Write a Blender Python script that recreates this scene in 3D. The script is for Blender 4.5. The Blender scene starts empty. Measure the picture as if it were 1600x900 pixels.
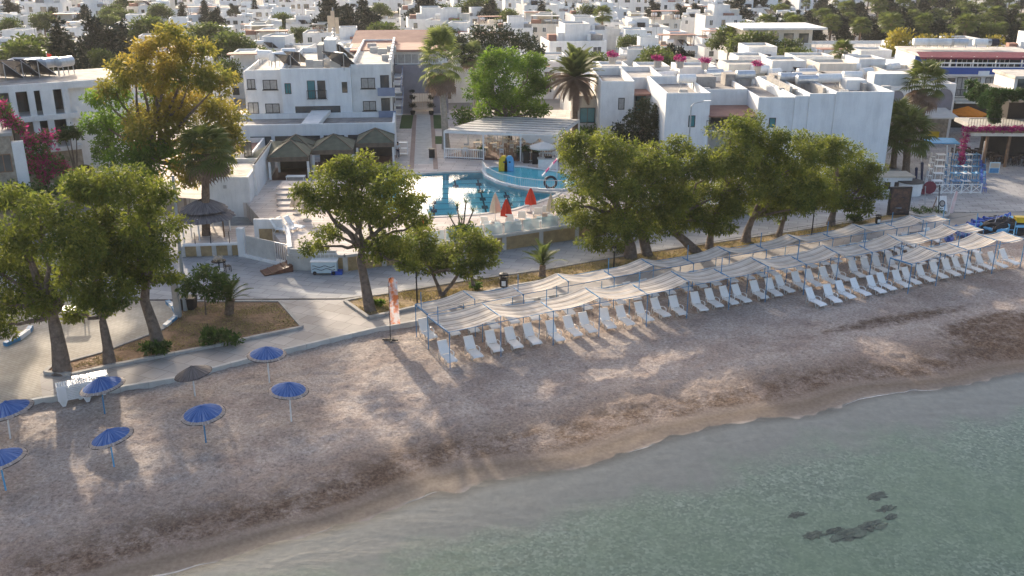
import bpy, math, random
import numpy as np
from mathutils import Vector, Matrix, noise

RND = random.Random(11)
sc = bpy.context.scene
col = sc.collection

# ------------------------------------------------------------------ camera, sky, sun, exposure
F, PITCH, CAMZ = 1500.0, math.radians(20.0), 24.0          # focal length in pixels of a 1600 px wide frame
cam = bpy.data.cameras.new('camera')
cam.sensor_width = 36.0
cam.lens = 36.0 * F / 1600.0
cam.clip_start = 0.5
cam.clip_end = 9000
camo = bpy.data.objects.new('camera', cam)
col.objects.link(camo)
camo.location = (0, 0, CAMZ)
camo.rotation_euler = (math.radians(90) - PITCH, 0, 0)
sc.camera = camo

SUN_AZ, SUN_EL = math.radians(-24.0), math.radians(17.0)
world = bpy.data.worlds.new('World')
sc.world = world
world.use_nodes = True
wn = world.node_tree
bg = wn.nodes['Background']
sky = wn.nodes.new('ShaderNodeTexSky')
sky.sky_type = 'NISHITA'
sky.sun_disc = False
sky.sun_elevation = SUN_EL
sky.sun_rotation = SUN_AZ
sky.air_density = 0.75
sky.dust_density = 4.0
sky.ozone_density = 0.4
wn.links.new(sky.outputs[0], bg.inputs[0])
bg.inputs[1].default_value = 0.15
sl = bpy.data.lights.new('sun', 'SUN')
sl.energy = 2.9
sl.angle = math.radians(1.0)
sl.color = (1.0, 0.86, 0.68)
so = bpy.data.objects.new('sun', sl)
col.objects.link(so)
sv = Vector((math.sin(SUN_AZ) * math.cos(SUN_EL), math.cos(SUN_AZ) * math.cos(SUN_EL), math.sin(SUN_EL)))
so.rotation_euler = sv.to_track_quat('Z', 'Y').to_euler()
so.location = sv * 300
sc.view_settings.view_transform = 'Standard'
sc.view_settings.look = 'None'
sc.view_settings.exposure = 1.28
sc.view_settings.gamma = 1.0
sc.view_settings.use_curve_mapping = False
sc.render.engine = 'CYCLES'
sc.cycles.use_denoising = True
sc.cycles.max_bounces = 7
sc.cycles.transparent_max_bounces = 10
sc.cycles.volume_bounces = 0

# ------------------------------------------------------------------ measuring helpers
FWD = Vector((0, math.cos(PITCH), -math.sin(PITCH)))
UP = Vector((0, math.sin(PITCH), math.cos(PITCH)))
CAM = Vector((0, 0, CAMZ))
def ray(px, py):
    return FWD + Vector((1, 0, 0)) * ((px - 800) / F) + UP * ((450 - py) / F)
def G(px, py, z=0.0):
    d = ray(px, py)
    return CAM + d * ((z - CAMZ) / d.z)
def GY(px, py, Y):
    d = ray(px, py)
    return CAM + d * (Y / d.y)
def zc(p):
    return (Vector(p) - CAM).dot(FWD)
class Frame:
    """a yawed local frame standing at a point: x along the front, y away, z up"""
    def __init__(s, o, yaw):
        s.o = Vector(o); s.yaw = yaw
        c, n = math.cos(yaw), math.sin(yaw)
        s.u = Vector((c, n, 0)); s.v = Vector((-n, c, 0))
    def on(s, px, py, c=0.0):
        d = ray(px, py)
        t = ((s.o + s.v * c) - CAM).dot(s.v) / d.dot(s.v)
        w = CAM + d * t - s.o
        return w.dot(s.u), w.z
    def loc(s, w):
        w = Vector(w) - s.o
        return Vector((w.dot(s.u), w.dot(s.v), w.z))

# ------------------------------------------------------------------ materials
MATS = {}
def stain(m, lo=.87, sx=1.4, sz=.22):
    """rain streaks and patchy old paint over the base colour"""
    nt = m.node_tree; b = nt.nodes['Principled BSDF']; src = b.inputs['Base Color'].links[0].from_socket
    g = nt.nodes.new('ShaderNodeNewGeometry'); mp = nt.nodes.new('ShaderNodeMapping'); mp.inputs['Scale'].default_value = (sx, sx, sz)
    nt.links.new(g.outputs['Position'], mp.inputs['Vector'])
    n = nt.nodes.new('ShaderNodeTexNoise'); n.inputs['Scale'].default_value = 1.0; n.inputs['Detail'].default_value = 7; n.inputs['Roughness'].default_value = .72
    nt.links.new(mp.outputs[0], n.inputs['Vector'])
    r = nt.nodes.new('ShaderNodeMapRange'); r.inputs[1].default_value = .34; r.inputs[2].default_value = .56; r.inputs[3].default_value = lo; r.inputs[4].default_value = 1.0
    nt.links.new(n.outputs['Fac'], r.inputs[0])
    mu = nt.nodes.new('ShaderNodeVectorMath'); mu.operation = 'SCALE'; nt.links.new(src, mu.inputs[0]); nt.links.new(r.outputs[0], mu.inputs['Scale']); nt.links.new(mu.outputs[0], b.inputs['Base Color'])
def mat(name, c1, c2=None, scale=3.0, rough=0.8, bump=0.0, bscale=None, metal=0.0, spec=0.3, trans=0.0, detail=4.0, lo=0.35, hi=0.65, world_co=False, dist=0.05):
    m = bpy.data.materials.new(name)
    m.use_nodes = True
    nt = m.node_tree
    b = nt.nodes['Principled BSDF']
    b.inputs['Roughness'].default_value = rough
    b.inputs['Metallic'].default_value = metal
    b.inputs['Specular IOR Level'].default_value = spec
    c2 = c2 or tuple(min(1, x * 0.82) for x in c1)
    if world_co:
        tc = nt.nodes.new('ShaderNodeNewGeometry'); co = tc.outputs['Position']
    else:
        tc = nt.nodes.new('ShaderNodeTexCoord'); co = tc.outputs['Object']
    n = nt.nodes.new('ShaderNodeTexNoise')
    n.inputs['Scale'].default_value = scale
    n.inputs['Detail'].default_value = detail
    n.inputs['Roughness'].default_value = 0.65
    nt.links.new(co, n.inputs['Vector'])
    r = nt.nodes.new('ShaderNodeValToRGB')
    r.color_ramp.elements[0].position = lo
    r.color_ramp.elements[1].position = hi
    r.color_ramp.elements[0].color = (*c2, 1)
    r.color_ramp.elements[1].color = (*c1, 1)
    nt.links.new(n.outputs['Fac'], r.inputs['Fac'])
    nt.links.new(r.outputs['Color'], b.inputs['Base Color'])
    if bump:
        n2 = nt.nodes.new('ShaderNodeTexNoise')
        n2.inputs['Scale'].default_value = bscale or scale * 4
        n2.inputs['Detail'].default_value = 3
        nt.links.new(co, n2.inputs['Vector'])
        bp = nt.nodes.new('ShaderNodeBump')
        bp.inputs['Strength'].default_value = bump
        bp.inputs['Distance'].default_value = dist
        nt.links.new(n2.outputs['Fac'], bp.inputs['Height'])
        nt.links.new(bp.outputs['Normal'], b.inputs['Normal'])
    if trans:
        t = nt.nodes.new('ShaderNodeBsdfTranslucent')
        nt.links.new(r.outputs['Color'], t.inputs['Color'])
        mx = nt.nodes.new('ShaderNodeMixShader')
        mx.inputs[0].default_value = trans
        nt.links.new(b.outputs[0], mx.inputs[1])
        nt.links.new(t.outputs[0], mx.inputs[2])
        nt.links.new(mx.outputs[0], nt.nodes['Material Output'].inputs[0])
    MATS[name] = m
    return m
def brickmat(name, c1, c2, mortar, bw, bh, rough=0.85, ms=0.015, bump=0.3, spec=0.2, rot=0.0, var=None, offset=0.5):
    """paving or coursed masonry: joints and slightly different pieces"""
    m = mat(name, c1, c2, 1.0, rough, spec=spec)
    nt = m.node_tree
    b = nt.nodes['Principled BSDF']
    g = nt.nodes.new('ShaderNodeNewGeometry')
    mp = nt.nodes.new('ShaderNodeMapping')
    mp.inputs['Rotation'].default_value = (0, 0, rot)
    nt.links.new(g.outputs['Position'], mp.inputs['Vector'])
    k = nt.nodes.new('ShaderNodeTexBrick')
    k.offset = offset
    k.inputs['Scale'].default_value = 1.0
    k.inputs['Brick Width'].default_value = bw
    k.inputs['Row Height'].default_value = bh
    k.inputs['Mortar Size'].default_value = ms
    k.inputs['Color1'].default_value = (*c1, 1)
    k.inputs['Color2'].default_value = (*c2, 1)
    k.inputs['Mortar'].default_value = (*mortar, 1)
    nt.links.new(mp.outputs[0], k.inputs['Vector'])
    n = nt.nodes.new('ShaderNodeTexNoise')
    n.inputs['Scale'].default_value = 0.35
    n.inputs['Detail'].default_value = 6
    nt.links.new(g.outputs['Position'], n.inputs['Vector'])
    rr = nt.nodes.new('ShaderNodeMapRange')
    rr.inputs[1].default_value = 0.3; rr.inputs[2].default_value = 0.7
    rr.inputs[3].default_value = 0.72; rr.inputs[4].default_value = 1.12
    nt.links.new(n.outputs['Fac'], rr.inputs[0])
    mu = nt.nodes.new('ShaderNodeVectorMath'); mu.operation = 'SCALE'
    nt.links.new(k.outputs['Color'], mu.inputs[0])
    nt.links.new(rr.outputs[0], mu.inputs['Scale'])
    nt.links.new(mu.outputs[0], b.inputs['Base Color'])
    return m

mat('white_wall', (.80, .79, .77), (.70, .69, .67), .6, .85, bump=.08, bscale=6)
mat('cream_wall', (.74, .69, .60), (.63, .58, .50), .7, .85, bump=.08, bscale=6)
mat('bluish_wall', (.77, .79, .79), (.69, .71, .72), .4, .85, bump=.06, bscale=6)
for _m in ('white_wall', 'cream_wall', 'bluish_wall'): stain(MATS[_m])
mat('grey_wall', (.26, .25, .28), (.21, .20, .23), .8, .85, bump=.1)
mat('roof_grey', (.40, .37, .34), (.27, .25, .24), .5, .9, bump=.1)
mat('roof_pale', (.62, .58, .52), (.44, .41, .37), .45, .9, bump=.1)
for _m in ('roof_grey', 'roof_pale'): stain(MATS[_m], .6, .9, .9)
mat('roof_rust', (.36, .20, .15), (.27, .14, .11), .6, .85, bump=.1)
mat('stone', (.42, .36, .28), (.24, .20, .16), 2.2, .9, bump=.6, bscale=4)
mat('ochre_stone', (.44, .32, .17), (.28, .20, .11), 1.6, .9, bump=.4, bscale=5)
mat('concrete', (.42, .40, .37), (.31, .29, .27), 1.2, .9, bump=.15)
mat('concrete_pale', (.55, .53, .49), (.43, .41, .38), 1.2, .9, bump=.15)
mat('kerb_dark', (.05, .045, .045), (.03, .03, .03), 2, .8)
mat('white_plastic', (.87, .86, .84), (.80, .79, .77), 2, .35, spec=.5)
mat('white_paint', (.80, .80, .78), (.70, .70, .69), 3, .45, spec=.5)
mat('blue_paint', (.07, .26, .46), (.05, .19, .36), 4, .4, spec=.5)
mat('blue_plastic', (.02, .10, .50), (.015, .07, .36), 3, .35, spec=.5)
mat('lightblue_plastic', (.12, .42, .70), (.09, .33, .58), 3, .4, spec=.5)
mat('royal_blue', (.03, .09, .34), (.025, .07, .27), 1, .6)
mat('navy', (.02, .03, .07), (.015, .02, .05), 2, .5)
mat('black', (.02, .02, .022), (.012, .012, .014), 3, .5)
mat('dark_frame', (.045, .04, .04), (.03, .028, .028), 3, .5)
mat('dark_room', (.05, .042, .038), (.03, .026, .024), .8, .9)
mat('glass', (.07, .085, .09), (.04, .05, .055), .5, .06, spec=.9)
mat('glass_teal', (.03, .22, .25), (.025, .16, .19), 1, .12, spec=.8)
mat('curtain', (.42, .40, .37), (.30, .28, .26), 3, .5, spec=.5)
mat('metal', (.45, .46, .48), (.36, .37, .39), 3, .4, metal=.7)
mat('pole_grey', (.40, .42, .44), (.33, .35, .37), 3, .5, metal=.3)
mat('tank_steel', (.62, .64, .66), (.50, .52, .54), 2, .3, metal=.6)
mat('panel', (.03, .035, .05), (.02, .024, .035), 1, .12, spec=.8)
mat('wood_deck', (.16, .07, .045), (.10, .045, .03), 2, .6, bump=.1)
mat('wood', (.25, .15, .09), (.16, .095, .06), 3, .75, bump=.2)
mat('bark', (.20, .155, .125), (.10, .078, .062), 3.5, .95, bump=.9, bscale=7, dist=.12)
mat('palm_bark', (.24, .17, .12), (.13, .09, .065), 6, .95, bump=.9, bscale=9, dist=.1)
mat('palm_pale', (.36, .32, .27), (.25, .22, .18), 5, .95, bump=.6, bscale=8, dist=.06)
mat('thatch', (.24, .21, .20), (.12, .105, .105), 7, .95, bump=.7, bscale=14)
mat('straw', (.42, .35, .29), (.25, .20, .17), 9, .95, bump=.6, bscale=20)
mat('straw_blue', (.035, .105, .42), (.02, .06, .27), 7, .7, bump=.5, bscale=20)
mat('straw_grey', (.16, .13, .13), (.09, .075, .075), 7, .95, bump=.5, bscale=20)
mat('canvas_green', (.10, .115, .085), (.065, .075, .058), 1.4, .9)
mat('canvas_brown', (.15, .12, .09), (.10, .08, .065), 1.4, .9)
mat('canvas_white', (.76, .74, .70), (.66, .64, .60), 1, .8, trans=.25)
mat('canvas_cream', (.66, .56, .43), (.56, .47, .36), 2, .85, trans=.2)
mat('canvas_red', (.62, .06, .03), (.50, .04, .02), 2, .8, trans=.2)
mat('canvas_orange', (.80, .27, .02), (.66, .20, .015), 2, .8, trans=.25)
mat('canvas_maroon', (.22, .05, .07), (.16, .035, .05), 2, .85)
mat('rubber', (.03, .03, .045), (.02, .02, .03), 3, .6)
mat('yellow_plastic', (.75, .50, .01), (.62, .40, .01), 2, .4, spec=.5)
mat('pink_plastic', (.70, .03, .25), (.58, .02, .2), 2, .4, spec=.5)
mat('red_plastic', (.6, .03, .02), (.5, .02, .015), 2, .4)
mat('wicker', (.07, .05, .045), (.04, .03, .028), 8, .8, bump=.3)
mat('skin', (.42, .26, .18), (.38, .23, .16), 6, .6)
mat('soil', (.27, .17, .10), (.16, .10, .06), 1.1, .95, bump=.9, bscale=5, world_co=True, dist=.12)
mat('dry_bed', (.38, .27, .13), (.22, .15, .085), .8, .95, bump=.9, bscale=5, world_co=True, dist=.12)
mat('lawn', (.05, .10, .02), (.03, .065, .015), 2, .95, bump=.5, bscale=12, world_co=True)
mat('hill', (.10, .11, .07), (.06, .07, .05), .02, .95, world_co=True)
def leafmat(name, c1, c2, tr=.45, scale=.55):
    return mat(name, c1, c2, scale, .6, spec=.25, trans=tr, detail=6, lo=.38, hi=.62)
leafmat('leaf_tamarisk', (.225, .245, .036), (.066, .10, .020), .52, .9)
leafmat('leaf_eucalyptus', (.12, .15, .03), (.05, .08, .02))
leafmat('leaf_green', (.17, .27, .03), (.07, .13, .022), .55)
leafmat('leaf_gold', (.36, .265, .05), (.16, .185, .035), .55, .22)
leafmat('leaf_ficus', (.17, .27, .025), (.06, .12, .02), .5)
leafmat('leaf_dark', (.045, .062, .026), (.024, .036, .018), .3)
leafmat('leaf_cypress', (.026, .038, .02), (.014, .022, .013), .15)
leafmat('leaf_yellow', (.30, .24, .03), (.16, .16, .03), .5)
leafmat('leaf_hedge', (.05, .11, .02), (.025, .06, .012), .3, 2)
leafmat('leaf_shrub', (.10, .155, .03), (.045, .08, .02), .4, 2)
leafmat('frond_green', (.15, .18, .045), (.075, .105, .028), .45)
leafmat('frond_fan', (.28, .32, .10), (.14, .18, .055), .45)
leafmat('frond_dry', (.27, .18, .13), (.17, .115, .085), .3)
leafmat('flower_pink', (.55, .06, .22), (.40, .03, .14), .4, 2)
leafmat('flower_magenta', (.42, .02, .20), (.30, .015, .13), .4, 2)

def radial(name, stops, k=9.0):
    m = mat(name, (.1, .1, .1), None, 3, .85, bump=.4, bscale=18); nt = m.node_tree; L = nt.links.new
    tc = nt.nodes.new('ShaderNodeTexCoord'); s = nt.nodes.new('ShaderNodeSeparateXYZ'); L(tc.outputs['Object'], s.inputs[0])
    at = nt.nodes.new('ShaderNodeMath'); at.operation = 'ARCTAN2'; L(s.outputs[1], at.inputs[0]); L(s.outputs[0], at.inputs[1])
    mu = nt.nodes.new('ShaderNodeMath'); mu.operation = 'MULTIPLY'; mu.inputs[1].default_value = k; L(at.outputs[0], mu.inputs[0])
    z = nt.nodes.new('ShaderNodeMath'); z.operation = 'MULTIPLY'; z.inputs[1].default_value = 2.0; L(s.outputs[2], z.inputs[0])
    c = nt.nodes.new('ShaderNodeCombineXYZ'); L(mu.outputs[0], c.inputs[0]); L(z.outputs[0], c.inputs[1])
    n = nt.nodes.new('ShaderNodeTexNoise'); n.inputs['Scale'].default_value = 1.0; n.inputs['Detail'].default_value = 5; n.inputs['Roughness'].default_value = .7; L(c.outputs[0], n.inputs['Vector'])
    r = nt.nodes.new('ShaderNodeValToRGB'); e = r.color_ramp.elements
    while len(e) < len(stops): e.new(.5)
    for q, (p, cc) in zip(e, stops): q.position = p; q.color = (*cc, 1)
    L(n.outputs['Fac'], r.inputs['Fac']); L(r.outputs['Color'], nt.nodes['Principled BSDF'].inputs['Base Color'])
radial('straw_blue', [(.28, (.015, .035, .12)), (.42, (.035, .085, .25)), (.54, (.075, .15, .36)), (.63, (.18, .25, .42)), (.72, (.40, .39, .41))])
radial('straw', [(.3, (.14, .11, .10)), (.5, (.34, .28, .24)), (.7, (.52, .45, .40))], 16)
radial('straw_grey', [(.3, (.05, .042, .042)), (.5, (.13, .11, .105)), (.72, (.26, .22, .20))], 12)
radial('thatch', [(.3, (.06, .055, .06)), (.5, (.16, .14, .14)), (.72, (.30, .27, .25))], 14)

# ------------------------------------------------------------------ mesh helpers
class MB:
    """collects boxes, bars, tubes and sheets; build() links them as one mesh object"""
    def __init__(s):
        s.v = []; s.f = []
    def add(s, vs, fs):
        o = len(s.v)
        s.v += [tuple(x) for x in vs]
        s.f += [tuple(i + o for i in f) for f in fs]
        return s
    def box(s, x0, x1, y0, y1, z0, z1):
        return s.add([(x0, y0, z0), (x1, y0, z0), (x1, y1, z0), (x0, y1, z0), (x0, y0, z1), (x1, y0, z1), (x1, y1, z1), (x0, y1, z1)],
                     [(0, 3, 2, 1), (4, 5, 6, 7), (0, 1, 5, 4), (1, 2, 6, 5), (2, 3, 7, 6), (3, 0, 4, 7)])
    def prism(s, pts, z0, z1):
        n = len(pts)
        a = sum(pts[i][0] * pts[(i + 1) % n][1] - pts[(i + 1) % n][0] * pts[i][1] for i in range(n))
        if a < 0: pts = list(pts)[::-1]
        return s.add([(p[0], p[1], z0) for p in pts] + [(p[0], p[1], z1) for p in pts],
                     [tuple(range(n - 1, -1, -1)), tuple(range(n, 2 * n))] + [(i, (i + 1) % n, n + (i + 1) % n, n + i) for i in range(n)])
    def bar(s, a, b, w, h=None):
        """square bar from a to b"""
        a, b = Vector(a), Vector(b); h = h or w
        d = (b - a).normalized()
        side = d.cross(Vector((0, 0, 1)))
        if side.length < 1e-3: side = Vector((1, 0, 0))
        side.normalize(); up = side.cross(d)
        q = [side * (i * w / 2) + up * (j * h / 2) for i, j in ((-1, -1), (1, -1), (1, 1), (-1, 1))]
        return s.add([a + k for k in q] + [b + k for k in q], [(3, 2, 1, 0), (4, 5, 6, 7)] + [(i, (i + 1) % 4, 4 + (i + 1) % 4, 4 + i) for i in range(4)])
    def tube(s, pts, rad, n=8, cap=True):
        pts = [Vector(p) for p in pts]
        if not hasattr(rad, '__len__'): rad = [rad] * len(pts)
        vs = []; fs = []
        for i, p in enumerate(pts):
            d = (pts[min(i + 1, len(pts) - 1)] - pts[max(i - 1, 0)]).normalized()
            side = d.cross(Vector((0, 1, 0.013)))
            if side.length < 1e-3: side = Vector((1, 0, 0))
            side.normalize(); up = side.cross(d)
            for k in range(n):
                a = 2 * math.pi * k / n
                vs.append(p + (side * math.cos(a) + up * math.sin(a)) * rad[i])
        for i in range(len(pts) - 1):
            for k in range(n):
                fs.append((i * n + k, i * n + (k + 1) % n, (i + 1) * n + (k + 1) % n, (i + 1) * n + k))
        if cap:
            fs.append(tuple(range(n))); fs.append(tuple(range(len(pts) * n - 1, (len(pts) - 1) * n - 1, -1)))
        return s.add(vs, fs)
    def lathe(s, prof, c=(0, 0, 0), n=16, wob=0.0):
        vs = []; fs = []
        for (r, z) in prof:
            for k in range(n):
                a = 2 * math.pi * k / n
                rr = r * (1 + wob * math.sin(k * 7.3 + z * 3))
                vs.append((c[0] + rr * math.cos(a), c[1] + rr * math.sin(a), c[2] + z))
        for i in range(len(prof) - 1):
            for k in range(n):
                fs.append((i * n + k, i * n + (k + 1) % n, (i + 1) * n + (k + 1) % n, (i + 1) * n + k))
        return s.add(vs, fs)
    def quad(s, a, b, c, d):
        return s.add([a, b, c, d], [(0, 1, 2, 3)])
    def build(s, name, m, parent=None, smooth=False):
        me = bpy.data.meshes.new(name)
        me.from_pydata(s.v, [], s.f)
        me.update()
        return link(name, me, m, parent, smooth)
def link(name, me, m, parent=None, smooth=False):
    if m and not me.materials: me.materials.append(MATS[m] if isinstance(m, str) else m)
    if smooth: me.shade_smooth()
    o = bpy.data.objects.new(name, me)
    col.objects.link(o)
    if parent: o.parent = parent
    return o
def tag(o, label=None, cat=None, group=None, kind=None):
    if label: o['label'] = label
    if cat: o['category'] = cat
    if group: o['group'] = group
    if kind: o['kind'] = kind
    return o
def thing(name, label, cat, loc=(0, 0, 0), rz=0.0, group=None):
    o = bpy.data.objects.new(name, None)
    col.objects.link(o)
    o.empty_display_size = .3
    o.location = loc
    o.rotation_euler = (0, 0, rz)
    return tag(o, label, cat, group)
KIDS = {}
def copy_tree(o, parent=None):
    if o.name not in KIDS or parent is None:
        KIDS[o.name] = [c for c in o.children]
    c = o.copy()
    col.objects.link(c)
    if parent: c.parent = parent
    for ch in KIDS[o.name]: copy_tree2(ch, c)
    return c
def copy_tree2(o, parent):
    c = o.copy()
    col.objects.link(c)
    c.parent = parent
    if o.name not in KIDS: KIDS[o.name] = [k for k in o.children]
    for ch in KIDS[o.name]: copy_tree2(ch, c)
def pxz(pts, z):
    return [G(x, y, z) for x, y in pts]
def sheet(name, pts, z, m, kind='structure', thick=0.25, parent=None):
    o = MB().prism([(p[0], p[1]) for p in pts], z - thick, z).build(name, m, parent)
    if not parent: o['kind'] = kind
    return o
ORD = ['first', 'second', 'third', 'fourth', 'fifth', 'sixth', 'seventh', 'eighth', 'ninth', 'tenth', 'eleventh', 'twelfth', 'thirteenth', 'fourteenth',
       'fifteenth', 'sixteenth', 'seventeenth', 'eighteenth', 'nineteenth', 'twentieth']
for tens, tenth in (('twenty', 'twentieth'), ('thirty', 'thirtieth'), ('forty', 'fortieth'), ('fifty', 'fiftieth'), ('sixty', 'sixtieth'), ('seventy', 'seventieth')):
    if tenth != 'twentieth': ORD.append(tenth)
    ORD += [tens + '-' + w for w in ORD[:9]]
# ================================================================== THE SETTING
WL = [(-900, 1180), (-200, 1010), (100, 938), (242, 897), (400, 857), (430, 847), (510, 826), (580, 803), (640, 782), (682, 772), (712, 771), (735, 760), (800, 744),
      (900, 722), (960, 705), (997, 697), (1087, 680), (1150, 662), (1200, 651), (1267, 642), (1337, 629), (1375, 622), (1482, 605), (1557, 592), (1640, 580), (1900, 540)]
WLW = [G(x, y, -.5) for x, y in WL]
LB = [(-700, 760), (-100, 655), (67, 622), (187, 605), (275, 590), (440, 547), (585, 513), (700, 493), (810, 470), (1016, 438), (1202, 406), (1330, 382), (1420, 363), (1500, 352), (1640, 335)]
LBW = [G(x, y, .25) for x, y in LB]
LBW = [Vector((-190, LBW[0].y - 8, 0))] + LBW + [Vector((260, LBW[-1].y + 22, 0))]

def shore_distance(P):
    """signed distance inland from the waterline, for an (n,2) array"""
    best = np.full(len(P), 1e9); sgn = np.ones(len(P))
    for a, b in zip(WLW[:-1], WLW[1:]):
        a2 = np.array((a.x, a.y)); d = np.array((b.x - a.x, b.y - a.y)); L2 = d @ d
        t = np.clip(((P - a2) @ d) / L2, 0, 1)
        q = P - (a2 + t[:, None] * d)
        dist = np.hypot(q[:, 0], q[:, 1])
        cr = d[0] * (P[:, 1] - a2[1]) - d[1] * (P[:, 0] - a2[0])
        m = dist < best
        best[m] = dist[m]; sgn[m] = np.sign(cr)[m]
    return best * sgn
def wave_noise(P, seed, n, lo, hi):
    r = np.random.RandomState(seed); z = np.zeros(len(P))
    for i in range(n):
        k = np.exp(r.uniform(np.log(lo), np.log(hi))); a = r.uniform(0, 6.283); ph = r.uniform(0, 6.283)
        w = P @ np.array((np.cos(a), np.sin(a)))
        w2 = P @ np.array((-np.sin(a), np.cos(a)))
        z += np.sin(w * k + ph + 1.3 * np.sin(w2 * k * .7 + ph * 2)) / n ** .5
    return z
def axis(a, f0, f1, b, fine, coarse):
    return np.concatenate([np.arange(a, f0, coarse), np.arange(f0, f1, fine), np.arange(f1, b + coarse, coarse)])
xs = axis(-190, -34, 56, 230, .21, 6.0)
ys = axis(-30, 26, 80, 150, .21, 6.0)
XX, YY = np.meshgrid(xs, ys)
P = np.stack([XX.ravel(), YY.ravel()], 1)
D = shore_distance(P) + .35 * wave_noise(P, 3, 6, .25, .9)
zb = np.where(D > 0, np.minimum(-.5 + D * .085, 0.0), -.5 + D * .07)
zb = np.where(D > 4, -.5 + .34 + .16 * (1 - np.exp(-(D - 4) / 3.0)), zb)
zb = np.maximum(zb, -4.0)
dry = np.clip((D - 1.2) / 2.5, 0, 1)
zb = zb + dry * (.036 * wave_noise(P, 5, 16, 3.5, 12.0) + .03 * wave_noise(P, 8, 6, .5, 1.6)) + .012 * wave_noise(P, 9, 6, 2, 6)
nx, ny = len(xs), len(ys)
ii = np.arange((ny - 1) * (nx - 1)); r0 = ii // (nx - 1) * nx + ii % (nx - 1)
quads = np.stack([r0, r0 + 1, r0 + nx + 1, r0 + nx], 1)
def npmesh(name, verts, quads):
    me = bpy.data.meshes.new(name)
    n = len(verts); k = quads.shape[1]
    me.vertices.add(n); me.vertices.foreach_set('co', np.ascontiguousarray(verts, dtype=np.float32).ravel())
    me.loops.add(quads.size); me.loops.foreach_set('vertex_index', np.ascontiguousarray(quads, dtype=np.int32).ravel())
    me.polygons.add(len(quads)); me.polygons.foreach_set('loop_start', np.arange(0, quads.size, k, dtype=np.int32))
    me.update(calc_edges=True)
    return me
me = npmesh('beach', np.stack([P[:, 0], P[:, 1], zb], 1), quads)
at = me.attributes.new('shore', 'FLOAT', 'POINT'); at.data.foreach_set('value', D.astype(np.float32))
WD = np.zeros(len(P))
for px, py, rx, ry in ((1575, 520, 4.5, 2.2), (1640, 515, 6, 3), (1440, 492, 4, .7), (1350, 505, 4, .5), (1530, 505, 3, .8), (610, 740, 1.2, .8)):
    c_ = G(px, py, 0); u_ = np.array((.89, .45)); q_ = P - np.array((c_.x, c_.y)); WD += np.exp(-((q_ @ u_) / rx) ** 2 - ((q_ @ np.array((-.45, .89))) / ry) ** 2)
at = me.attributes.new('weed', 'FLOAT', 'POINT'); at.data.foreach_set('value', np.minimum(WD, 1).astype(np.float32))

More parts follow.
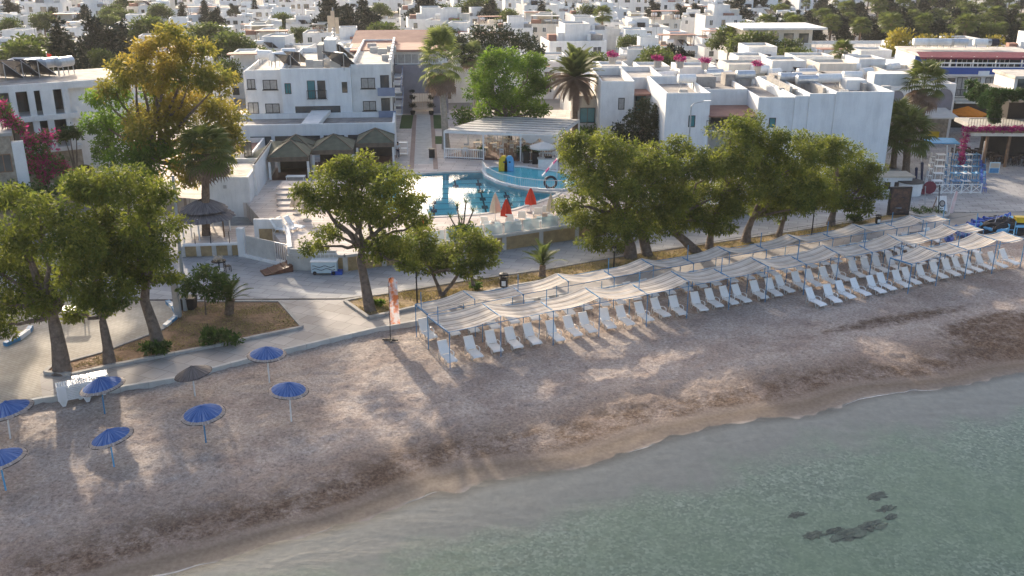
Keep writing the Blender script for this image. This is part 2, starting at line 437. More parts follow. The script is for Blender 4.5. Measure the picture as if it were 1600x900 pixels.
def node(nt, t, **kw):
    n = nt.nodes.new(t)
    for k, v in kw.items(): setattr(n, k, v)
    return n
def beach_material():
    m = bpy.data.materials.new('beach_sand'); m.use_nodes = True
    nt = m.node_tree; L = nt.links.new; b = nt.nodes['Principled BSDF']
    b.inputs['Roughness'].default_value = .92; b.inputs['Specular IOR Level'].default_value = .15
    g = node(nt, 'ShaderNodeNewGeometry'); at = node(nt, 'ShaderNodeAttribute', attribute_name='shore')
    def nz(scale, detail=4, rough=.6):
        n = node(nt, 'ShaderNodeTexNoise'); n.inputs['Scale'].default_value = scale; n.inputs['Detail'].default_value = detail; n.inputs['Roughness'].default_value = rough
        L(g.outputs['Position'], n.inputs['Vector']); return n.outputs['Fac']
    def ramp(fac, stops):
        r = node(nt, 'ShaderNodeValToRGB'); e = r.color_ramp.elements
        while len(e) < len(stops): e.new(.5)
        for k, (p, c) in zip(e, stops): k.position = p; k.color = (*c, 1)
        L(fac, r.inputs['Fac']); return r.outputs['Color']
    def rng(fac, a, b_, c=0., d=1.):
        r = node(nt, 'ShaderNodeMapRange'); 
        for i, v in enumerate((a, b_, c, d)): r.inputs[i + 1].default_value = v
        L(fac, r.inputs[0]); return r.outputs[0]
    def mixc(f, a, b_):
        x = node(nt, 'ShaderNodeMix', data_type='RGBA'); L(f, x.inputs[0]); L(a, x.inputs[6]); L(b_, x.inputs[7]); return x.outputs[2]
    def math_(op, a, b_):
        x = node(nt, 'ShaderNodeMath', operation=op, use_clamp=(op == 'MULTIPLY'))
        for i, v in enumerate((a, b_)):
            if isinstance(v, (int, float)): x.inputs[i].default_value = v
            else: L(v, x.inputs[i])
        return x.outputs[0]
    grain = nz(5.5, 6, .8)
    sand = ramp(grain, [(.30, (.15, .12, .10)), (.44, (.36, .305, .27)), (.60, (.52, .45, .40)), (.72, (.74, .66, .58))])
    patches = ramp(nz(.35, 6, .7), [(.35, (.74, .68, .66)), (.6, (1.06, 1.04, 1.02))])
    mu = node(nt, 'ShaderNodeMix', data_type='RGBA', blend_type='MULTIPLY'); mu.inputs[0].default_value = 1.0; L(sand, mu.inputs[6]); L(patches, mu.inputs[7])
    sand = mu.outputs[2]
    # dried seaweed and dark shingle thrown up along the shore
    weed = ramp(nz(6, 6, .8), [(.35, (.045, .027, .02)), (.52, (.13, .085, .06)), (.72, (.29, .215, .155))])
    sh = at.outputs['Fac']
    band = math_('MULTIPLY', rng(sh, 1.0, 1.7), rng(sh, 6.2, 2.8))
    wn_ = math_('MULTIPLY', band, rng(nz(.7, 8, .85), .34, .55, 0., .95))
    g2 = node(nt, 'ShaderNodeMapping'); g2.inputs['Scale'].default_value = (.10, .22, 1); L(g.outputs['Position'], g2.inputs['Vector'])
    big = node(nt, 'ShaderNodeTexNoise'); big.inputs['Scale'].default_value = 1.0; big.inputs['Detail'].default_value = 6; big.inputs['Roughness'].default_value = .72; L(g2.outputs[0], big.inputs['Vector'])
    wa = node(nt, 'ShaderNodeAttribute', attribute_name='weed')
    wf = math_('MULTIPLY', rng(math_('ADD', nz(1.6, 8, .85), math_('MULTIPLY', wa.outputs['Fac'], .22)), .52, .76), rng(wa.outputs['Fac'], .05, .5))
    specks = math_('MULTIPLY', rng(nz(3.2, 6, .85), .60, .68), rng(sh, 1.0, 3.0, .0, .75))
    c = mixc(wn_, sand, weed); c = mixc(wf, c, weed); c = mixc(specks, c, weed)
    wet = ramp(nz(5, 4), [(.3, (.15, .115, .09)), (.7, (.22, .175, .135))])
    c = mixc(rng(sh, 1.9, .9), c, wet)
    # the bed under the water: sand near the edge, then pale pebbles and green weed
    vo = node(nt, 'ShaderNodeTexVoronoi'); vo.inputs['Scale'].default_value = 8.0; L(g.outputs['Position'], vo.inputs['Vector'])
    sx = node(nt, 'ShaderNodeSeparateColor'); L(vo.outputs['Color'], sx.inputs[0])
    peb = ramp(sx.outputs[0], [(.0, (.30, .34, .26)), (.35, (.43, .48, .385)), (.7, (.57, .62, .50)), (1., (.85, .86, .75))])
    green = ramp(nz(.9, 5, .7), [(.3, (.33, .41, .28)), (.5, (.48, .57, .38)), (.72, (.60, .68, .48))])
    bed = mixc(rng(nz(.12, 6, .6), .36, .64, .15, .85), peb, green)
    dark = math_('MULTIPLY', rng(nz(.42, 5, .7), .66, .72), rng(sh, -9, -12))
    bl = node(nt, 'ShaderNodeRGB'); bl.outputs[0].default_value = (.03, .032, .028, 1)
    bed = mixc(dark, bed, bl.outputs[0])
    shal = ramp(nz(2.5, 5), [(.3, (.50, .44, .40)), (.7, (.64, .57, .52))])
    bed = mixc(rng(math_('ADD', sh, rng(nz(.25, 3), .3, .7, -1.6, 1.6)), -2.2, -4.6), shal, bed)
    c = mixc(rng(sh, .1, -.6), c, bed)
    L(c, b.inputs['Base Color'])
    L(rng(sh, .2, 1.0, .35, .92), b.inputs['Roughness'])
    bp = node(nt, 'ShaderNodeBump'); bp.inputs['Distance'].default_value = .10; L(rng(sh, .6, 2.2, .1, 1.0), bp.inputs['Strength'])
    L(nz(5.5, 5, .7), bp.inputs['Height']); L(bp.outputs[0], b.inputs['Normal'])
    return m
tag(link('beach', me, beach_material(), None, True), kind='structure')

def water_material(name, tint, bumps, refl_rough=.06, ior=1.33):
    m = bpy.data.materials.new(name); m.use_nodes = True
    nt = m.node_tree; L = nt.links.new
    nt.nodes.remove(nt.nodes['Principled BSDF'])
    g = node(nt, 'ShaderNodeNewGeometry')
    prev = None
    for scale, st, dist, stretch in bumps:
        mp = node(nt, 'ShaderNodeMapping'); mp.inputs['Scale'].default_value = (stretch, 1, 1); mp.inputs['Rotation'].default_value = (0, 0, .4); L(g.outputs['Position'], mp.inputs['Vector'])
        n = node(nt, 'ShaderNodeTexNoise'); n.inputs['Scale'].default_value = scale; n.inputs['Detail'].default_value = 3; n.inputs['Distortion'].default_value = .6; L(mp.outputs[0], n.inputs['Vector'])
        bp = node(nt, 'ShaderNodeBump'); bp.inputs['Strength'].default_value = st; bp.inputs['Distance'].default_value = dist
        L(n.outputs['Fac'], bp.inputs['Height'])
        if prev: L(prev.outputs[0], bp.inputs['Normal'])
        prev = bp
    fr = node(nt, 'ShaderNodeFresnel'); fr.inputs['IOR'].default_value = ior; L(prev.outputs[0], fr.inputs['Normal'])
    t = node(nt, 'ShaderNodeBsdfTransparent'); t.inputs[0].default_value = (*tint, 1)
    gl = node(nt, 'ShaderNodeBsdfGlossy'); gl.inputs['Roughness'].default_value = refl_rough; L(prev.outputs[0], gl.inputs['Normal'])
    mx = node(nt, 'ShaderNodeMixShader'); L(fr.outputs[0], mx.inputs[0]); L(t.outputs[0], mx.inputs[1]); L(gl.outputs[0], mx.inputs[2])
    L(mx.outputs[0], nt.nodes['Material Output'].inputs[0])
    MATS[name] = m
    return m
water_material('sea_water', (.95, .98, .90), [(.9, .35, .08, .45), (7.0, .30, .02, .5)])
water_material('pool_water', (.75, .97, .99), [(1.2, .12, .03, 1.0), (5.0, .06, .01, 1)], .02)
wl = [(-190, -200)] + [(260, -200)] + [(260, 90)] + [(w.x, w.y + 3.0) for w in reversed(WLW) if -180 < w.x < 250] + [(-190, 20)]
me = bpy.data.meshes.new('sea'); me.from_pydata([(x, y, -.5) for x, y in wl], [], [tuple(range(len(wl)))]); me.update()
tag(link('sea', me, 'sea_water'), kind='structure')

# a thin broken line of foam where the water ends
ZZ = zb.reshape(ny, nx); fx = []; 
for j in range(nx):
    if -34 < xs[j] < 56:
        k_ = np.argmax(ZZ[:, j] > -.5)
        if k_ > 0:
            z0, z1 = ZZ[k_ - 1, j], ZZ[k_, j]; fx.append((xs[j], ys[k_ - 1] + (ys[k_] - ys[k_ - 1]) * (-.5 - z0) / max(1e-6, z1 - z0)))
fx = np.array(fx); fxy = fx.copy()
for _ in range(2): fxy[1:-1, 1] = (fxy[:-2, 1] + fxy[1:-1, 1] + fxy[2:, 1]) / 3
wv = np.clip(wave_noise(fxy, 21, 8, .3, 3.0) * .9 - .1, 0, 1.2) * .07
b = MB()
for j in range(len(fxy) - 1):
    if wv[j] > .01 or wv[j + 1] > .01:
        (xa, ya), (xb, yb) = fxy[j], fxy[j + 1]; b.quad((xa, ya - .07 - wv[j], -.492), (xb, yb - .07 - wv[j + 1], -.492), (xb, yb - .06, -.488), (xa, ya - .06, -.488))
mat('foam', (.62, .60, .58), (.42, .39, .37), 7, .7)
tag(b.build('shore_foam', 'foam'), 'thin broken line of white foam along the waterline', None, None, 'stuff')
# dark rocks under the shallow water
def sea_rock(label, px, py, w, d):
    B = G(px, py, -1.2); dd = shore_distance(np.array([[B.x, B.y]]))[0]; B.z = -.5 + dd * .07 - .05
    t = thing('sea_rock', label, 'rock', B, .4, 'dark rocks under the water'); n, m_ = 18, 5; vs = []; rn = random.Random(px)
    for j in range(m_):
        for i in range(n): a = 2 * math.pi * i / n; r = (1 - j / m_) ** .6 * rn.uniform(.5, 1.45); vs.append((1.0 * w * r * math.cos(a), .75 * d * r * math.sin(a), .16 * (j / (m_ - 1)) ** .7 + rn.uniform(-.05, .04)))
    MB().add(vs, [(j * n + i, j * n + (i + 1) % n, (j + 1) * n + (i + 1) % n, (j + 1) * n + i) for j in range(m_ - 1) for i in range(n)] + [tuple(range((m_ - 1) * n, m_ * n))]).build('rock', 'sea_rock', t)
mat('sea_rock', (.34, .37, .28), (.18, .19, .15), 3.0, .95, bump=.6)
for lab, px, py, w, d in (('largest dark rock patch under the water at the lower right', 1328, 835, .95, .55), ('long dark rock right of the largest submerged one', 1362, 822, .75, .45), ('small dark submerged rock on the left of the group', 1271, 838, .6, .3), ('dark submerged rock furthest to the right', 1392, 809, .4, .25),
                          ('narrow dark rock above the others under the water', 1384, 797, .5, .25), ('dark rock nearest the shore in the submerged group', 1371, 779, .6, .35), ('thin dark rock between the small one and the largest', 1303, 831, .5, .2), ('faint small rock alone to the left under the water', 1243, 810, .5, .25)): sea_rock(lab, px, py, w, d)
# dry land: one sheet from the back of the beach to the horizon
mat('land', (.34, .31, .27), (.25, .225, .195), .15, .95, bump=.2, bscale=3, world_co=True)
sheet('ground', [(p.x, p.y) for p in LBW] + [(4000, 260), (4000, 4000), (-4000, 4000), (-4000, 40)], .20, 'land', thick=.6)
brickmat('paving_path', (.47, .43, .395), (.38, .345, .315), (.25, .225, .205), 1.2, 1.2, ms=.018, rot=.45)
brickmat('paving_promenade', (.43, .425, .42), (.33, .33, .335), (.19, .19, .19), 1.6, .8, ms=.018, rot=.30)
brickmat('paving_yard', (.46, .41, .34), (.40, .355, .29), (.28, .25, .21), .4, .2, ms=.012, rot=.5)
brickmat('paving_plaza', (.46, .435, .41), (.37, .35, .335), (.23, .22, .21), 1.4, .7, ms=.03, rot=.2)
brickmat('paving_deck', (.66, .59, .53), (.55, .47, .42), (.36, .29, .25), 2.6, .62, ms=.03, rot=.096)
BLK = [(-700, 474), (-60, 470), (195, 469), (271, 469), (400, 468), (535, 467), (585, 461), (650, 451), (732, 437), (840, 422), (960, 401), (1104, 380), (1240, 360), (1330, 346), (1430, 332)]
BLKW = [G(x, y, .25) for x, y in BLK]
sheet('beach_path', [p for p in LBW[1:-2]] + list(reversed(BLKW)), .25, 'paving_path', thick=.4)
# pale edging stones between the path and the sand
def strip(pts, w, z0, z1, name, m, kind='structure'):
    b = MB()
    for a, c in zip(pts[:-1], pts[1:]):
        a, c = Vector((a[0], a[1], 0)), Vector((c[0], c[1], 0)); d = (c - a).normalized(); s = Vector((-d.y, d.x, 0)) * (w / 2)
        e = d * (w * .25)
        b.prism([(p.x, p.y) for p in (a - s - e, c - s + e, c + s + e, a + s - e)], z0, z1)
    return tag(b.build(name, m), kind=kind)
def kerb(name, pts, w, z0, z1, m, step=1.0, parent=None):
    """a row of separate kerb stones with open joints along a line, under one structure object"""
    root = bpy.data.objects.new(name, None); col.objects.link(root); root['kind'] = 'structure'
    if parent: root.parent = parent
    k = 0
    for a, c in zip(pts[:-1], pts[1:]):
        a, c = Vector((a[0], a[1], 0)), Vector((c[0], c[1], 0)); L_ = (c - a).length; n = max(1, round(L_ / step)); d = (c - a) / n
        u = d.normalized(); s = Vector((-u.y, u.x, 0)) * (w / 2)
        for i in range(n):
            p = a + d * i + u * .012; q = a + d * (i + 1) - u * .012; dz = RND.uniform(-.008, .008)
            MB().prism([(x.x, x.y) for x in (p - s, q - s, q + s, p + s)], z0, z1 + dz).build('kerb_stone', m if isinstance(m, str) else m[k % len(m)], root); k += 1
    return root
kerb('beach_kerb', LBW[2:-3], .22, -.2, .30, 'concrete_pale', 1.6)
strip(BLKW, .16, .1, .285, 'promenade_edge', 'kerb_dark')
# the walled planting beds
def bed(name, pix, m, z=.40, step=1.2):
    w = [(p.x, p.y) for p in pxz(pix, .25)]
    o = sheet(name, w, z - .05, m, thick=.3)
    kerb(name + '_kerb', w + [w[0]], .24, .1, z + .02, 'concrete', step)
    return o
bed('tree_bed', [(71, 584), (112, 587), (175, 573), (335, 542), (472, 513), (437, 473), (300, 473), (283, 481), (275, 500), (252, 518), (162, 552), (80, 575)], 'soil')
bed('promenade_bed', [(539, 472), (576, 498), (700, 470), (810, 447), (1016, 414), (1202, 385), (1330, 358), (1420, 340), (1405, 333), (1330, 349), (1240, 363), (1104, 383), (960, 404), (840, 425), (732, 440), (650, 454), (585, 464)], 'dry_bed')
sheet('parking_yard', pxz([(-300, 700), (66, 618), (62, 586), (78, 573), (162, 549), (250, 516), (272, 498), (280, 480), (290, 471), (-300, 472)], .25), .258, 'paving_yard', thick=.1)
RW = [G(x, y, .27) for x, y in [(455, 420), (540, 423), (600, 415), (787, 390), (900, 373), (1040, 352), (1240, 322)]]
sheet('promenade', [p for p in BLKW] + [G(1440, 300, .25), G(1393, 262, .25)] + [(30, 104)] + [RW[6], RW[5], RW[3], RW[1], RW[0], G(395, 340, .27), G(200, 330, .27), G(-300, 330, .27)], .262, 'paving_promenade', thick=.1)
sheet('plaza', [G(1330, 346, .25), G(1430, 332, .25), G(1640, 330, .25), (140, 90), (140, 150), (48, 150), G(1393, 262, .25)], .254, 'paving_plaza', thick=.1)
# hotel terrace
DECK = 1.6
deck = sheet('pool_terrace', [], 0, None) if False else None
POOL = [(575, 300), (590, 281), (619, 274), (690, 269), (754, 268), (772, 280), (800, 291), (835, 298), (874, 301), (868, 306), (844, 315), (802, 328), (750, 335), (705, 338), (654, 340), (606, 330)]
POOLW = [G(x, y, DECK) for x, y in POOL]
outer = [RW[0], RW[1], RW[2], RW[3], RW[4], RW[5], RW[6], Vector((30, 104, 0)), Vector((30, 134, 0)), Vector((-45, 134, 0)), Vector((-45, 90, 0)), Vector((-24, 84, 0))]
import bmesh
def holed(name, outer, hole, z, m, wall_to):
    bm = bmesh.new()
    ov = [bm.verts.new((p[0], p[1], z)) for p in outer]; hv = [bm.verts.new((p[0], p[1], z)) for p in hole]
    e = [bm.edges.new((ov[i], ov[(i + 1) % len(ov)])) for i in range(len(ov))] + [bm.edges.new((hv[i], hv[(i + 1) % len(hv)])) for i in range(len(hv))]
    bmesh.ops.triangle_fill(bm, edges=e, use_beauty=True)
    lo = [bm.verts.new((p[0], p[1], wall_to)) for p in outer]
    for i in range(len(ov)):
        j = (i + 1) % len(ov); bm.faces.new((ov[i], ov[j], lo[j], lo[i]))
    bmesh.ops.recalc_face_normals(bm, faces=bm.faces)
    me = bpy.data.meshes.new(name); bm.to_mesh(me); bm.free()
    return link(name, me, m)
tag(holed('pool_terrace', [(p.x, p.y) for p in outer], [(p.x, p.y) for p in POOLW], DECK, 'paving_deck', .0), kind='structure')

# ------------------------------------------------------------------ swimming pool
pool = thing('swimming_pool', 'large turquoise swimming pool with dark lane markings on the hotel terrace', 'pool', (0, 0, 0))
mat('pool_tile', (.36, .88, .93), (.30, .82, .90), .6, .5, spec=.4, world_co=True)
mat('pool_line', (.015, .06, .13), (.012, .045, .10), 1, .5)
mat('pool_edge', (.10, .13, .28), (.08, .10, .22), 1, .5)
b = MB(); n = len(POOLW); CCW = lambda q: q if sum(a_.x * c_.y - c_.x * a_.y for a_, c_ in zip(q, q[1:] + q[:1])) > 0 else q[::-1]; zf = DECK - .75
b.add([(p.x, p.y, zf) for p in POOLW] + [(p.x, p.y, DECK - .002) for p in POOLW], [tuple(range(n - 1, -1, -1))] + [(i, (i + 1) % n, n + (i + 1) % n, n + i) for i in range(n)])
b.build('pool_basin', 'pool_tile', pool)
strip_pts = [(p.x, p.y) for p in POOLW]
cb = MB()
for a, c in zip(POOLW, POOLW[1:] + POOLW[:1]):
    d = (c - a); d.z = 0; d.normalize(); s = Vector((-d.y, d.x, 0)) * .2
    cb.prism([(q.x, q.y) for q in (a - s, c - s, c + s, a + s)], DECK - .12, DECK + .05)
cb.build('pool_coping', 'concrete_pale', pool)
me = bpy.data.meshes.new('pool_water'); me.from_pydata([(p.x, p.y, DECK - .10) for p in CCW(POOLW)], [], [tuple(range(n))]); me.update()
link('pool_water', me, 'pool_water', pool)
def inside(pt, poly):
    r = False
    for a, c in zip(poly, poly[1:] + poly[:1]):
        if (a.y > pt[1]) != (c.y > pt[1]) and pt[0] < (c.x - a.x) * (pt[1] - a.y) / (c.y - a.y) + a.x: r = not r
    return r
cy, sy = math.cos(.096), math.sin(.096)
for i in range(-9, 8):                                   # lane lines running towards the hotel, with bold dashes
    lx = i * 2.35 - .6
    seg = []
    for j in range(0, 160):
        y0 = 78 + j * .25
        if inside((lx - (y0 - 90) * sy + .0, y0), POOLW): seg.append(y0)
    if len(seg) < 6: continue
    f = lambda y: lx - (y - 90) * sy
    MB().bar((f(seg[0] + .6), seg[0] + .6, zf + .012), (f(seg[-1] - .4), seg[-1] - .4, zf + .012), .16, .01).build('lane_line', 'pool_line', pool)
    y = seg[0] + 1
    while y < seg[-1] - 1.4:
        MB().bar((f(y), y, zf + .024), (f(y + 1.1), y + 1.1, zf + .024), .55, .01).build('lane_mark', 'pool_line', pool); y += 2.9
for j in range(14):                                       # cross lines
    y0 = 79 + j * 1.9
    seg = [x for x in np.arange(-22, 12, .25) if inside((x, y0 + (x + 5) * .096), POOLW)]
    if len(seg) > 6: MB().bar((seg[0] + .3, y0 + (seg[0] + 5) * .096, zf + .006), (seg[-1] - .3, y0 + (seg[-1] + 5) * .096, zf + .006), .10, .006).build('cross_line', 'pool_line', pool)
# children's pool with its curved white parapet and railing
KID = [(772, 262), (754, 266), (760, 276), (780, 286), (810, 293), (845, 297), (880, 298), (905, 290), (900, 276), (860, 268), (815, 262)]
KW = [G(x, y, DECK) for x, y in KID]
kid = thing('childrens_pool', "shallow children's pool with curved white wall and railing behind the big pool", 'pool')
cb = MB()
for a, c in zip(KW, KW[1:] + KW[:1]):
    d = (c - a); d.z = 0; d.normalize(); s = Vector((-d.y, d.x, 0)) * .16
    cb.prism([(q.x, q.y) for q in (a - s, c - s, c + s, a + s)], DECK - .1, DECK + .16)
cb.build('pool_wall', 'white_wall', kid)
MB().prism([(p.x, p.y) for p in KW], DECK - .05, DECK + .02).build('pool_floor', 'pool_tile', kid)
me = bpy.data.meshes.new('w'); me.from_pydata([(p.x, p.y, DECK + .10) for p in CCW(KW)], [], [tuple(range(len(KW)))]); me.update(); link('pool_water', me, 'pool_water', kid)
rl = MB()
for a, c in zip(KW[1:8], KW[2:9]):
    L_ = (c - a).length
    for k in range(int(L_ / .22)):
        p = a.lerp(c, k * .22 / L_); rl.bar((p.x, p.y, DECK + .16), (p.x, p.y, DECK + .95), .022)
    rl.bar((a.x, a.y, DECK + .97), (c.x, c.y, DECK + .97), .05)
rl.build('railing', 'white_paint', kid)

# terrace retaining wall: stone panels between pale piers, a coping and glass balustrade on top
rw = thing('terrace_wall', 'ochre stone retaining wall with pale piers below the pool terrace', 'wall', RW[3])
o0 = RW[3].copy()
def wl_(p): return Vector((p.x - o0.x, p.y - o0.y, 0))
for a, c in zip(RW[:-1], RW[1:]):
    a, c = wl_(a), wl_(c); d = (c - a).normalized(); nrm = Vector((d.y, -d.x, 0)); L_ = (c - a).length; nb = max(1, round(L_ / 3.2))
    for k in range(nb):
        p, q = a.lerp(c, k / nb), a.lerp(c, (k + 1) / nb)
        MB().bar(p + nrm * .06 + Vector((0, 0, .55)), q + nrm * .06 + Vector((0, 0, .55)), .12, 1.1).build('stone_panel', 'ochre_stone', rw)
        MB().bar(p + nrm * .12 + Vector((0, 0, .02)), p + nrm * .12 + Vector((0, 0, 1.14)), .34, .3).build('pier', 'concrete_pale', rw)
    MB().bar(a + nrm * .1 + Vector((0, 0, 1.24)), c + nrm * .1 + Vector((0, 0, 1.24)), .42, .2).build('coping', 'concrete_pale', rw)
mat('balustrade_glass', (.42, .58, .60), (.36, .52, .55), 1, .1, spec=.8)
gm = MATS['balustrade_glass']; nt = gm.node_tree
tb = node(nt, 'ShaderNodeBsdfTransparent'); mx = node(nt, 'ShaderNodeMixShader'); mx.inputs[0].default_value = .55
nt.links.new(nt.nodes['Principled BSDF'].outputs[0], mx.inputs[1]); nt.links.new(tb.outputs[0], mx.inputs[2]); nt.links.new(mx.outputs[0], nt.nodes['Material Output'].inputs[0])
gb = thing('glass_balustrade', 'low glass balustrade on top of the terrace wall before the pool', 'balustrade', (o0.x, o0.y, DECK))
for a, c in zip(RW[2:-1], RW[3:]):
    a, c = wl_(a), wl_(c); L_ = (c - a).length; nb = max(1, round(L_ / 1.6))
    for k in range(nb):
        p, q = a.lerp(c, (k + .04) / nb), a.lerp(c, (k + .96) / nb)
        MB().bar(p + Vector((0, 0, .5)), q + Vector((0, 0, .5)), .015, .9).build('glass_panel', 'balustrade_glass', gb)
        r = a.lerp(c, k / nb); MB().bar(r, r + Vector((0, 0, 1.0)), .05).build('post', 'metal', gb)
# ================================================================== TREES
NR = np.random.RandomState(5)
def leaf_cloud(blobs, per_m2, size, droop=.5, shell=.55, squash=.8, aspect=2.4, seed=1):
    """many small leaf sprays through the volume of lumpy blobs; returns verts, quads (each blob: x,y,z,r)"""
    r = np.random.RandomState(seed); allv = []
    for (bx, by, bz, br) in blobs:
        subs = [(bx, by, bz, br * .62)]
        for _ in range(12):                                        # each blob breaks up into smaller clumps
            d = r.normal(size=3); d /= np.linalg.norm(d); d[2] = d[2] * .8 + .1
            k = r.uniform(.55, .95) * br
            subs.append((bx + d[0] * k, by + d[1] * k, bz + d[2] * k * squash, br * r.uniform(.24, .46)))
        for (x, y, z, q) in subs:
            n = int(per_m2 * 4 * math.pi * q * q * .5) + 6
            d = r.normal(size=(n, 3)); d /= np.linalg.norm(d, axis=1)[:, None]
            rad = q * (shell + (1 - shell) * r.uniform(0, 1, n) ** .5) * (1 + .22 * r.normal(size=n))
            p = np.stack([x + d[:, 0] * rad, y + d[:, 1] * rad, z + d[:, 2] * rad * squash], 1)
            ax = d + r.normal(size=(n, 3)) * .8; ax[:, 2] -= droop; ax /= np.linalg.norm(ax, axis=1)[:, None]
            sd = np.cross(ax, r.normal(size=(n, 3))); sd /= np.linalg.norm(sd, axis=1)[:, None] + 1e-6
            s = size * r.uniform(.6, 1.4, n)[:, None]
            w = s / aspect
            allv.append(np.stack([p, p + ax * s * .5 + sd * w * .5, p + ax * s, p + ax * s * .45 - sd * w * .5], 1).reshape(-1, 3))
    v = np.concatenate(allv)
    return v, np.arange(len(v)).reshape(-1, 4)
def crown_obj(name, blobs, m, parent, per_m2=26, size=.36, **kw):
    v, q = leaf_cloud(blobs, per_m2, size, **kw)
    return link(name, npmesh(name, v, q), m, parent)
def limb(p0, p1, r0, r1, wob=.25, n=6, seed=0):
    r = random.Random(seed); pts = []; rad = []
    for i in range(n + 1):
        t = i / n
        p = Vector(p0).lerp(Vector(p1), t)
        if 0 < i < n: p += Vector((r.uniform(-1, 1), r.uniform(-1, 1), r.uniform(-.4, .6))) * wob
        pts.append(p); rad.append(r0 + (r1 - r0) * t)
    return pts, rad
def tree(label, base, trunk_px, blobs, m='leaf_tamarisk', r0=.34, group=None, zb=.35, depth=1.6, extra=None, name='tamarisk_tree', per_m2=70, size=.23, droop=.6, second=None, cat='tree'):
    """base pixel, trunk pixels up to the fork, crown blobs (px, py, radius px[, depth offset m])"""
    B = G(base[0], base[1], zb); rn = random.Random(int(base[0] * 7 + base[1]))
    t = thing(name, label, cat, B, 0, group)
    def W(px, py, dy): return GY(px, py, B.y + dy) - B
    pts = [Vector((0, 0, -.15))] + [W(x, y, i * .15) for i, (x, y) in enumerate(trunk_px, 1)]
    fork = pts[-1]
    tb = MB()
    tb.tube([pts[0], pts[0].lerp(pts[1], .06) + Vector((0, 0, .12))] + pts[1:], [r0 * 1.55, r0 * 1.12] + [r0 * (1 - .42 * i / len(trunk_px)) for i in range(1, len(trunk_px) + 1)], 10)
    bl = []
    for i, q in enumerate(blobs):
        dy = q[3] if len(q) > 3 else rn.uniform(-depth, depth)
        c = W(q[0], q[1], dy); rr = q[2] * zc(c + B) / F * 1.09
        bl.append((c.x, c.y, c.z, rr))
    tb.build('trunk', 'bark', t, True)
    for i, q in enumerate(bl):
        p, rad = limb(fork, Vector(q[:3]), r0 * .42, .04, .28, 6, i)
        MB().tube(p, rad, 6).build('branch', 'bark', t, True)
    if second:
        ks = set(second[0]); crown_obj('crown', [q for i, q in enumerate(bl) if i not in ks], m, t, per_m2, size, droop=droop, seed=int(base[0]))
        crown_obj('crown', [q for i, q in enumerate(bl) if i in ks], second[1], t, per_m2, size, droop=droop, seed=int(base[0]) + 1)
    else:
        crown_obj('crown', bl, m, t, per_m2, size, droop=droop, seed=int(base[0]))
    if extra:
        for tp in extra: MB().tube([W(*p) if i else W(*p) for i, p in enumerate(tp)], [r0 * .9 - i * r0 * .35 / len(tp) for i in range(len(tp))], 9).build('trunk', 'bark', t, True)
    return t
GT = 'feathery green trees along the promenade'
tree('thick-trunked tree nearest the rounded tip of the left planting bed', (97, 578), [(92, 540), (86, 510), (82, 492)],
     [(15, 360, 52), (62, 338, 46), (100, 385, 48), (25, 425, 52), (75, 452, 46), (-15, 470, 45), (112, 440, 34), (40, 480, 34), (-30, 400, 55), (5, 510, 26), (15, 310, 30)], r0=.48, group=GT)
tree('knobbly tree in the middle of the left planting bed', (171, 566), [(168, 540), (163, 515), (160, 500)],
     [(148, 400, 40), (172, 440, 38), (140, 462, 30), (190, 468, 25), (130, 360, 34), (165, 480, 20), (115, 490, 20)], r0=.34, group=GT)
tree('tree with leaning trunk behind the low shrub in the left planting bed', (250, 548), [(240, 510), (226, 470), (228, 440)],
     [(150, 295, 42), (195, 290, 44), (232, 312, 40), (250, 345, 32), (175, 345, 46), (215, 370, 48), (250, 400, 30), (185, 405, 38), (258, 432, 20), (125, 300, 26), (228, 425, 26), (205, 440, 24)], r0=.40, group=GT)
tree('leaning tree standing alone beside the ramp to the beach', (578, 485), [(570, 440), (563, 405), (567, 385)],
     [(520, 285, 40), (565, 270, 38), (612, 285, 40), (495, 320, 28), (550, 325, 40), (600, 335, 42), (640, 320, 22), (595, 385, 34), (490, 385, 20), (625, 385, 30), (535, 258, 22), (480, 300, 20), (650, 310, 16), (635, 415, 16), (510, 365, 20), (655, 345, 16)], r0=.36, group=GT)
tree('small many-stemmed tree beside the striped awnings', (690, 462), [(684, 446), (676, 428)],
     [(650, 385, 34), (638, 408, 22), (695, 395, 26), (735, 378, 32), (758, 402, 24), (735, 425, 18), (672, 415, 24), (715, 412, 20), (660, 360, 20), (765, 385, 14)], r0=.16, group=GT,
     extra=[[(690, 462, 0), (706, 444, .2), (716, 428, .3)], [(740, 446, .3), (737, 432, .3), (735, 415, .3)]])
tree('very broad leafy tree nearest the beach in the promenade row', (985, 402), [(985, 385), (978, 360), (970, 335)],
     [(915, 240, 38), (960, 235, 40), (1005, 250, 38), (905, 285, 34), (955, 290, 48), (1005, 300, 44), (1035, 270, 30), (925, 335, 40), (975, 350, 42), (1020, 345, 34), (895, 225, 24), (930, 378, 24), (965, 388, 18), (1045, 320, 28), (890, 320, 20)], r0=.5, group=GT,
     extra=[[(1012, 400, .5), (1006, 375, .5), (1000, 350, .5)]])
tree('tree on a strongly tilted trunk behind the awnings', (1088, 394), [(1070, 376), (1050, 360), (1052, 340)],
     [(1075, 255, 40), (1115, 262, 38), (1055, 300, 34), (1100, 310, 42), (1135, 300, 28), (1075, 345, 30), (1115, 350, 26), (1060, 230, 22), (1140, 330, 20), (1040, 340, 18)], r0=.38, group=GT)
tree('tallest tree of the promenade row, before the white building', (1108, 388), [(1110, 370), (1115, 345), (1130, 310)],
     [(1145, 210, 34), (1180, 205, 32), (1165, 245, 40), (1200, 250, 34), (1140, 265, 30), (1180, 290, 38), (1150, 320, 28), (1205, 300, 28), (1125, 355, 20), (1215, 225, 24)], r0=.32, group=GT)
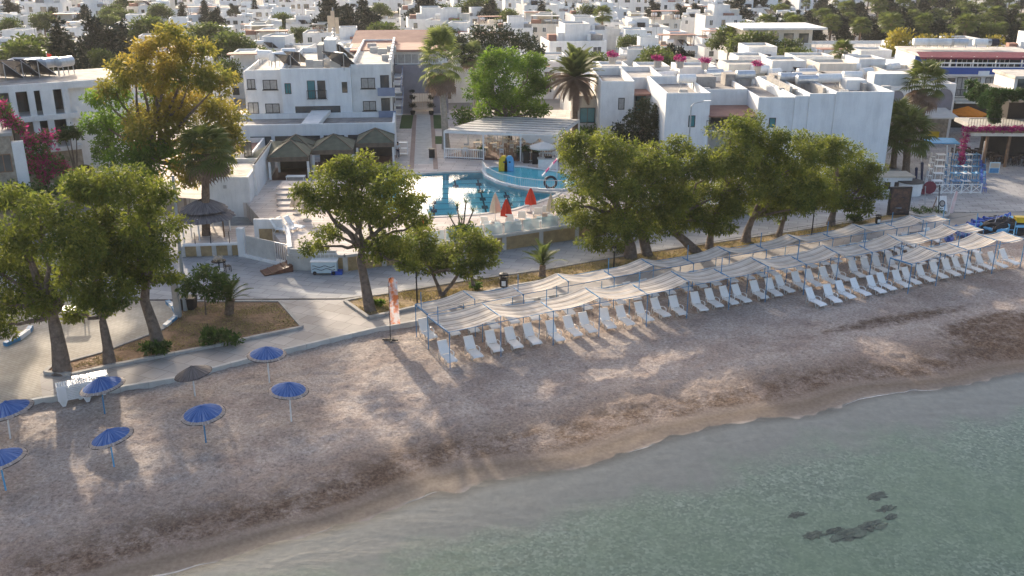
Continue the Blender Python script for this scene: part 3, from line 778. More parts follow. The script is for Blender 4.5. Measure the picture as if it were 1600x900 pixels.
tree('short-trunked tree with forked stem right of the tallest one', (1165, 378), [(1168, 360), (1176, 340)],
     [(1215, 265, 30), (1245, 245, 32), (1265, 225, 26), (1230, 300, 34), (1255, 285, 32), (1215, 325, 24), (1250, 325, 22), (1190, 330, 22)], r0=.40, group=GT)
tree('curved tree behind the awnings between its two neighbours at the right', (1216, 370), [(1222, 350), (1228, 335)],
     [(1275, 250, 28), (1262, 275, 26), (1283, 300, 26), (1262, 318, 20)], r0=.26, group=GT)
tree('rightmost tree of the promenade row near the framed poster', (1298, 352), [(1300, 340), (1304, 325)],
     [(1312, 240, 30), (1335, 262, 32), (1305, 280, 32), (1350, 290, 28), (1320, 312, 28), (1368, 300, 18), (1296, 318, 20), (1345, 322, 18), (1366, 270, 16), (1300, 225, 18)], r0=.38, group=GT)
# great tree behind the yard: green lobes in front, tawny flowering top
tree('huge tree with green lower lobes and golden brown top', (235, 345), [(235, 320), (232, 290), (232, 250)],
     [(265, 62, 30), (225, 78, 26), (300, 80, 28), (205, 110, 32), (255, 115, 44), (305, 120, 40), (340, 130, 26), (350, 175, 34), (300, 170, 46), (345, 220, 34), (310, 225, 40), (250, 170, 40), (180, 135, 26), (360, 205, 22),
      (170, 155, 32), (155, 190, 26), (190, 195, 38), (245, 135, 26), (240, 200, 42), (195, 240, 38), (245, 250, 40), (290, 265, 34), (340, 260, 24), (225, 285, 24), (160, 230, 22)],
     m='leaf_gold', name='broad_tree', r0=.55, depth=3.0, per_m2=30, size=.34, second=([14, 15, 16, 17, 19, 20, 24], 'leaf_green'))
tree('round glossy green tree behind the white terrace pavilion', (795, 222), [(795, 205), (793, 185)],
     [(755, 115, 26), (790, 100, 28), (825, 110, 26), (745, 145, 22), (780, 140, 34), (825, 150, 32), (845, 130, 20), (760, 170, 24), (800, 175, 28), (838, 175, 20), (770, 92, 18), (835, 95, 18)], m='leaf_ficus', name='broad_tree', r0=.4, zb=1.6, depth=2.5, per_m2=30, size=.34, droop=.2)
tree('dark spreading pine behind the round green tree', (770, 180), [(770, 150), (768, 110)],
     [(715, 68, 20), (745, 58, 22), (780, 58, 24), (815, 66, 22), (730, 85, 20), (770, 80, 26), (835, 78, 16), (700, 82, 14)], m='leaf_dark', name='pine_tree', r0=.4, zb=.3, depth=3, per_m2=20, size=.4, droop=0)
tree('dense dark green bush between the white apartment blocks', (1003, 262), [(1003, 240), (1002, 215)],
     [(975, 205, 22), (1005, 185, 22), (1020, 205, 24), (1030, 180, 16), (990, 222, 22), (1025, 228, 18), (1010, 165, 12)], m='leaf_dark', name='broad_tree', r0=.25, zb=.5, depth=1.5, per_m2=30, size=.34, droop=0)
tree('rounded green shrub under the date palm', (930, 236), [(930, 225), (930, 218)], [(915, 210, 14), (935, 205, 14), (940, 220, 12)], m='leaf_green', name='shrub', r0=.1, zb=.6, depth=.8, per_m2=16, size=.4, droop=0, cat='shrub')
tree('yellow-green clipped shrubs beside the tall fan palm', (725, 203), [(725, 196), (724, 190)], [(716, 178, 12), (732, 182, 14), (722, 192, 12), (742, 192, 10)], m='leaf_ficus', name='shrub', r0=.1, zb=1.6, depth=.8, per_m2=16, size=.36, droop=0, cat='shrub')
tree('slender young tree behind the thatched shade at the left planting bed', (322, 492), [(320, 470), (318, 455)], [(300, 440, 16), (325, 425, 20), (345, 440, 16), (318, 455, 14), (335, 460, 14), (292, 455, 10)], m='leaf_shrub', name='young_tree', r0=.05, depth=.6, per_m2=30, size=.3)
def bush(label, px, py, w, h, m='leaf_shrub', name='shrub', zb=.35, group=None, per=40, size=.28):
    B = G(px, py, zb); k = B.y / F
    t = thing(name, label, 'shrub', B, 0, group)
    s = random.Random(px)
    bl = [(s.uniform(-.5, .5) * w * k, s.uniform(-.3, .3) * w * k, h * k * s.uniform(.3, .62), w * k * .30) for _ in range(5)]
    MB().tube([(0, 0, -.1), (0, 0, h * k * .5)], [.05, .02], 6).build('stem', 'bark', t)
    crown_obj('foliage', bl, m, t, per, size, droop=-.4, seed=px)
    return t
bush('bushy green shrub growing over the path kerb in the left bed', 346, 537, 48, 26)
bush('small green shrub at the foot of the leaning tree trunk', 246, 553, 34, 24)
bush('small tuft of green growing at the foot of the lone leaning tree', 592, 478, 12, 12, 'leaf_green', per=60, size=.2)
bush('little green plant beside the black litter bin under the small tree', 748, 452, 18, 14, 'leaf_green', per=60, size=.2)
bush('low shrub in the bed left of the framed poster', 1335, 346, 16, 12)

# dry grass and fallen twigs on the planting beds
def litter(name, label, pix, n, m, h, seed):
    poly = pxz(pix, .25); r = np.random.RandomState(seed); x0, x1 = min(p.x for p in poly), max(p.x for p in poly); y0, y1 = min(p.y for p in poly), max(p.y for p in poly); vs = []
    clump = wave_noise
    while len(vs) < n * 3:
        x, y = r.uniform(x0, x1), r.uniform(y0, y1)
        if not inside((x, y), poly) or math.sin(x * 1.7 + math.sin(y * 1.3) * 2) + math.sin(y * 2.1) < r.uniform(-1.6, 1.2): continue
        a = r.uniform(0, 6.283); w = r.uniform(.02, .05); hh = h * r.uniform(.4, 1.5); l = r.uniform(-.15, .15, 2)
        vs += [(x - w * math.cos(a), y - w * math.sin(a), .34), (x + w * math.cos(a), y + w * math.sin(a), .34), (x + l[0], y + l[1], .36 + hh)]
    v = np.array(vs); tag(link(name, npmesh(name, v, np.arange(len(v)).reshape(-1, 3)), m), label, None, None, 'stuff')
leafmat('dry_grass', (.42, .34, .13), (.22, .18, .08), .3, 1.5)
litter('dry_grass', 'yellowed dry grass in the long promenade bed', [(541, 472), (577, 495), (700, 468), (810, 445), (1016, 413), (1202, 384), (1330, 357), (1405, 336), (1240, 365), (1104, 385), (960, 406), (840, 427), (732, 442), (650, 456), (585, 466)], 9000, 'dry_grass', .12, 4)
litter('bed_litter', 'dry leaves and weeds in the left planting bed', [(90, 580), (175, 569), (335, 538), (465, 510), (432, 476), (300, 476), (280, 500), (252, 521), (162, 555)], 6000, 'dry_grass', .06, 6)

# ------------------------------------------------------------------ palms
def frond_mesh(name, L_=3.0, n=22, w=.55, sag=1.0, rise=.5, thin=.07):
    """one arching feather leaf along +x, leaflets on both sides"""
    vs = []; fs = []
    def pt(t): return Vector((L_ * t * (1 - .12 * t), 0, rise * L_ * t - sag * L_ * t * t * .75))
    for i in range(n + 1):
        t = i / n; p = pt(t); hw = .035 * (1 - t) + .008
        vs += [p + Vector((0, -hw, 0)), p + Vector((0, hw, 0))]
    for i in range(n): fs.append((2 * i, 2 * i + 1, 2 * i + 3, 2 * i + 2))
    for i in range(2, n + 1):
        t = i / n; p = pt(t); ln = w * (math.sin(math.pi * min(1, t * .85 + .12)) ** .6) * 1.0
        for s in (-1, 1):
            o = len(vs); tip = p + Vector((ln * .65, s * ln * .8, -.25 * ln + .1 * ln))
            vs += [p + Vector((-thin, 0, 0)), p + Vector((thin, 0, 0)), tip]
            fs.append((o, o + 1, o + 2))
    me = bpy.data.meshes.new(name); me.from_pydata([tuple(v) for v in vs], [], fs); me.update(); return me
def fan_mesh(name, stalk=1.0, R_=1.0, n=17):
    """one fan leaf along +x: a stalk and a pleated half-disc of blades with drooping tips"""
    vs = [(0, -.03, 0), (0, .03, 0), (stalk, .02, .12), (stalk, -.02, .12)]; fs = [(0, 1, 2, 3)]
    for i in range(n):
        a = math.radians(-105 + 210 * i / (n - 1)); da = math.radians(5.6)
        c = Vector((stalk, 0, .12)); d = Vector((math.cos(a), math.sin(a), 0))
        l = Vector((math.cos(a - da), math.sin(a - da), 0)); r = Vector((math.cos(a + da), math.sin(a + da), 0)); o = len(vs)
        vs += [tuple(c), tuple(c + l * R_ * .6 + Vector((0, 0, -.06))), tuple(c + d * R_ + Vector((0, 0, -.34))), tuple(c + r * R_ * .6 + Vector((0, 0, -.02)))]
        fs.append((o, o + 1, o + 2, o + 3))
    me = bpy.data.meshes.new(name); me.from_pydata(vs, [], fs); me.update(); return me
def palm(label, base_px, crown_px, fr_me, n, elev, m, zb=1.6, r0=.3, r1=.22, bark='palm_bark', scale=1.0, dry=None, name='palm_tree', skirt=0, mdry='frond_dry', group=None, Y=None, top=.5):
    B = G(base_px[0], base_px[1], zb) if Y is None else GY(base_px[0], base_px[1], Y)
    t = thing(name, label, 'palm', B, 0, group)
    C = GY(crown_px[0], crown_px[1], B.y) - B
    k = 9; pts = []; rad = []
    for i in range(k + 1):
        f = i / k; pts.append(Vector((C.x * f ** 1.3, 0, C.z * f))); rad.append((r0 + (r1 - r0) * f) * (1.3 if i == 0 else 1) * (1.06 if i % 2 else .97))
    MB().tube(pts, rad, 10).build('trunk', bark, t, True)
    rn = random.Random(int(base_px[0]))
    me2 = None
    if dry: me2 = fr_me.copy(); me2.materials.clear(); me2.materials.append(MATS[mdry])
    if not fr_me.materials: fr_me.materials.append(MATS[m])
    for i in range(n):
        f = (i + .5) / n; el = math.radians(elev[0] + (elev[1] - elev[0]) * f + rn.uniform(-8, 8)); az = i * 2.39996 + rn.uniform(-.25, .25)
        isdry = dry and f > dry
        o = bpy.data.objects.new('frond', me2 if isdry else fr_me); col.objects.link(o); o.parent = t
        o.location = C + Vector((0, 0, top * (1 - f) - .15))
        o.rotation_euler = (rn.uniform(-.3, .3), -el, az); s = scale * rn.uniform(.85, 1.12); o.scale = (s, s, s)
    if skirt:
        sb = MB().lathe([(r1 * 1.0, -skirt), (r1 * 2.4, -skirt * .6), (r1 * 3.0, -skirt * .15), (r1 * 1.2, .1)], C, 14, .12); sb.build('dead_frond_skirt', 'frond_dry', t)
    return t
FD = frond_mesh('date_frond', 3.6, 34, .78, .62, .35, .085)
FS = frond_mesh('small_frond', 1.35, 16, .34, .7, .5, .045)
FF = fan_mesh('fan_frond', .95, .95)
FF2 = FF.copy(); FF3 = FF.copy()
palm('tall date palm with tawny drooping lower fronds beside the pavilion', (898, 226), (899, 122), FD, 92, (82, -45), 'frond_green', zb=1.0, r0=.36, r1=.30, scale=1.08, dry=.58)
palm('tall shaggy fan palm in front of the grey entrance block', (697, 232), (689, 118), FF, 64, (85, -60), 'frond_fan', r0=.42, r1=.30, bark='palm_pale', scale=1.45, dry=.82, top=3.4, skirt=2.2)
palm('second fan palm with bushy top among the trees by the entrance block', (745, 200), (738, 92), FF, 36, (80, -40), 'frond_fan', r0=.3, r1=.25, bark='palm_pale', scale=1.25, dry=.85, skirt=.8, Y=135)
palm('palm growing through the thatched round shade', (323, 378), (322, 243), FF2, 52, (70, -55), 'frond_green', zb=.4, r0=.36, r1=.3, scale=1.35, dry=.8, skirt=.5, top=1.0)
palm('young date palm in the dry bed by the promenade', (847, 431), (848, 414), FS, 15, (75, 15), 'frond_green', zb=.4, r0=.26, r1=.22, scale=1.5, top=.2)
palm('fan palm before the arches of the white building at the right', (1440, 245), (1443, 140), FF2, 46, (75, -60), 'frond_green', zb=.3, r0=.26, r1=.2, scale=1.5, dry=.7, skirt=.8, top=1.2)
palm('low dark fan palm beside the big blank white wall', (1415, 270), (1418, 218), FF3, 40, (80, -30), 'frond_green', zb=.3, r0=.4, r1=.36, scale=1.7, top=.8)
palm('second low dark fan palm behind the cafe kiosk', (1395, 262), (1402, 200), FF3, 30, (80, -30), 'frond_green', zb=.3, r0=.34, r1=.3, scale=1.5, top=.8)
palm('bushy little palm at the corner of the left planting bed', (358, 490), (360, 468), FS, 16, (70, 5), 'frond_green', zb=.35, r0=.3, r1=.3, scale=1.5, top=.2)
palm('palm growing beside the columned house at the left', (128, 260), (134, 158), FF3, 26, (70, -50), 'frond_green', zb=.5, r0=.2, r1=.16, scale=1.25, top=.6)
# spiky yucca before the pool
yu = thing('yucca', 'spiky yucca with several bare stems in front of the pool', 'plant', G(722, 372, DECK))
for dx, h in ((-.9, 1.7), (-.35, 2.6), (.35, 2.9), (.9, 2.2), (0, 1.5)):
    MB().tube([(0, 0, 0), (dx * .5, 0, h * .5), (dx, 0, h)], [.08, .06, .05], 6).build('stem', 'bark', yu)
    b = MB()
    for k in range(22):
        a = k * 2.4; e = .2 + .9 * ((k * 7) % 10) / 10
        d = Vector((math.cos(a) * math.cos(e), math.sin(a) * math.cos(e), math.sin(e))); sd = d.cross(Vector((0, 0, 1))).normalized() * .04
        b.add([Vector((dx, 0, h)) - sd, Vector((dx, 0, h)) + sd, Vector((dx, 0, h)) + d * .6], [(0, 1, 2)])
    b.build('leaf_rosette', 'leaf_shrub', yu)
crown_obj('foliage', [(-.5, 0, .5, .7), (.5, 0, .5, .7), (0, -.3, .8, .6)], 'leaf_hedge', yu, 40, .3, droop=-.2)

# ================================================================== ON THE BEACH
# sun loungers: local origin at the foot end, the head towards +y
def make_lounger():
    t = thing('sun_lounger', 'x', 'sun lounger')
    W = .31
    b = MB()
    prof = [(0, .24), (.12, .31), (.35, .335), (.75, .34), (1.12, .33)]
    for i in range(9):                                          # moulded seat slats
        y0 = .02 + i * .122; f = lambda y: np.interp(y, [p[0] for p in prof], [p[1] for p in prof])
        z0, z1 = f(y0), f(y0 + .1)
        b.add([(-W, y0, z0 - .025), (W, y0, z0 - .025), (W, y0 + .119, z1 - .025), (-W, y0 + .119, z1 - .025), (-W, y0, z0), (W, y0, z0), (W, y0 + .119, z1), (-W, y0 + .119, z1)],
              [(0, 3, 2, 1), (4, 5, 6, 7), (0, 1, 5, 4), (1, 2, 6, 5), (2, 3, 7, 6), (3, 0, 4, 7)])
    for s in (-1, 1): b.tube([(s * W, p[0], p[1] - .01) for p in prof], .032, 6)
    b.build('seat', 'white_plastic', t)
    b = MB(); a0 = Vector((0, 1.10, .33)); d = Vector((0, .56, .83)).normalized(); nn = Vector((0, -.83, .56))
    for i in range(7):
        p = a0 + d * (.03 + i * .118)
        q = p + d * .113; s = Vector((W - .01, 0, 0)); o = nn * .014
        b.add([p - s - o, p + s - o, q + s - o, q - s - o, p - s + o, p + s + o, q + s + o, q - s + o], [(0, 3, 2, 1), (4, 5, 6, 7), (0, 1, 5, 4), (1, 2, 6, 5), (2, 3, 7, 6), (3, 0, 4, 7)])
    for s in (-1, 1): b.tube([a0 + Vector((s * W, 0, 0)), a0 + d * .86 + Vector((s * W * .92, 0, 0))], .03, 6)
    b.bar(a0 + d * .86 + Vector((-W, 0, 0)), a0 + d * .86 + Vector((W, 0, 0)), .06, .05)
    b.build('backrest', 'white_plastic', t)
    for s in (-1, 1):
        MB().tube([(s * (W + .03), .62, .33), (s * (W + .07), .66, .50), (s * (W + .08), .85, .555), (s * (W + .07), 1.12, .53), (s * (W + .04), 1.3, .42)], .03, 6).build('armrest', 'white_plastic', t, True)
        MB().tube([(s * W, .16, .31), (s * (W + .02), .25, .04), (s * (W + .02), .36, .02), (s * W, .52, .32)], .034, 6).build('leg', 'white_plastic', t, True)
        MB().tube([(s * W, 1.02, .32), (s * (W + .02), 1.22, .03), (s * (W + .02), 1.33, .03), (s * W, 1.32, .55)], .034, 6).build('leg', 'white_plastic', t, True)
    return t
ROWS = {
 'long front row': [(707, 572), (747, 564), (778, 556), (810, 550), (840, 543), (876, 537), (903, 531), (928, 525), (957, 519), (985, 512), (1016, 506), (1043, 500), (1068, 496), (1100, 490), (1124, 485), (1148, 480), (1170, 477), (1195, 472), (1217, 467), (1238, 462), (1260, 457), (1281, 452), (1306, 448), (1325, 443), (1347, 438), (1369, 434), (1386, 430), (1406, 426)],
 'right-hand row nearest the sea': [(1286, 482), (1310, 477), (1332, 471), (1357, 467), (1379, 462), (1396, 457), (1418, 453), (1436, 449), (1457, 445), (1477, 440), (1496, 436), (1516, 432), (1533, 429), (1550, 426), (1570, 422), (1589, 418)],
 'row under the middle awning': [(678, 535), (712, 529), (744, 525), (776, 518), (806, 511), (840, 506), (865, 500), (892, 496), (921, 489), (948, 484), (971, 479), (997, 473), (1024, 468), (1050, 464), (1077, 460), (1100, 455), (1122, 450), (1148, 446), (1173, 441), (1194, 437), (1212, 434), (1232, 431), (1252, 427), (1274, 423), (1291, 418), (1311, 415), (1332, 411), (1352, 408), (1369, 404), (1387, 400), (1403, 397), (1417, 394), (1430, 390), (1468, 383)],
 'row under the short awning': [(1428, 421), (1445, 418), (1461, 414), (1477, 411), (1492, 408), (1511, 405), (1530, 401)],
}
proto = make_lounger(); first = True
for row, feet in ROWS.items():
    for i, (px, py) in enumerate(feet):
        o = proto if first else copy_tree(proto); first = False
        p = G(px, py, .02); o.location = p + Vector((RND.uniform(-.06, .06), RND.uniform(-.12, .12), 0))
        o.rotation_euler = (0, 0, math.radians(24 + RND.uniform(-7, 7)))
        tag(o, 'white sun lounger, %s from the left in the %s' % (ORD[i], row), 'sun lounger', 'white sun loungers on the beach')

# striped awnings on blue frames
def stripe_material():
    m = bpy.data.materials.new('awning_cloth'); m.use_nodes = True; nt = m.node_tree; L = nt.links.new; b = nt.nodes['Principled BSDF']
    b.inputs['Roughness'].default_value = .9; b.inputs['Specular IOR Level'].default_value = .1
    uv = node(nt, 'ShaderNodeAttribute', attribute_name='across')
    r = node(nt, 'ShaderNodeValToRGB'); r.color_ramp.interpolation = 'CONSTANT'; e = r.color_ramp.elements
    stops = [(0, 1), (.07, 0), (.12, 1), (.27, 0), (.31, 1), (.36, 0), (.40, 1), (.58, 0), (.63, 1), (.68, 0), (.71, 1), (.90, 0), (.94, 1)]
    while len(e) < len(stops): e.new(.5)
    for k, (p, w) in zip(e, stops): k.position = p; k.color = (.78, .71, .62, 1) if w else (.50, .41, .33, 1)
    L(uv.outputs['Fac'], r.inputs['Fac'])
    g = node(nt, 'ShaderNodeNewGeometry'); n = node(nt, 'ShaderNodeTexNoise'); n.inputs['Scale'].default_value = .9; n.inputs['Detail'].default_value = 5; L(g.outputs['Position'], n.inputs['Vector'])
    mr = node(nt, 'ShaderNodeMapRange'); mr.inputs[3].default_value = .78; mr.inputs[4].default_value = 1.12; mr.inputs[1].default_value = .3; mr.inputs[2].default_value = .7; L(n.outputs['Fac'], mr.inputs[0])
    mu = node(nt, 'ShaderNodeVectorMath', operation='SCALE'); L(r.outputs[0], mu.inputs[0]); L(mr.outputs[0], mu.inputs['Scale']); L(mu.outputs[0], b.inputs['Base Color'])
    t = node(nt, 'ShaderNodeBsdfTranslucent'); L(mu.outputs[0], t.inputs[0]); mx = node(nt, 'ShaderNodeMixShader'); mx.inputs[0].default_value = .3
    L(b.outputs[0], mx.inputs[1]); L(t.outputs[0], mx.inputs[2]); L(mx.outputs[0], nt.nodes['Material Output'].inputs[0]); MATS['awning_cloth'] = m
stripe_material()
def awning(label, front, back, z=2.25, peak=.36, posts=True):
    """front/back: pixels of the crossbar ends at height z; cloth humps over a ridge pole in each bay"""
    fw = [G(x, y, z) for x, y in front]; bw = [G(x, y, z) for x, y in back]
    o = thing('beach_awning', label, 'awning', (fw[0].x, fw[0].y, 0))
    O = Vector((fw[0].x, fw[0].y, 0)); fw = [p - O for p in fw]; bw = [p - O for p in bw]
    H = Vector((0, 0, 1))
    for i in range(len(fw)):
        MB().bar(fw[i], bw[i], .09).build('crossbar', 'blue_paint', o)
        for p in (fw[i], bw[i]): MB().bar(Vector((p.x, p.y, -.1)), p + H * .02, .05).build('post', 'blue_paint', o)
        c = fw[i].lerp(bw[i], .5); MB().bar(c, c + H * 1.15, .05).build('mast', 'blue_paint', o)
        if i + 1 < len(fw):
            m0, m1 = fw[i].lerp(fw[i + 1], .48), bw[i].lerp(bw[i + 1], .48); pk = H * peak
            MB().bar(m0 + pk, m1 + pk, .06).build('ridge_pole', 'blue_paint', o)
            for p in (m0, m1): MB().bar(Vector((p.x, p.y, -.1)), p + pk, .045).build('post', 'blue_paint', o)
            for k in (fw, bw): MB().bar(k[i] + H * .04, k[i + 1] + H * .04, .03).build('rail', 'blue_paint', o)
            c2 = fw[i + 1].lerp(bw[i + 1], .5)
            MB().bar(c + H * 1.1, c2 + H * 1.1, .015).build('stay_wire', 'dark_frame', o)
            nu, nv = 26, 14; vs = []; ac = []
            rn = random.Random(i)
            ph = rn.uniform(0, 6)
            for a in range(nu + 1):
                t = a / nu
                if t <= .48: q = t / .48; zz = peak * q - .16 * math.sin(math.pi * q)
                else: q = (t - .48) / .52; zz = peak * (1 - q) - .26 * math.sin(math.pi * q)
                for c_ in range(nv + 1):
                    s = c_ / nv; p = fw[i].lerp(fw[i + 1], t).lerp(bw[i].lerp(bw[i + 1], t), s)
                    vs.append(tuple(p + H * (zz + .06 - .05 * math.sin(math.pi * s) + .018 * math.sin(s * 19 + ph + t * 3)))); ac.append(s)
            fs = [(a * (nv + 1) + c_, (a + 1) * (nv + 1) + c_, (a + 1) * (nv + 1) + c_ + 1, a * (nv + 1) + c_ + 1) for a in range(nu) for c_ in range(nv)]
            me = bpy.data.meshes.new('cloth_panel'); me.from_pydata(vs, [], fs); me.update()
            at = me.attributes.new('across', 'FLOAT', 'POINT'); at.data.foreach_set('value', ac)
            link('cloth_panel', me, 'awning_cloth', o, True)
    return o
awning('long striped cloth awning on blue frame nearest the trees', [(668, 491), (818, 461), (960, 434), (1084, 412), (1198, 391), (1302, 373), (1402, 357), (1484, 344)],
       [(649, 476), (801, 449), (941, 422), (1064, 402), (1178, 382), (1282, 364), (1383, 349), (1463, 337)])
awning('long striped cloth awning on blue frame in the middle', [(702, 520), (865, 487), (1012, 461), (1142, 435), (1260, 414), (1363, 395), (1456, 376), (1537, 360)],
       [(668, 494), (843, 471), (985, 443), (1112, 419), (1232, 399), (1338, 381), (1434, 364), (1512, 350)])
awning('short striped cloth awning on blue frame at the right end', [(1425, 413), (1514, 392), (1602, 374)], [(1391, 403), (1480, 380), (1566, 362)])

# straw parasols
def parasol(label, base, top, half, m, pole_m, tilt=(0, 0), rim_m='straw'):
    B = G(base[0], base[1], .0)
    T = GY(top[0], top[1], B.y) - B; hw = half * zc(B + Vector((0, 0, 2))) / F * 1.12
    t = thing('straw_parasol', label, 'parasol', B, 0, 'straw parasols on the beach')
    MB().tube([(0, 0, -.2), (T.x, 0, T.z - .02)], .04, 8).build('pole', pole_m, t)
    cap = bpy.data.objects.new('canopy_pivot', None)
    rn = random.Random(base[0])
    def cone(r0, r1, z0, z1, n=40, lay=5, jag=0.0, th=0.0):
        vs = []; fs = []
        for j in range(lay + 1):
            f = j / lay; r = r0 + (r1 - r0) * f; z = z0 + (z1 - z0) * (f ** 1.25)
            for k in range(n):
                a = 2 * math.pi * k / n; q = r * (1 + (jag * rn.uniform(-1, 1) if j == lay else 0)); up = .012 * (k % 2)
                vs.append((q * math.cos(a), q * math.sin(a), z + up))
        for j in range(lay):
            for k in range(n): fs.append((j * n + k, j * n + (k + 1) % n, (j + 1) * n + (k + 1) % n, (j + 1) * n + k))
        return vs, fs
    rot = Matrix.Rotation(math.radians(tilt[0]), 4, 'Y') @ Matrix.Rotation(math.radians(tilt[1]), 4, 'X')
    M = Matrix.Translation((T.x, 0, T.z)) @ rot
    h = hw * .42
    for nm, a, mm in (('canopy', cone(.06, hw * .88, 0, -h * .85), m), ('straw_fringe', cone(hw * .84, hw, -h * .80, -h, jag=.035, lay=2), rim_m), ('canopy_lining', cone(.06, hw * .95, -.07, -h * .97), 'straw_grey')):
        o = MB().add([M @ Vector(v) for v in a[0]], a[1]).build(nm, mm, t)
    tp = MB().lathe([(.11, -.03), (.08, .05), (.0, .07)], (0, 0, 0), 10); tp.v = [tuple(M @ Vector(v)) for v in tp.v]; tp.build('top_cap', m, t)
    rim = MB(); n = 40
    rim.tube([M @ Vector((hw * .985 * math.cos(2 * math.pi * k / n), hw * .985 * math.sin(2 * math.pi * k / n), -h * .99)) for k in range(n + 1)], .02, 5, False); rim.build('rim_hoop', 'wicker', t)
    for k in range(8):
        a = 2 * math.pi * k / 8; MB().bar(M @ Vector((.05, 0, -.1)) if False else M @ Vector((.05 * math.cos(a), .05 * math.sin(a), -.09)), M @ Vector((hw * .95 * math.cos(a), hw * .95 * math.sin(a), -h * 1.0)), .025).build('rib', 'wood', t)
parasol('blue straw parasol on white pole closest to the paved path', (421, 597), (416, 543), 27, 'straw_blue', 'white_paint', (2, 0))
parasol('blue straw parasol on white pole furthest to the right', (455, 657), (451, 599), 28, 'straw_blue', 'white_paint', (5, 0))
parasol('blue straw parasol on blue pole with pale worn patch', (322, 692), (315, 635), 31, 'straw_blue', 'blue_paint', (-3, 3))
parasol('unpainted grey straw parasol on white pole by the path', (305, 619), (299, 573), 26, 'straw_grey', 'white_paint', (-9, 0), 'straw_grey')
parasol('blue straw parasol in front of the stacked loungers', (164, 648), (156, 591), 31, 'straw_blue', 'blue_paint', (-9, 0))
parasol('tilted blue straw parasol on a thin pale pole, below the stacked loungers', (178, 727), (169, 672), 31, 'straw_blue', 'lightblue_plastic', (-12, 0))
parasol('blue straw parasol with broad pale rim at the left edge of the picture', (16, 685), (8, 628), 34, 'straw_blue', 'white_paint', (-10, 0))
parasol('blue straw parasol cut by the left edge, nearest the sea', (9, 765), (-4, 705), 35, 'straw_blue', 'lightblue_plastic', (-10, 0))

# stack of spare loungers
st = thing('lounger_stack', 'x', 'x', (0, 0, 0)); bpy.data.objects.remove(st)
def stacked(label, px, py, n, yaw):
    B = G(px, py, .05)
    me = None
    for i in range(n):
        t = thing('stacked_lounger', label % ORD[i], 'sun lounger', B + Vector((0, 0, .10 * i)), yaw, 'stacked white loungers by the path')
        if me is None:
            b = MB(); W = .32
            for k in range(14): b.box(-W, W, k * .13, k * .13 + .10, .36, .385)
            for s in (-1, 1): b.box(s * W - .025, s * W + .025, 0, 1.82, .33, .39)
            f = b.build('frame', 'white_plastic', t); me = f.data
            lb = MB()
            for s in (-1, 1):
                for y in (.25, 1.45): lb.add([(s * W - .02, y - .22, .34), (s * W + .02, y - .22, .34), (s * W + .02, y + .22, .34), (s * W - .02, y + .22, .34), (s * W - .02, y - .08, 0), (s * W + .02, y - .08, 0), (s * W + .02, y + .08, 0), (s * W - .02, y + .08, 0)], [(0, 1, 2, 3), (7, 6, 5, 4), (0, 4, 5, 1), (1, 5, 6, 2), (2, 6, 7, 3), (3, 7, 4, 0)])
            l = lb.build('side_legs', 'white_plastic', t); lme = l.data
        else: link('frame', me, None, t); link('side_legs', lme, None, t)
stacked('white lounger, %s from the bottom of the left stack by the path', 92, 633, 9, math.radians(-62))
stacked('white lounger, %s from the bottom of the right stack by the path', 118, 622, 9, math.radians(-62))

# ------------------------------------------------------------------ street furniture near the beach
def feather_flag():
    B = G(610, 531, .02); t = thing('feather_flag', 'tall feather flag printed orange and white on black cross base', 'flag', B)
    k = B.y / F / .93
    MB().bar((-.5, 0, .04), (.5, -.1, .04), .12, .08).build('base', 'black', t); MB().bar((-.1, .4, .03), (.1, -.4, .03), .12, .06).build('base_bar', 'black', t)
    MB().tube([(0, 0, 0), (.02, 0, 1.2), (.05, 0, 3.9), (.2, 0, 4.2)], .025, 6).build('pole', 'black', t)
    m = mat('flag_print', (.80, .74, .72), (.72, .22, .08), 1.6, .7, lo=.42, hi=.56, trans=.3)
    n = 14; vs = []; fs = []
    for i in range(n + 1):
        z = 1.05 + 3.1 * i / n; w = .62 - .1 * (i / n) - (.25 if i == n else 0); x0 = .04 + .02 * i / n
        for j, q in enumerate((0, .5, 1)): vs.append((x0 + w * q, .06 * math.sin(i * .9 + q * 2), z + .05 * q))
    for i in range(n):
        for j in range(2): fs.append((i * 3 + j, i * 3 + j + 1, i * 3 + j + 4, i * 3 + j + 3))
    MB().add(vs, fs).build('banner', 'flag_print', t)
feather_flag()
def litter_bin(label, px, py, s=1.0):
    B = G(px, py, .3); t = thing('litter_bin', label, 'bin', B)
    MB().lathe([(.24 * s, 0), (.27 * s, .1), (.30 * s, .7 * s), (.32 * s, .72 * s), (.28 * s, .72 * s)], n=14).build('body', 'black', t)
    MB().lathe([(.36 * s, .95 * s), (.3 * s, 1.05 * s), (.05, 1.12 * s)], n=14).build('hood', 'black', t)
    for a in (0, 2.1, 4.2): MB().bar((.28 * s * math.cos(a), .28 * s * math.sin(a), .7 * s), (.3 * s * math.cos(a), .3 * s * math.sin(a), .98 * s), .05).build('strut', 'black', t)
    MB().box(-.14 * s, .14 * s, -.33 * s, -.29 * s, .25 * s, .6 * s).build('emblem', 'white_paint', t)
litter_bin('black hooded litter bin with white emblem beside the small tree', 787, 450, 1.05)
litter_bin('small dark litter bin in the bed behind the far awnings', 1371, 350, .8)
def garden_lamp(label, px, py, top):
    B = G(px, py, .35); T = GY(px, top, B.y); h = T.z - .35
    t = thing('garden_lamp', label, 'lamp', B)
    MB().tube([(0, 0, -.1), (0, 0, h - .35)], [.06, .045], 8).build('post', 'black', t)
    MB().lathe([(.10, h - .35), (.17, h - .1)], n=6).build('lantern_glass', 'curtain', t)
    MB().lathe([(.26, h - .1), (.05, h + .12), (0, h + .14)], n=6).build('lantern_hood', 'black', t)
garden_lamp('black garden lantern on thin post at the left end of the awnings', 652, 476, 411)
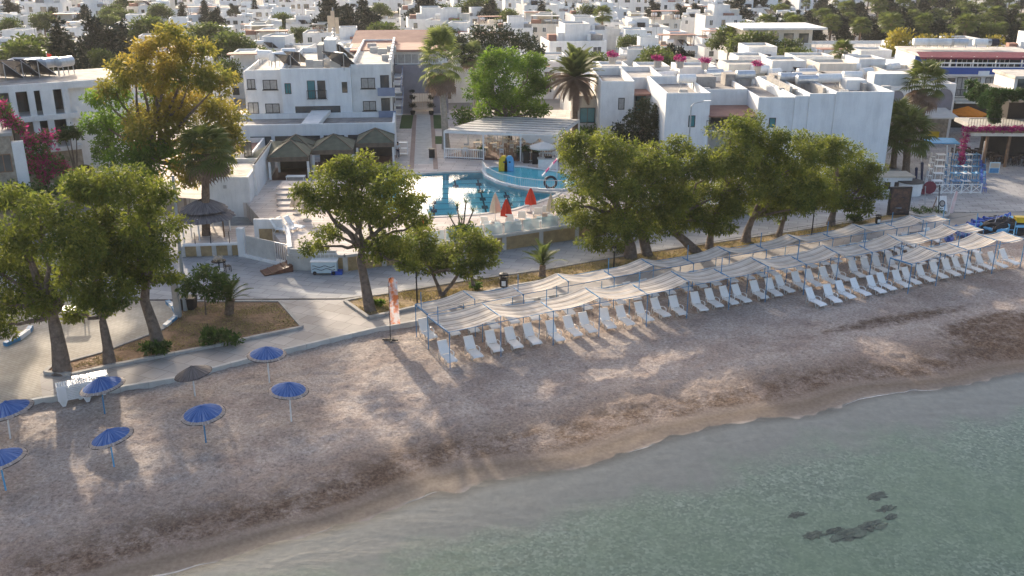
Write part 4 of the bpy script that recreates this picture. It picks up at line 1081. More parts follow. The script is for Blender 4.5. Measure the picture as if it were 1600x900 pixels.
garden_lamp('black garden lantern post below the broad leafy tree', 959, 418, 385)
garden_lamp('black lantern post under the rightmost promenade trees', 1268, 368, 325)
def street_lamp():
    B = G(290, 486, .3); t = thing('street_lamp', 'tall plain grey steel lamp pole beside the thatched shade', 'lamp post', B)
    T = GY(270, 274, B.y) - B
    MB().tube([(0, 0, -.1), (0, 0, .3), T], [.17, .14, .085], 10).build('pole', 'pole_grey', t)
    MB().box(-.3, .3, -.3, .3, -.05, .02).build('base_plate', 'concrete', t)
    MB().box(-.11, .11, -.19, -.12, .9, 1.5).build('hatch', 'pole_grey', t)
    B2 = G(279, 496, .3); u = thing('control_box', 'slim grey control cabinet standing before the lamp pole', 'cabinet', B2)
    MB().box(-.2, .2, -.15, .15, 0, 2.6).build('body', 'pole_grey', u); MB().box(-.23, .23, -.18, .18, 2.6, 2.68).build('lid', 'metal', u); MB().box(-.16, .16, -.165, -.15, .3, 2.3).build('door', 'metal', u)
    v = thing('planter_box', 'black square planter at the top corner of the left bed', 'planter', G(295, 482, .35))
    MB().add([(-.45, -.35, 0), (.45, -.35, 0), (.45, .35, 0), (-.45, .35, 0), (-.55, -.42, .8), (.55, -.42, .8), (.55, .42, .8), (-.55, .42, .8)], [(0, 3, 2, 1), (0, 1, 5, 4), (1, 2, 6, 5), (2, 3, 7, 6), (3, 0, 4, 7), (4, 5, 6, 7)]).build('tub', 'black', v)
    MB().box(-.58, .58, -.45, .45, .8, .86).build('rim', 'dark_frame', v)
street_lamp()
# ================================================================== BUILDINGS
WIN = {}
def win(parent, x, z, w, h, y=0.0, frame='dark_frame', pane='glass', bars=1, sill=False, face='f', depth=.05):
    """window centred at (x, z) on the plane local y; face f: towards -y, r: on the +x side (x is then the local y position)"""
    key = (round(w, 1), round(h, 1), frame, pane, bars, sill)
    if key not in WIN:
        W_, H_ = key[0] / 2, key[1] / 2; b = MB(); t = .07
        b.box(-W_, W_, -depth, .03, H_ - t, H_); b.box(-W_, W_, -depth, .03, -H_, -H_ + t)
        b.box(-W_, -W_ + t, -depth, .03, -H_ + t, H_ - t); b.box(W_ - t, W_, -depth, .03, -H_ + t, H_ - t)
        for i in range(bars): xx = -W_ + 2 * W_ * (i + 1) / (bars + 1); b.box(xx - .03, xx + .03, -depth * .9, .03, -H_ + t, H_ - t)
        if sill: b.box(-W_ - .1, W_ + .1, -.14, .03, -H_ - .09, -H_ - .002)
        me = bpy.data.meshes.new('window'); me.from_pydata(b.v, [], b.f); me.update(); me.materials.append(MATS[frame])
        g = MB().box(-W_ + t, W_ - t, -.012, .02, -H_ + t, H_ - t); mg = bpy.data.meshes.new('pane'); mg.from_pydata(g.v, [], g.f); mg.update(); mg.materials.append(MATS[pane])
        WIN[key] = (me, mg)
    me, mg = WIN[key]
    o = link('window', me, None, parent); link('pane', mg, None, o)
    if face == 'f': o.location = (x, y, z)
    elif face == 'r': o.location = (y, x, z); o.rotation_euler = (0, 0, math.pi / 2)
    return o
def block(parent, x0, x1, y0, y1, z0, z1, wall='white_wall', roof='roof_pale', par=.45, t=.2, names=('wall', 'parapet', 'roof')):
    MB().box(x0, x1, y0, y1, z0, z1 - par).build(names[0], wall, parent)
    MB().box(x0 + t, x1 - t, y0 + t, y1 - t, z1 - par, z1 - par + .02).build(names[2], roof, parent)
    b = MB(); e = .004; zl, zh = z1 - par, z1
    b.box(x0 - e, x1 + e, y0 - e, y0 + t, zl, zh); b.box(x0 - e, x1 + e, y1 - t, y1 + e, zl, zh)
    b.box(x0 - e, x0 + t, y0 + t, y1 - t, zl, zh); b.box(x1 - t, x1 + e, y0 + t, y1 - t, zl, zh)
    return b.build(names[1], wall, parent)
def tank(parent, x, y, z, L_=1.8, r=.45, m='tank_steel', rz=0.0, stand=.7):
    o = MB().tube([(-L_ / 2, 0, 0), (-L_ / 2 + .06, 0, 0), (L_ / 2 - .06, 0, 0), (L_ / 2, 0, 0)], [r * .7, r, r, r * .7], 14).build('water_tank', m, parent)
    o.location = (x, y, z + stand + r); o.rotation_euler = (0, 0, rz)
    b = MB()
    for sx in (-1, 1):
        for sy in (-1, 1): b.bar((sx * L_ * .35, sy * r * .8, -stand - r), (sx * L_ * .35, sy * r * .6, -r * .5), .06)
    b.build('tank_stand', 'pole_grey', o)['kind'] = 'stuff'
    return o
def solar(parent, x, y, z, w=1.9, h=1.9, rz=0.0):
    b = MB().add([(-w / 2, 0, 0), (w / 2, 0, 0), (w / 2, h * .8, h * .62), (-w / 2, h * .8, h * .62), (-w / 2, 0, .08), (w / 2, 0, .08), (w / 2, h * .8, h * .62 + .08), (-w / 2, h * .8, h * .62 + .08)],
                 [(0, 3, 2, 1), (4, 5, 6, 7), (0, 1, 5, 4), (1, 2, 6, 5), (2, 3, 7, 6), (3, 0, 4, 7)])
    o = b.build('solar_panel', 'panel', parent); o.location = (x, y, z + .1); o.rotation_euler = (0, 0, rz)
    f = MB(); f.bar((-w / 2, h * .78, 0), (-w / 2, h * .78, h * .6), .06); f.bar((w / 2, h * .78, 0), (w / 2, h * .78, h * .6), .06)
    f.bar((-w / 2, .02, .1), (-w / 2, h * .8, h * .62 + .1), .07); f.bar((w / 2, .02, .1), (w / 2, h * .8, h * .62 + .1), .07); f.bar((0, .02, .1), (0, h * .8, h * .62 + .1), .05)
    f.build('panel_frame', 'metal', o)
    return o
def railing(parent, a, b_, h=.95, m='white_paint', step=.16, name='railing', t=.03):
    a, b_ = Vector(a), Vector(b_); n = max(2, int((b_ - a).length / step)); r = MB(); H = Vector((0, 0, h))
    for i in range(n + 1): p = a.lerp(b_, i / n); r.bar(p, p + H, t)
    r.bar(a + H, b_ + H, t * 2); r.bar(a + H * .1, b_ + H * .1, t * 1.5)
    return r.build(name, m, parent)
def root(name, label, cat, fr, group=None): return thing(name, label, cat, fr.o, fr.yaw, group)
def flat(p): return Vector((p.x, p.y, 0))

# ---------------------------------------------------------------- hotel
fh = Frame(flat(GY(495, 185, 110.5)), .096)
hotel = root('hotel_building', 'three-storey white hotel with projecting centre bay and blue balconies', 'hotel', fh)
X = lambda px, c=0, py=150: fh.on(px, py, c)[0]
Z = lambda py, c=0, px=500: fh.on(px, py, c)[1]
zr = Z(106)
D0 = DECK
block(hotel, X(384), X(441), 1.0, 20, D0, zr - .3, par=.5); block(hotel, X(550), X(612), .8, 30, D0, zr + .25, par=.5)
block(hotel, X(441) + .01, X(550) - .01, 0, 22, D0, zr - .05, 'bluish_wall', par=.6)
b = lambda px0, py0, px1, py1, c, **k: win(hotel, (fh.on(px0, py0, c)[0] + fh.on(px1, py1, c)[0]) / 2, (fh.on(px0, py0, c)[1] + fh.on(px0, py1, c)[1]) / 2,
                                           fh.on(px1, py0, c)[0] - fh.on(px0, py0, c)[0], fh.on(px0, py0, c)[1] - fh.on(px0, py1, c)[1], c, **k)
for q in ((411, 125, 433, 140), (415, 162, 437, 177), (388, 160, 404, 178), (386, 124, 399, 139)): b(*q, 1.0, pane='curtain', sill=True)
for q in ((564, 122, 586, 138), (567, 158, 588, 173)): b(*q, .8, pane='curtain', sill=True)
b(445, 130, 455, 147, 0, pane='glass_teal'); b(534, 128, 543, 145, 0)
b(480, 126, 493, 155, 0, pane='glass_teal', bars=0); b(496, 126, 509, 155, 0, bars=0)
railing(hotel, (X(480), -.25, Z(155)), (X(511), -.25, Z(155)), 1.0, 'dark_frame', .2, 'balcony_railing'); MB().box(X(479), X(512), -.35, -.01, Z(155) - .12, Z(155) - .02).build('balcony_slab', 'white_wall', hotel)
b(462, 166, 532, 183, 0, bars=4, pane='glass')
for ya, yb, yc in ((121, 136, 151), (157, 172, 186)):           # corner balconies
    x0, x1 = X(591, .8), X(615, .8)
    win(hotel, X(602, .8), (Z(ya, .8) + Z(yb + 8, .8)) / 2, 1.0, 2.0, .8, bars=1)
    MB().box(x0, x1 + .2, -.5, .79, Z(yc, .8), Z(yc, .8) + .15).build('balcony_slab', 'white_wall', hotel)
    MB().box(x0, x1 + .2, -.56, -.46, Z(yc, .8) + .16, Z(yb, .8)).build('balcony_front', 'blue_grey' if 'blue_grey' in MATS else mat('blue_grey', (.22, .27, .38), (.18, .22, .32), 1, .7), hotel)
    for k in range(4):
        y0 = 2.5 + k * 6.5
        MB().box(X(612) + .01, X(612) + 1.1, y0, y0 + 3.6, Z(yc, .8), Z(yc, .8) + .15).build('balcony_slab', 'white_wall', hotel)
        MB().box(X(612) + 1.0, X(612) + 1.1, y0, y0 + 3.6, Z(yc, .8) + .16, Z(yb, .8)).build('balcony_front', 'blue_grey', hotel)
        win(hotel, y0 + 1.8, Z(yb, .8) + .2, 1.6, 2.0, X(612) + .02, face='r')
for k in range(9): MB().box(X(612) - .25, X(612) + .05, 1.5 + k * 3.2, 3.6 + k * 3.2, zr + .25, zr + .6).build('parapet_block', 'white_wall', hotel)
# things on the roof
MB().box(X(500), X(520), 9, 13, zr - .6, zr + 2.2).build('stair_house', 'white_wall', hotel); MB().box(X(489), X(499), 8, 12, zr - .6, zr + 1.7).build('stair_house', 'concrete', hotel)
solar(hotel, X(545), 2.5, zr - .4, 3.4, 3.0, 2.4); solar(hotel, X(534), 12, zr - .4, 3.4, 3.0, 2.3); solar(hotel, X(452), 5, zr - .4, 2.2, 2.2, 2.6); solar(hotel, X(462), 8, zr - .4, 2.2, 2.2, 2.6)
for px, y in ((428, 5), (440, 9), (530, 4), (520, 14), (405, 7)): tank(hotel, X(px), y, zr - .5, 1.7, .55, 'white_paint', rz=px)
for px, y in ((475, 4), (488, 3), (503, 5), (515, 3), (585, 15), (595, 8), (600, 18), (570, 17), (563, 22)): MB().box(X(px), X(px) + 1.2, y, y + .8, zr - .5, zr + .45).build('air_conditioner', 'concrete_pale', hotel)
# low front wing with flat roof terrace
x0, x1 = X(330, -6), X(615, -6)
wing = root('hotel_front_wing', 'low white hotel wing with flat grey roof and parapet in front of the bay', 'building', fh)
block(wing, x0, x1, -7.2, -.02, D0, 5.2, 'bluish_wall', 'roof_grey', .6, .25)
MB().add([(X(474, -3), -6.9, 4.62), (X(500, -3), -6.9, 4.62), (X(514, -1), -.1, 5.2), (X(484, -1), -.1, 5.2), (X(474, -3), -6.9, 5.22), (X(500, -3), -6.9, 5.22), (X(514, -1), -.1, 5.5), (X(484, -1), -.1, 5.5)],
         [(0, 3, 2, 1), (4, 5, 6, 7), (0, 1, 5, 4), (1, 2, 6, 5), (2, 3, 7, 6), (3, 0, 4, 7)]).build('skylight_ramp', 'white_wall', wing)
for i in range(6): win(wing, x0 + 5 + i * 2.6, 2.9, 2.2, 2.1, -7.22, bars=2, pane='glass_teal' if i == 5 else 'glass')
# canopied verandas with hipped canvas roofs
def hip(label, px0, px1, apex_py, eave_py, depth, group, ez=3.9, front=True):
    A, B_ = G(px0, eave_py, ez), G(px1, eave_py, ez); u = (B_ - A); w = u.length
    t = thing('hipped_canopy', label, 'canopy', (A.x, A.y, DECK), .096, group)
    h = ez - DECK; rise = 1.15
    MB().add([(0, 0, h), (w, 0, h), (w, depth, h), (0, depth, h), (w * .5, depth * .5, h + rise)], [(0, 1, 4), (1, 2, 4), (2, 3, 4), (3, 0, 4)]).build('canvas_roof', 'canvas_green', t)
    MB().box(-.02, w + .02, -.05, .03, h - .45, h - .01).build('valance', 'canvas_brown', t)
    for c in ((0, 0), (w, 0), (w, depth), (0, depth)): MB().bar((c[0], c[1], h + .02), (w * .5, depth * .5, h + rise + .03), .10, .06).build('hip_ridge', 'canvas_brown', t)
    for x in (.1, w - .1):
        MB().bar((x, .12, 0), (x, .12, h - .1), .22).build('post', 'white_wall', t)
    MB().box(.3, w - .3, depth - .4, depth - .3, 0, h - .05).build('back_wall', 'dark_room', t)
    MB().box(0, w, 0, depth, .0, .03).build('floor', 'wood_deck', t)
GHC = 'dark hipped canvas canopies along the hotel wing'
hip('left front hipped canopy over the open veranda with red floor', 418, 481, 232, 246, 5.5, GHC)
hip('middle hipped canvas canopy behind the lone tree', 487, 551, 220, 235, 5.0, GHC)
hip('right hipped canvas canopy beside the walkway', 556, 615, 211, 224, 4.5, GHC)
hip('small hipped canopy peeping up behind the left front one', 432, 486, 222, 235, 4.5, GHC)
aw = thing('side_awning', 'sloping green canvas lean-to left of the verandas', 'canopy', G(412, 252, 3.4))
MB().add([(-2.2, 0, .1), (.4, .4, .1), (2.4, 4.5, 1.1), (0, 4.5, 1.1), (-2.2, 0, 0), (.4, .4, 0)], [(0, 1, 2, 3), (4, 5, 1, 0)]).build('canvas', 'canvas_green', aw); MB().bar((.4, .4, -1.8), (.4, .4, .05), .15).build('post', 'white_wall', aw)
bt = thing('buffet_table', 'small white serving table in the open veranda', 'table', G(463, 288, DECK))
MB().box(-.9, .9, -.4, .4, .78, .84).build('top', 'white_paint', bt)
for sx in (-1, 1):
    for sy in (-1, 1): MB().bar((sx * .82, sy * .33, 0), (sx * .82, sy * .33, .78), .07).build('leg', 'white_paint', bt)
MB().box(-.7, .7, -.3, .3, .15, .7).build('cabinet', 'curtain', bt)

# grey entrance block at the end of the walk
fe = Frame(flat(GY(655, 178, 131)), .096)
ent = root('entrance_block', 'grey entrance block with a gateway at the end of the tiled walk', 'building', fe)
ex = lambda px, c=0: fe.on(px, 140, c)[0]; ez_ = lambda py, c=0: fe.on(655, py, c)[1]
gx0, gx1, gt = ex(643), ex(676), ez_(146)
zt = ez_(101)
MB().box(ex(600), gx0, 0, 7, D0, zt).build('wall', 'grey_wall', ent); MB().box(gx1, ex(700), 0, 7, D0, zt).build('wall', 'grey_wall', ent); MB().box(gx0, gx1, 0, 7, gt, zt).build('lintel_wall', 'grey_wall', ent)
MB().box(ex(622), ex(700), .3, 7, zt, ez_(80)).build('upper_storey', 'white_wall', ent)
win(ent, ex(650), (zt + ez_(84)) / 2 + .05, 6.4, 1.3, .29, 'white_paint', 'curtain', 6)
MB().box(ex(550), ex(702), -.5, 9, ez_(80), ez_(80) + .25).build('roof', 'roof_rust', ent)
MB().add([(ex(545), 9, ez_(80) + .2), (ex(702), 9, ez_(80) + .2), (ex(700), 16, ez_(80) + 1.4), (ex(550), 16, ez_(80) + 1.4)], [(0, 1, 2, 3)]).build('rear_roof', 'roof_rust', ent)
MB().box(ex(545), ex(622), 5, 16, D0, ez_(80) - .02).build('rear_wing', 'cream_wall', ent)
railing(ent, (gx0, 3, D0), (gx1, 3, D0), 2.6, 'pole_grey', .35, 'gate_bars')
for px in (645, 674): 
    c = thing('potted_cypress', 'clipped dark conifer on the %s side of the gateway' % ('left' if px < 660 else 'right'), 'plant', G(px, 179, DECK)); MB().lathe([(.28, 0), (.36, .5)], n=10).build('pot', 'black', c); crown_obj('foliage', [(0, 0, 1.2, .5), (0, 0, 2.2, .4), (0, 0, 3.1, .3)], 'leaf_cypress', c, 60, .2, droop=-.5)
mat('deck_strip', (.34, .24, .20), (.27, .19, .16), 1, .8)
wk = sheet('garden_walk', [G(647, 256, DECK), G(677, 256, DECK), G(672, 178, DECK), G(652, 178, DECK)], DECK + .008, 'concrete_pale', thick=.02)
for i, (a, c_) in enumerate((((643, 264), (648, 180)), ((681, 264), (675, 180)))): strip([G(*a, DECK), G(*c_, DECK)], .5, DECK - .01, DECK + .012, 'walk_border', 'deck_strip')
for i, q in enumerate((((624, 201), (643, 201), (646, 180), (628, 180)), ((678, 201), (692, 201), (689, 180), (677, 180)), ((680, 225), (695, 225), (694, 213), (680, 213)))):
    sheet('lawn', [G(x, y, DECK) for x, y in q], DECK + .03, 'lawn', thick=.03)

# pavilion on the terrace
FL, FR, BL, BR = G(694, 204, 4.6), G(871, 211, 4.6), G(765, 182, 4.6), G(905, 187, 4.6)
O = Vector((FL.x, FL.y, DECK)); pv = thing('terrace_pavilion', 'white flat-roofed dining pavilion with slatted roof and white fence', 'pavilion', O)
fl, fr_, bl, br = [p - O for p in (FL, FR, BL, BR)]
ww, wd = 13, 7
rfm = MB()
for i in range(wd):                                         # roof slats, each its own panel
    a0, a1 = i / wd + .014, (i + 1) / wd - .014
    for j in range(3):
        s0, s1 = j / 3 + .002, (j + 1) / 3 - .002
        P4 = [fl.lerp(fr_, s).lerp(bl.lerp(br, s), a) for s, a in ((s0, a0), (s1, a0), (s1, a1), (s0, a1))]
        MB().add([tuple(p) for p in P4] + [tuple(p + Vector((0, 0, .06))) for p in P4], [(0, 3, 2, 1), (4, 5, 6, 7), (0, 1, 5, 4), (1, 2, 6, 5), (2, 3, 7, 6), (3, 0, 4, 7)]).build('roof_panel', 'canvas_white', pv)
for i in range(1, wd): MB().bar(fl.lerp(bl, i / wd) + Vector((0, 0, .05)), fr_.lerp(br, i / wd) + Vector((0, 0, .05)), .16, .1).build('roof_batten', 'roof_grey', pv)
for a, c in ((fl, fr_), (fr_, br), (br, bl), (bl, fl)): MB().bar(a + Vector((0, 0, -.14)), c + Vector((0, 0, -.14)), .14, .24).build('beam', 'white_paint', pv)
for s in (0, .35, .68, 1):
    for a in (0, .5, 1):
        p = fl.lerp(fr_, s).lerp(bl.lerp(br, s), a); MB().bar((p.x, p.y, 0), p + Vector((0, 0, -.2)), .16).build('post', 'white_paint', pv)
up = Vector((0, 0, -2.95))
railing(pv, fl + up, fl.lerp(fr_, .345) + up, 1.0, 'white_paint', .2, 'fence', .06); railing(pv, fl.lerp(fr_, .70) + up, fr_ + up, 1.0, 'white_paint', .2, 'fence', .06); railing(pv, bl + up, br + up, 1.0, 'white_paint', .3, 'fence', .06)
MB().add([tuple(p + Vector((0, 0, -3.0)) + k) for k in (Vector((0, 0, 0)), Vector((0, 0, .16))) for p in (fl, fr_, br, bl)], [(0, 3, 2, 1), (4, 5, 6, 7), (0, 1, 5, 4), (1, 2, 6, 5), (2, 3, 7, 6), (3, 0, 4, 7)]).build('floor', 'wood_deck', pv)
for k in range(2):                                          # scalloped curtain over the right bay
    a, c = fl.lerp(fr_, .69 + k * .155), fl.lerp(fr_, .69 + (k + 1) * .155); n = 8; vs = []
    for i in range(n + 1):
        p = a.lerp(c, i / n); vs += [tuple(p + Vector((0, -.08, -.1))), tuple(p + Vector((0, -.08, -.35 - .65 * math.sin(math.pi * i / n))))]
    MB().add(vs, [(2 * i, 2 * i + 2, 2 * i + 3, 2 * i + 1) for i in range(n)]).build('curtain', 'canvas_white', pv)
def dining_set(o, dx, dy, m='white_paint', label=None, group=None, chairs=4, rz=0.0, cm=None):
    t = thing('dining_table', label, 'table', o + Vector((dx, dy, 0)), rz, group)
    MB().box(-.5, .5, -.4, .4, .70, .75).build('top', m, t)
    for sx in (-1, 1):
        for sy in (-1, 1): MB().bar((sx * .42, sy * .32, 0), (sx * .42, sy * .32, .7), .06).build('leg', m, t)
    return t
CH = {}
def chair(label, loc, rz, m, group):
    if m not in CH:
        b = MB(); b.box(-.22, .22, -.22, .22, .42, .46); s = b
        k = MB(); k.box(-.22, .22, .19, .23, .72, .9); k.box(-.22, .22, .195, .225, .56, .64)
        for x in (-.2, .2): k.bar((x, .21, .44), (x, .21, .92), .045)
        l = MB().bar((0, 0, 0), (0, 0, .43), .045)
        CH[m] = [bpy.data.meshes.new(n) for n in ('seat', 'backrest', 'leg')]
        for me_, bb in zip(CH[m], (s, k, l)): me_.from_pydata(bb.v, [], bb.f); me_.update(); me_.materials.append(MATS[m])
    t = thing('chair', label, 'chair', loc, rz, group)
    link('seat', CH[m][0], None, t); link('backrest', CH[m][1], None, t)
    for x in (-.2, .2):
        for y in (-.2, .2): o = link('leg', CH[m][2], None, t); o.location = (x, y, 0)
    return t
kk = 0
for a, row in ((.22, 'front'), (.5, 'middle'), (.78, 'back')):
    for j, s in enumerate((.1, .27, .44, .6, .78, .93)):
        p = O + fl.lerp(fr_, s).lerp(bl.lerp(br, s), a) + Vector((0, 0, -2.84)); n = ORD[j]
        dining_set(p, 0, 0, 'canvas_cream', '%s dining table from the left in the %s row of the pavilion' % (n, row), 'pavilion tables')
        for k, (cx, cy_, r) in enumerate(((0, -.75, math.pi), (0, .75, 0))): chair('white chair on the %s side of the %s %s-row pavilion table' % (('near', 'far')[k], n, row), p + Vector((cx, cy_, 0)), r, 'white_paint', 'pavilion chairs')
for i, (px, py, h) in enumerate(((752, 248, .8), (812, 251, .9), (822, 254, 1.25), (836, 256, 1.25))):
    t = thing('planter_pot', ('green plant in dark pot at the pavilion fence corner', 'round plant in dark pot right of the pavilion opening', 'tall black square pot left of the other one', 'tall black square pot nearest the small white parasol')[i], 'pot', G(px, py, DECK))
    MB().add([(-.3, -.3, 0), (.3, -.3, 0), (.3, .3, 0), (-.3, .3, 0), (-.36, -.36, h), (.36, -.36, h), (.36, .36, h), (-.36, .36, h)], [(0, 3, 2, 1), (4, 5, 6, 7), (0, 1, 5, 4), (1, 2, 6, 5), (2, 3, 7, 6), (3, 0, 4, 7)]).build('pot', 'black', t)
    crown_obj('foliage', [(0, 0, h + .15, .42)], 'leaf_hedge', t, 60, .2, droop=-.5, seed=px)
def open_parasol(label, px, py, r, h, m, cat='parasol', z=DECK):
    t = thing('parasol', label, cat, G(px, py, z)); n = 8; vs = [(0, 0, h + r * .35)] + [(r * math.cos(a), r * math.sin(a), h) for a in [2 * math.pi * (k + .5) / n for k in range(n)]] + [(r * math.cos(a), r * math.sin(a), h - .18) for a in [2 * math.pi * (k + .5) / n for k in range(n)]]
    MB().add(vs, [(0, 1 + k, 1 + (k + 1) % n) for k in range(n)] + [(1 + k, 9 + k, 9 + (k + 1) % n, 1 + (k + 1) % n) for k in range(n)]).build('canopy', m, t)
    MB().tube([(0, 0, 0), (0, 0, h + .3)], .035, 6).build('pole', 'white_paint', t); MB().lathe([(.35, 0), (.3, .12), (.05, .15)], n=10).build('base', 'concrete', t)
    return t
open_parasol('small open white parasol over the poolside counter', 848, 258, 1.45, 2.0, 'canvas_white')
ct = thing('bar_counter', 'white counter under the small open parasol', 'counter', G(856, 263, DECK)); MB().box(-1.0, 1.0, -.4, .4, 0, 1.05).build('body', 'white_paint', ct); MB().box(-1.1, 1.1, -.5, .5, 1.05, 1.1).build('top', 'curtain', ct); MB().box(-.3, .4, -.2, .2, 1.1, 1.3).build('tray', 'black', ct)
def closed_parasol(label, px, py, top, w, m, z=DECK):
    B = G(px, py, z); T = GY(px, top, B.y).z - z; r = w * B.y / F / 2
    t = thing('closed_parasol', label, 'parasol', B); n = 12; b = MB(); vs = []; lv = [(.98, .05), (.82, .35), (.55, .65), (.25, .95), (.0, 1.0), (-.0, 1.0)]
    low = T * .26
    for f, k in ((1.0, .10), (.86, .32), (.62, .62), (.36, .88), (.14, 1.0)):
        for i in range(n): a = 2 * math.pi * i / n; q = r * k * (1.0 if i % 2 else .68); vs.append((q * math.cos(a), q * math.sin(a), low + (T - low) * f))
    fs = [(j * n + i, (j + 1) * n + i, (j + 1) * n + (i + 1) % n, j * n + (i + 1) % n) for j in range(4) for i in range(n)] + [tuple(range(n))]
    b.add(vs, fs).build('furled_canopy', m, t)
    MB().tube([(0, 0, 0), (0, 0, T + .1)], .035, 6).build('pole', 'white_paint', t); MB().lathe([(.38, 0), (.34, .12), (.06, .16)], n=10).build('base', 'concrete', t)
closed_parasol('left closed red parasol at the near edge of the pool', 791, 351, 311, 22, 'canvas_red')
closed_parasol('right closed red-orange parasol beside the pool edge', 829, 332, 294, 22, 'canvas_red')
closed_parasol('closed orange parasol half hidden between the two front trees', 663, 366, 341, 14, 'canvas_red')
closed_parasol('closed cream parasol left of the left red one', 774, 347, 302, 22, 'canvas_cream')
closed_parasol('closed cream parasol at the right end of the pool', 860, 345, 303, 16, 'canvas_cream')
closed_parasol('left one of two closed cream parasols on the terrace steps', 464, 335, 300, 22, 'canvas_cream')
closed_parasol('right one of two closed cream parasols on the terrace steps', 480, 345, 308, 20, 'canvas_cream')
closed_parasol('closed cream parasol partly behind the broad tree', 880, 341, 308, 16, 'canvas_cream')
i = 0
for px, py in ((762, 361), (778, 362), (794, 361), (810, 358), (826, 356), (842, 353), (858, 350), (872, 347)):
    chair('pale blue plastic chair, %s from the left behind the glass balustrade' % ORD[i], G(px, py, DECK), RND.uniform(2.6, 3.6), 'white_plastic', 'poolside chairs'); i += 1
def pool_bed(label, px, py, rz, m='white_plastic'):
    o = copy_tree(proto); o.location = G(px, py, DECK); o.rotation_euler = (0, 0, rz); tag(o, label, 'sun lounger', 'loungers by the pool')
for i, (px, py) in enumerate(((764, 350), (800, 346), (816, 341), (838, 335), (848, 332), (872, 326))): pool_bed('cream sun lounger, %s from the left along the near pool edge' % ORD[i], px, py, 2.9 + i * .1)
for i, (px, py) in enumerate(((452, 365), (462, 362), (474, 360))): pool_bed('folded-up lounger, %s from the left at the terrace corner' % ORD[i], px, py, 1.2)
for nm, lab, px, m in (('toy_slide', 'yellow arched water toy by the childrens pool', 786, 'yellow_plastic'), ('toy_slide', 'light blue arched water toy by the childrens pool', 795, 'lightblue_plastic')):
    t = thing(nm, lab, 'toy', G(px, 268, DECK)); pr = [(-.45, 0), (.45, 0), (.45, .9), (.36, 1.35), (.15, 1.62), (-.15, 1.62), (-.36, 1.35), (-.45, .9)]; n = len(pr)
    MB().add([(x, -.12, z) for x, z in pr] + [(x + .1, .25, z) for x, z in pr], [tuple(range(n)), tuple(range(2 * n - 1, n - 1, -1))] + [(i, n + i, n + (i + 1) % n, (i + 1) % n) for i in range(n)]).build('body', m, t); MB().lathe([(.10, 0), (.0, .02)], n=10).build('eye', 'navy', t).location = (.1, -.14, 1.0); t.children[-1].rotation_euler = (math.pi / 2, 0, 0)
t = thing('pink_slide', 'pink and white striped childrens slide at the pool edge', 'slide', G(861, 280, DECK))
for i in range(5): MB().add([(-.9 + i * .36, 0, .3 + i * .42), (-.54 + i * .36, 0, .72 + i * .42), (-.54 + i * .36, .7, .72 + i * .42), (-.9 + i * .36, .7, .3 + i * .42), (-.9 + i * .36, 0, .18 + i * .42), (-.54 + i * .36, 0, .6 + i * .42), (-.54 + i * .36, .7, .6 + i * .42), (-.9 + i * .36, .7, .18 + i * .42)], [(0, 1, 2, 3), (7, 6, 5, 4), (0, 4, 5, 1), (2, 6, 7, 3), (1, 5, 6, 2), (3, 7, 4, 0)]).build('chute', 'pink_plastic' if i % 2 else 'white_plastic', t)
for x, h in ((-.6, .5), (.6, 2.0)): MB().bar((x, .35, 0), (x, .35, h), .1).build('support', 'white_plastic', t)
t = thing('swim_ring', 'black rubber ring standing by the pool', 'ring', G(860, 296, DECK)); R0 = .55
MB().tube([(R0 * math.cos(a), 0, .68 + R0 * math.sin(a)) for a in [2 * math.pi * k / 20 for k in range(21)]], .12, 8, False).build('tube', 'rubber', t, True)

# a member of staff pushing a trolley up the walk
def skin_mesh(name, pts, edges, rad, m, parent):
    me = bpy.data.meshes.new(name); me.from_pydata(pts, edges, []); me.update()
    o = link(name, me, m, parent); md = o.modifiers.new('skin', 'SKIN'); md.use_smooth_shade = True
    for i, r in enumerate(rad): me.skin_vertices[0].data[i].radius = (r, r)
    me.skin_vertices[0].data[0].use_root = True
    o.modifiers.new('sub', 'SUBSURF').levels = 1; o.modifiers['sub'].render_levels = 2
    return o
ps = thing('person', 'person in white shirt and dark trousers pushing a trolley on the terrace', 'person', G(622, 247, DECK), -.3)
pts = [(0, 0, .95), (0, .02, 1.15), (0, .04, 1.38), (0, .05, 1.50), (0, .08, 1.64), (.17, .04, 1.40), (.22, .08, 1.14), (.2, .32, 1.02), (-.17, .04, 1.40), (-.22, .08, 1.14), (-.2, .32, 1.02), (.09, 0, .88), (.10, .06, .48), (.10, -.04, .08), (.10, .10, .04), (-.09, 0, .88), (-.10, -.02, .48), (-.10, -.16, .10), (-.10, -.02, .05)]
ed = [(0, 1), (1, 2), (2, 3), (3, 4), (2, 5), (5, 6), (6, 7), (2, 8), (8, 9), (9, 10), (0, 11), (11, 12), (12, 13), (13, 14), (0, 15), (15, 16), (16, 17), (17, 18)]
skin_mesh('body', pts, ed, [.13, .12, .13, .055, .095, .06, .045, .03, .06, .045, .03, .08, .055, .04, .04, .08, .055, .04, .04], 'skin', ps)
sp = [0, 1, 2, 5, 6, 8, 9]; skin_mesh('shirt', [pts[i] for i in sp], [(0, 1), (1, 2), (2, 3), (3, 4), (2, 5), (5, 6)], [.15, .145, .155, .08, .06, .08, .06], 'white_paint', ps)
tp = [0, 11, 12, 13, 15, 16, 17]; skin_mesh('trousers', [pts[i] for i in tp], [(0, 1), (1, 2), (2, 3), (0, 4), (4, 5), (5, 6)], [.145, .095, .07, .06, .095, .07, .06], 'navy', ps)
MB().lathe([(.10, -.02), (.108, .05), (.08, .10), (0, .125)], (0, .07, 1.64), 12).build('hair', 'black', ps, True)
tr = thing('trolley', 'white rail trolley in front of the person in white', 'trolley', G(630, 243, DECK))
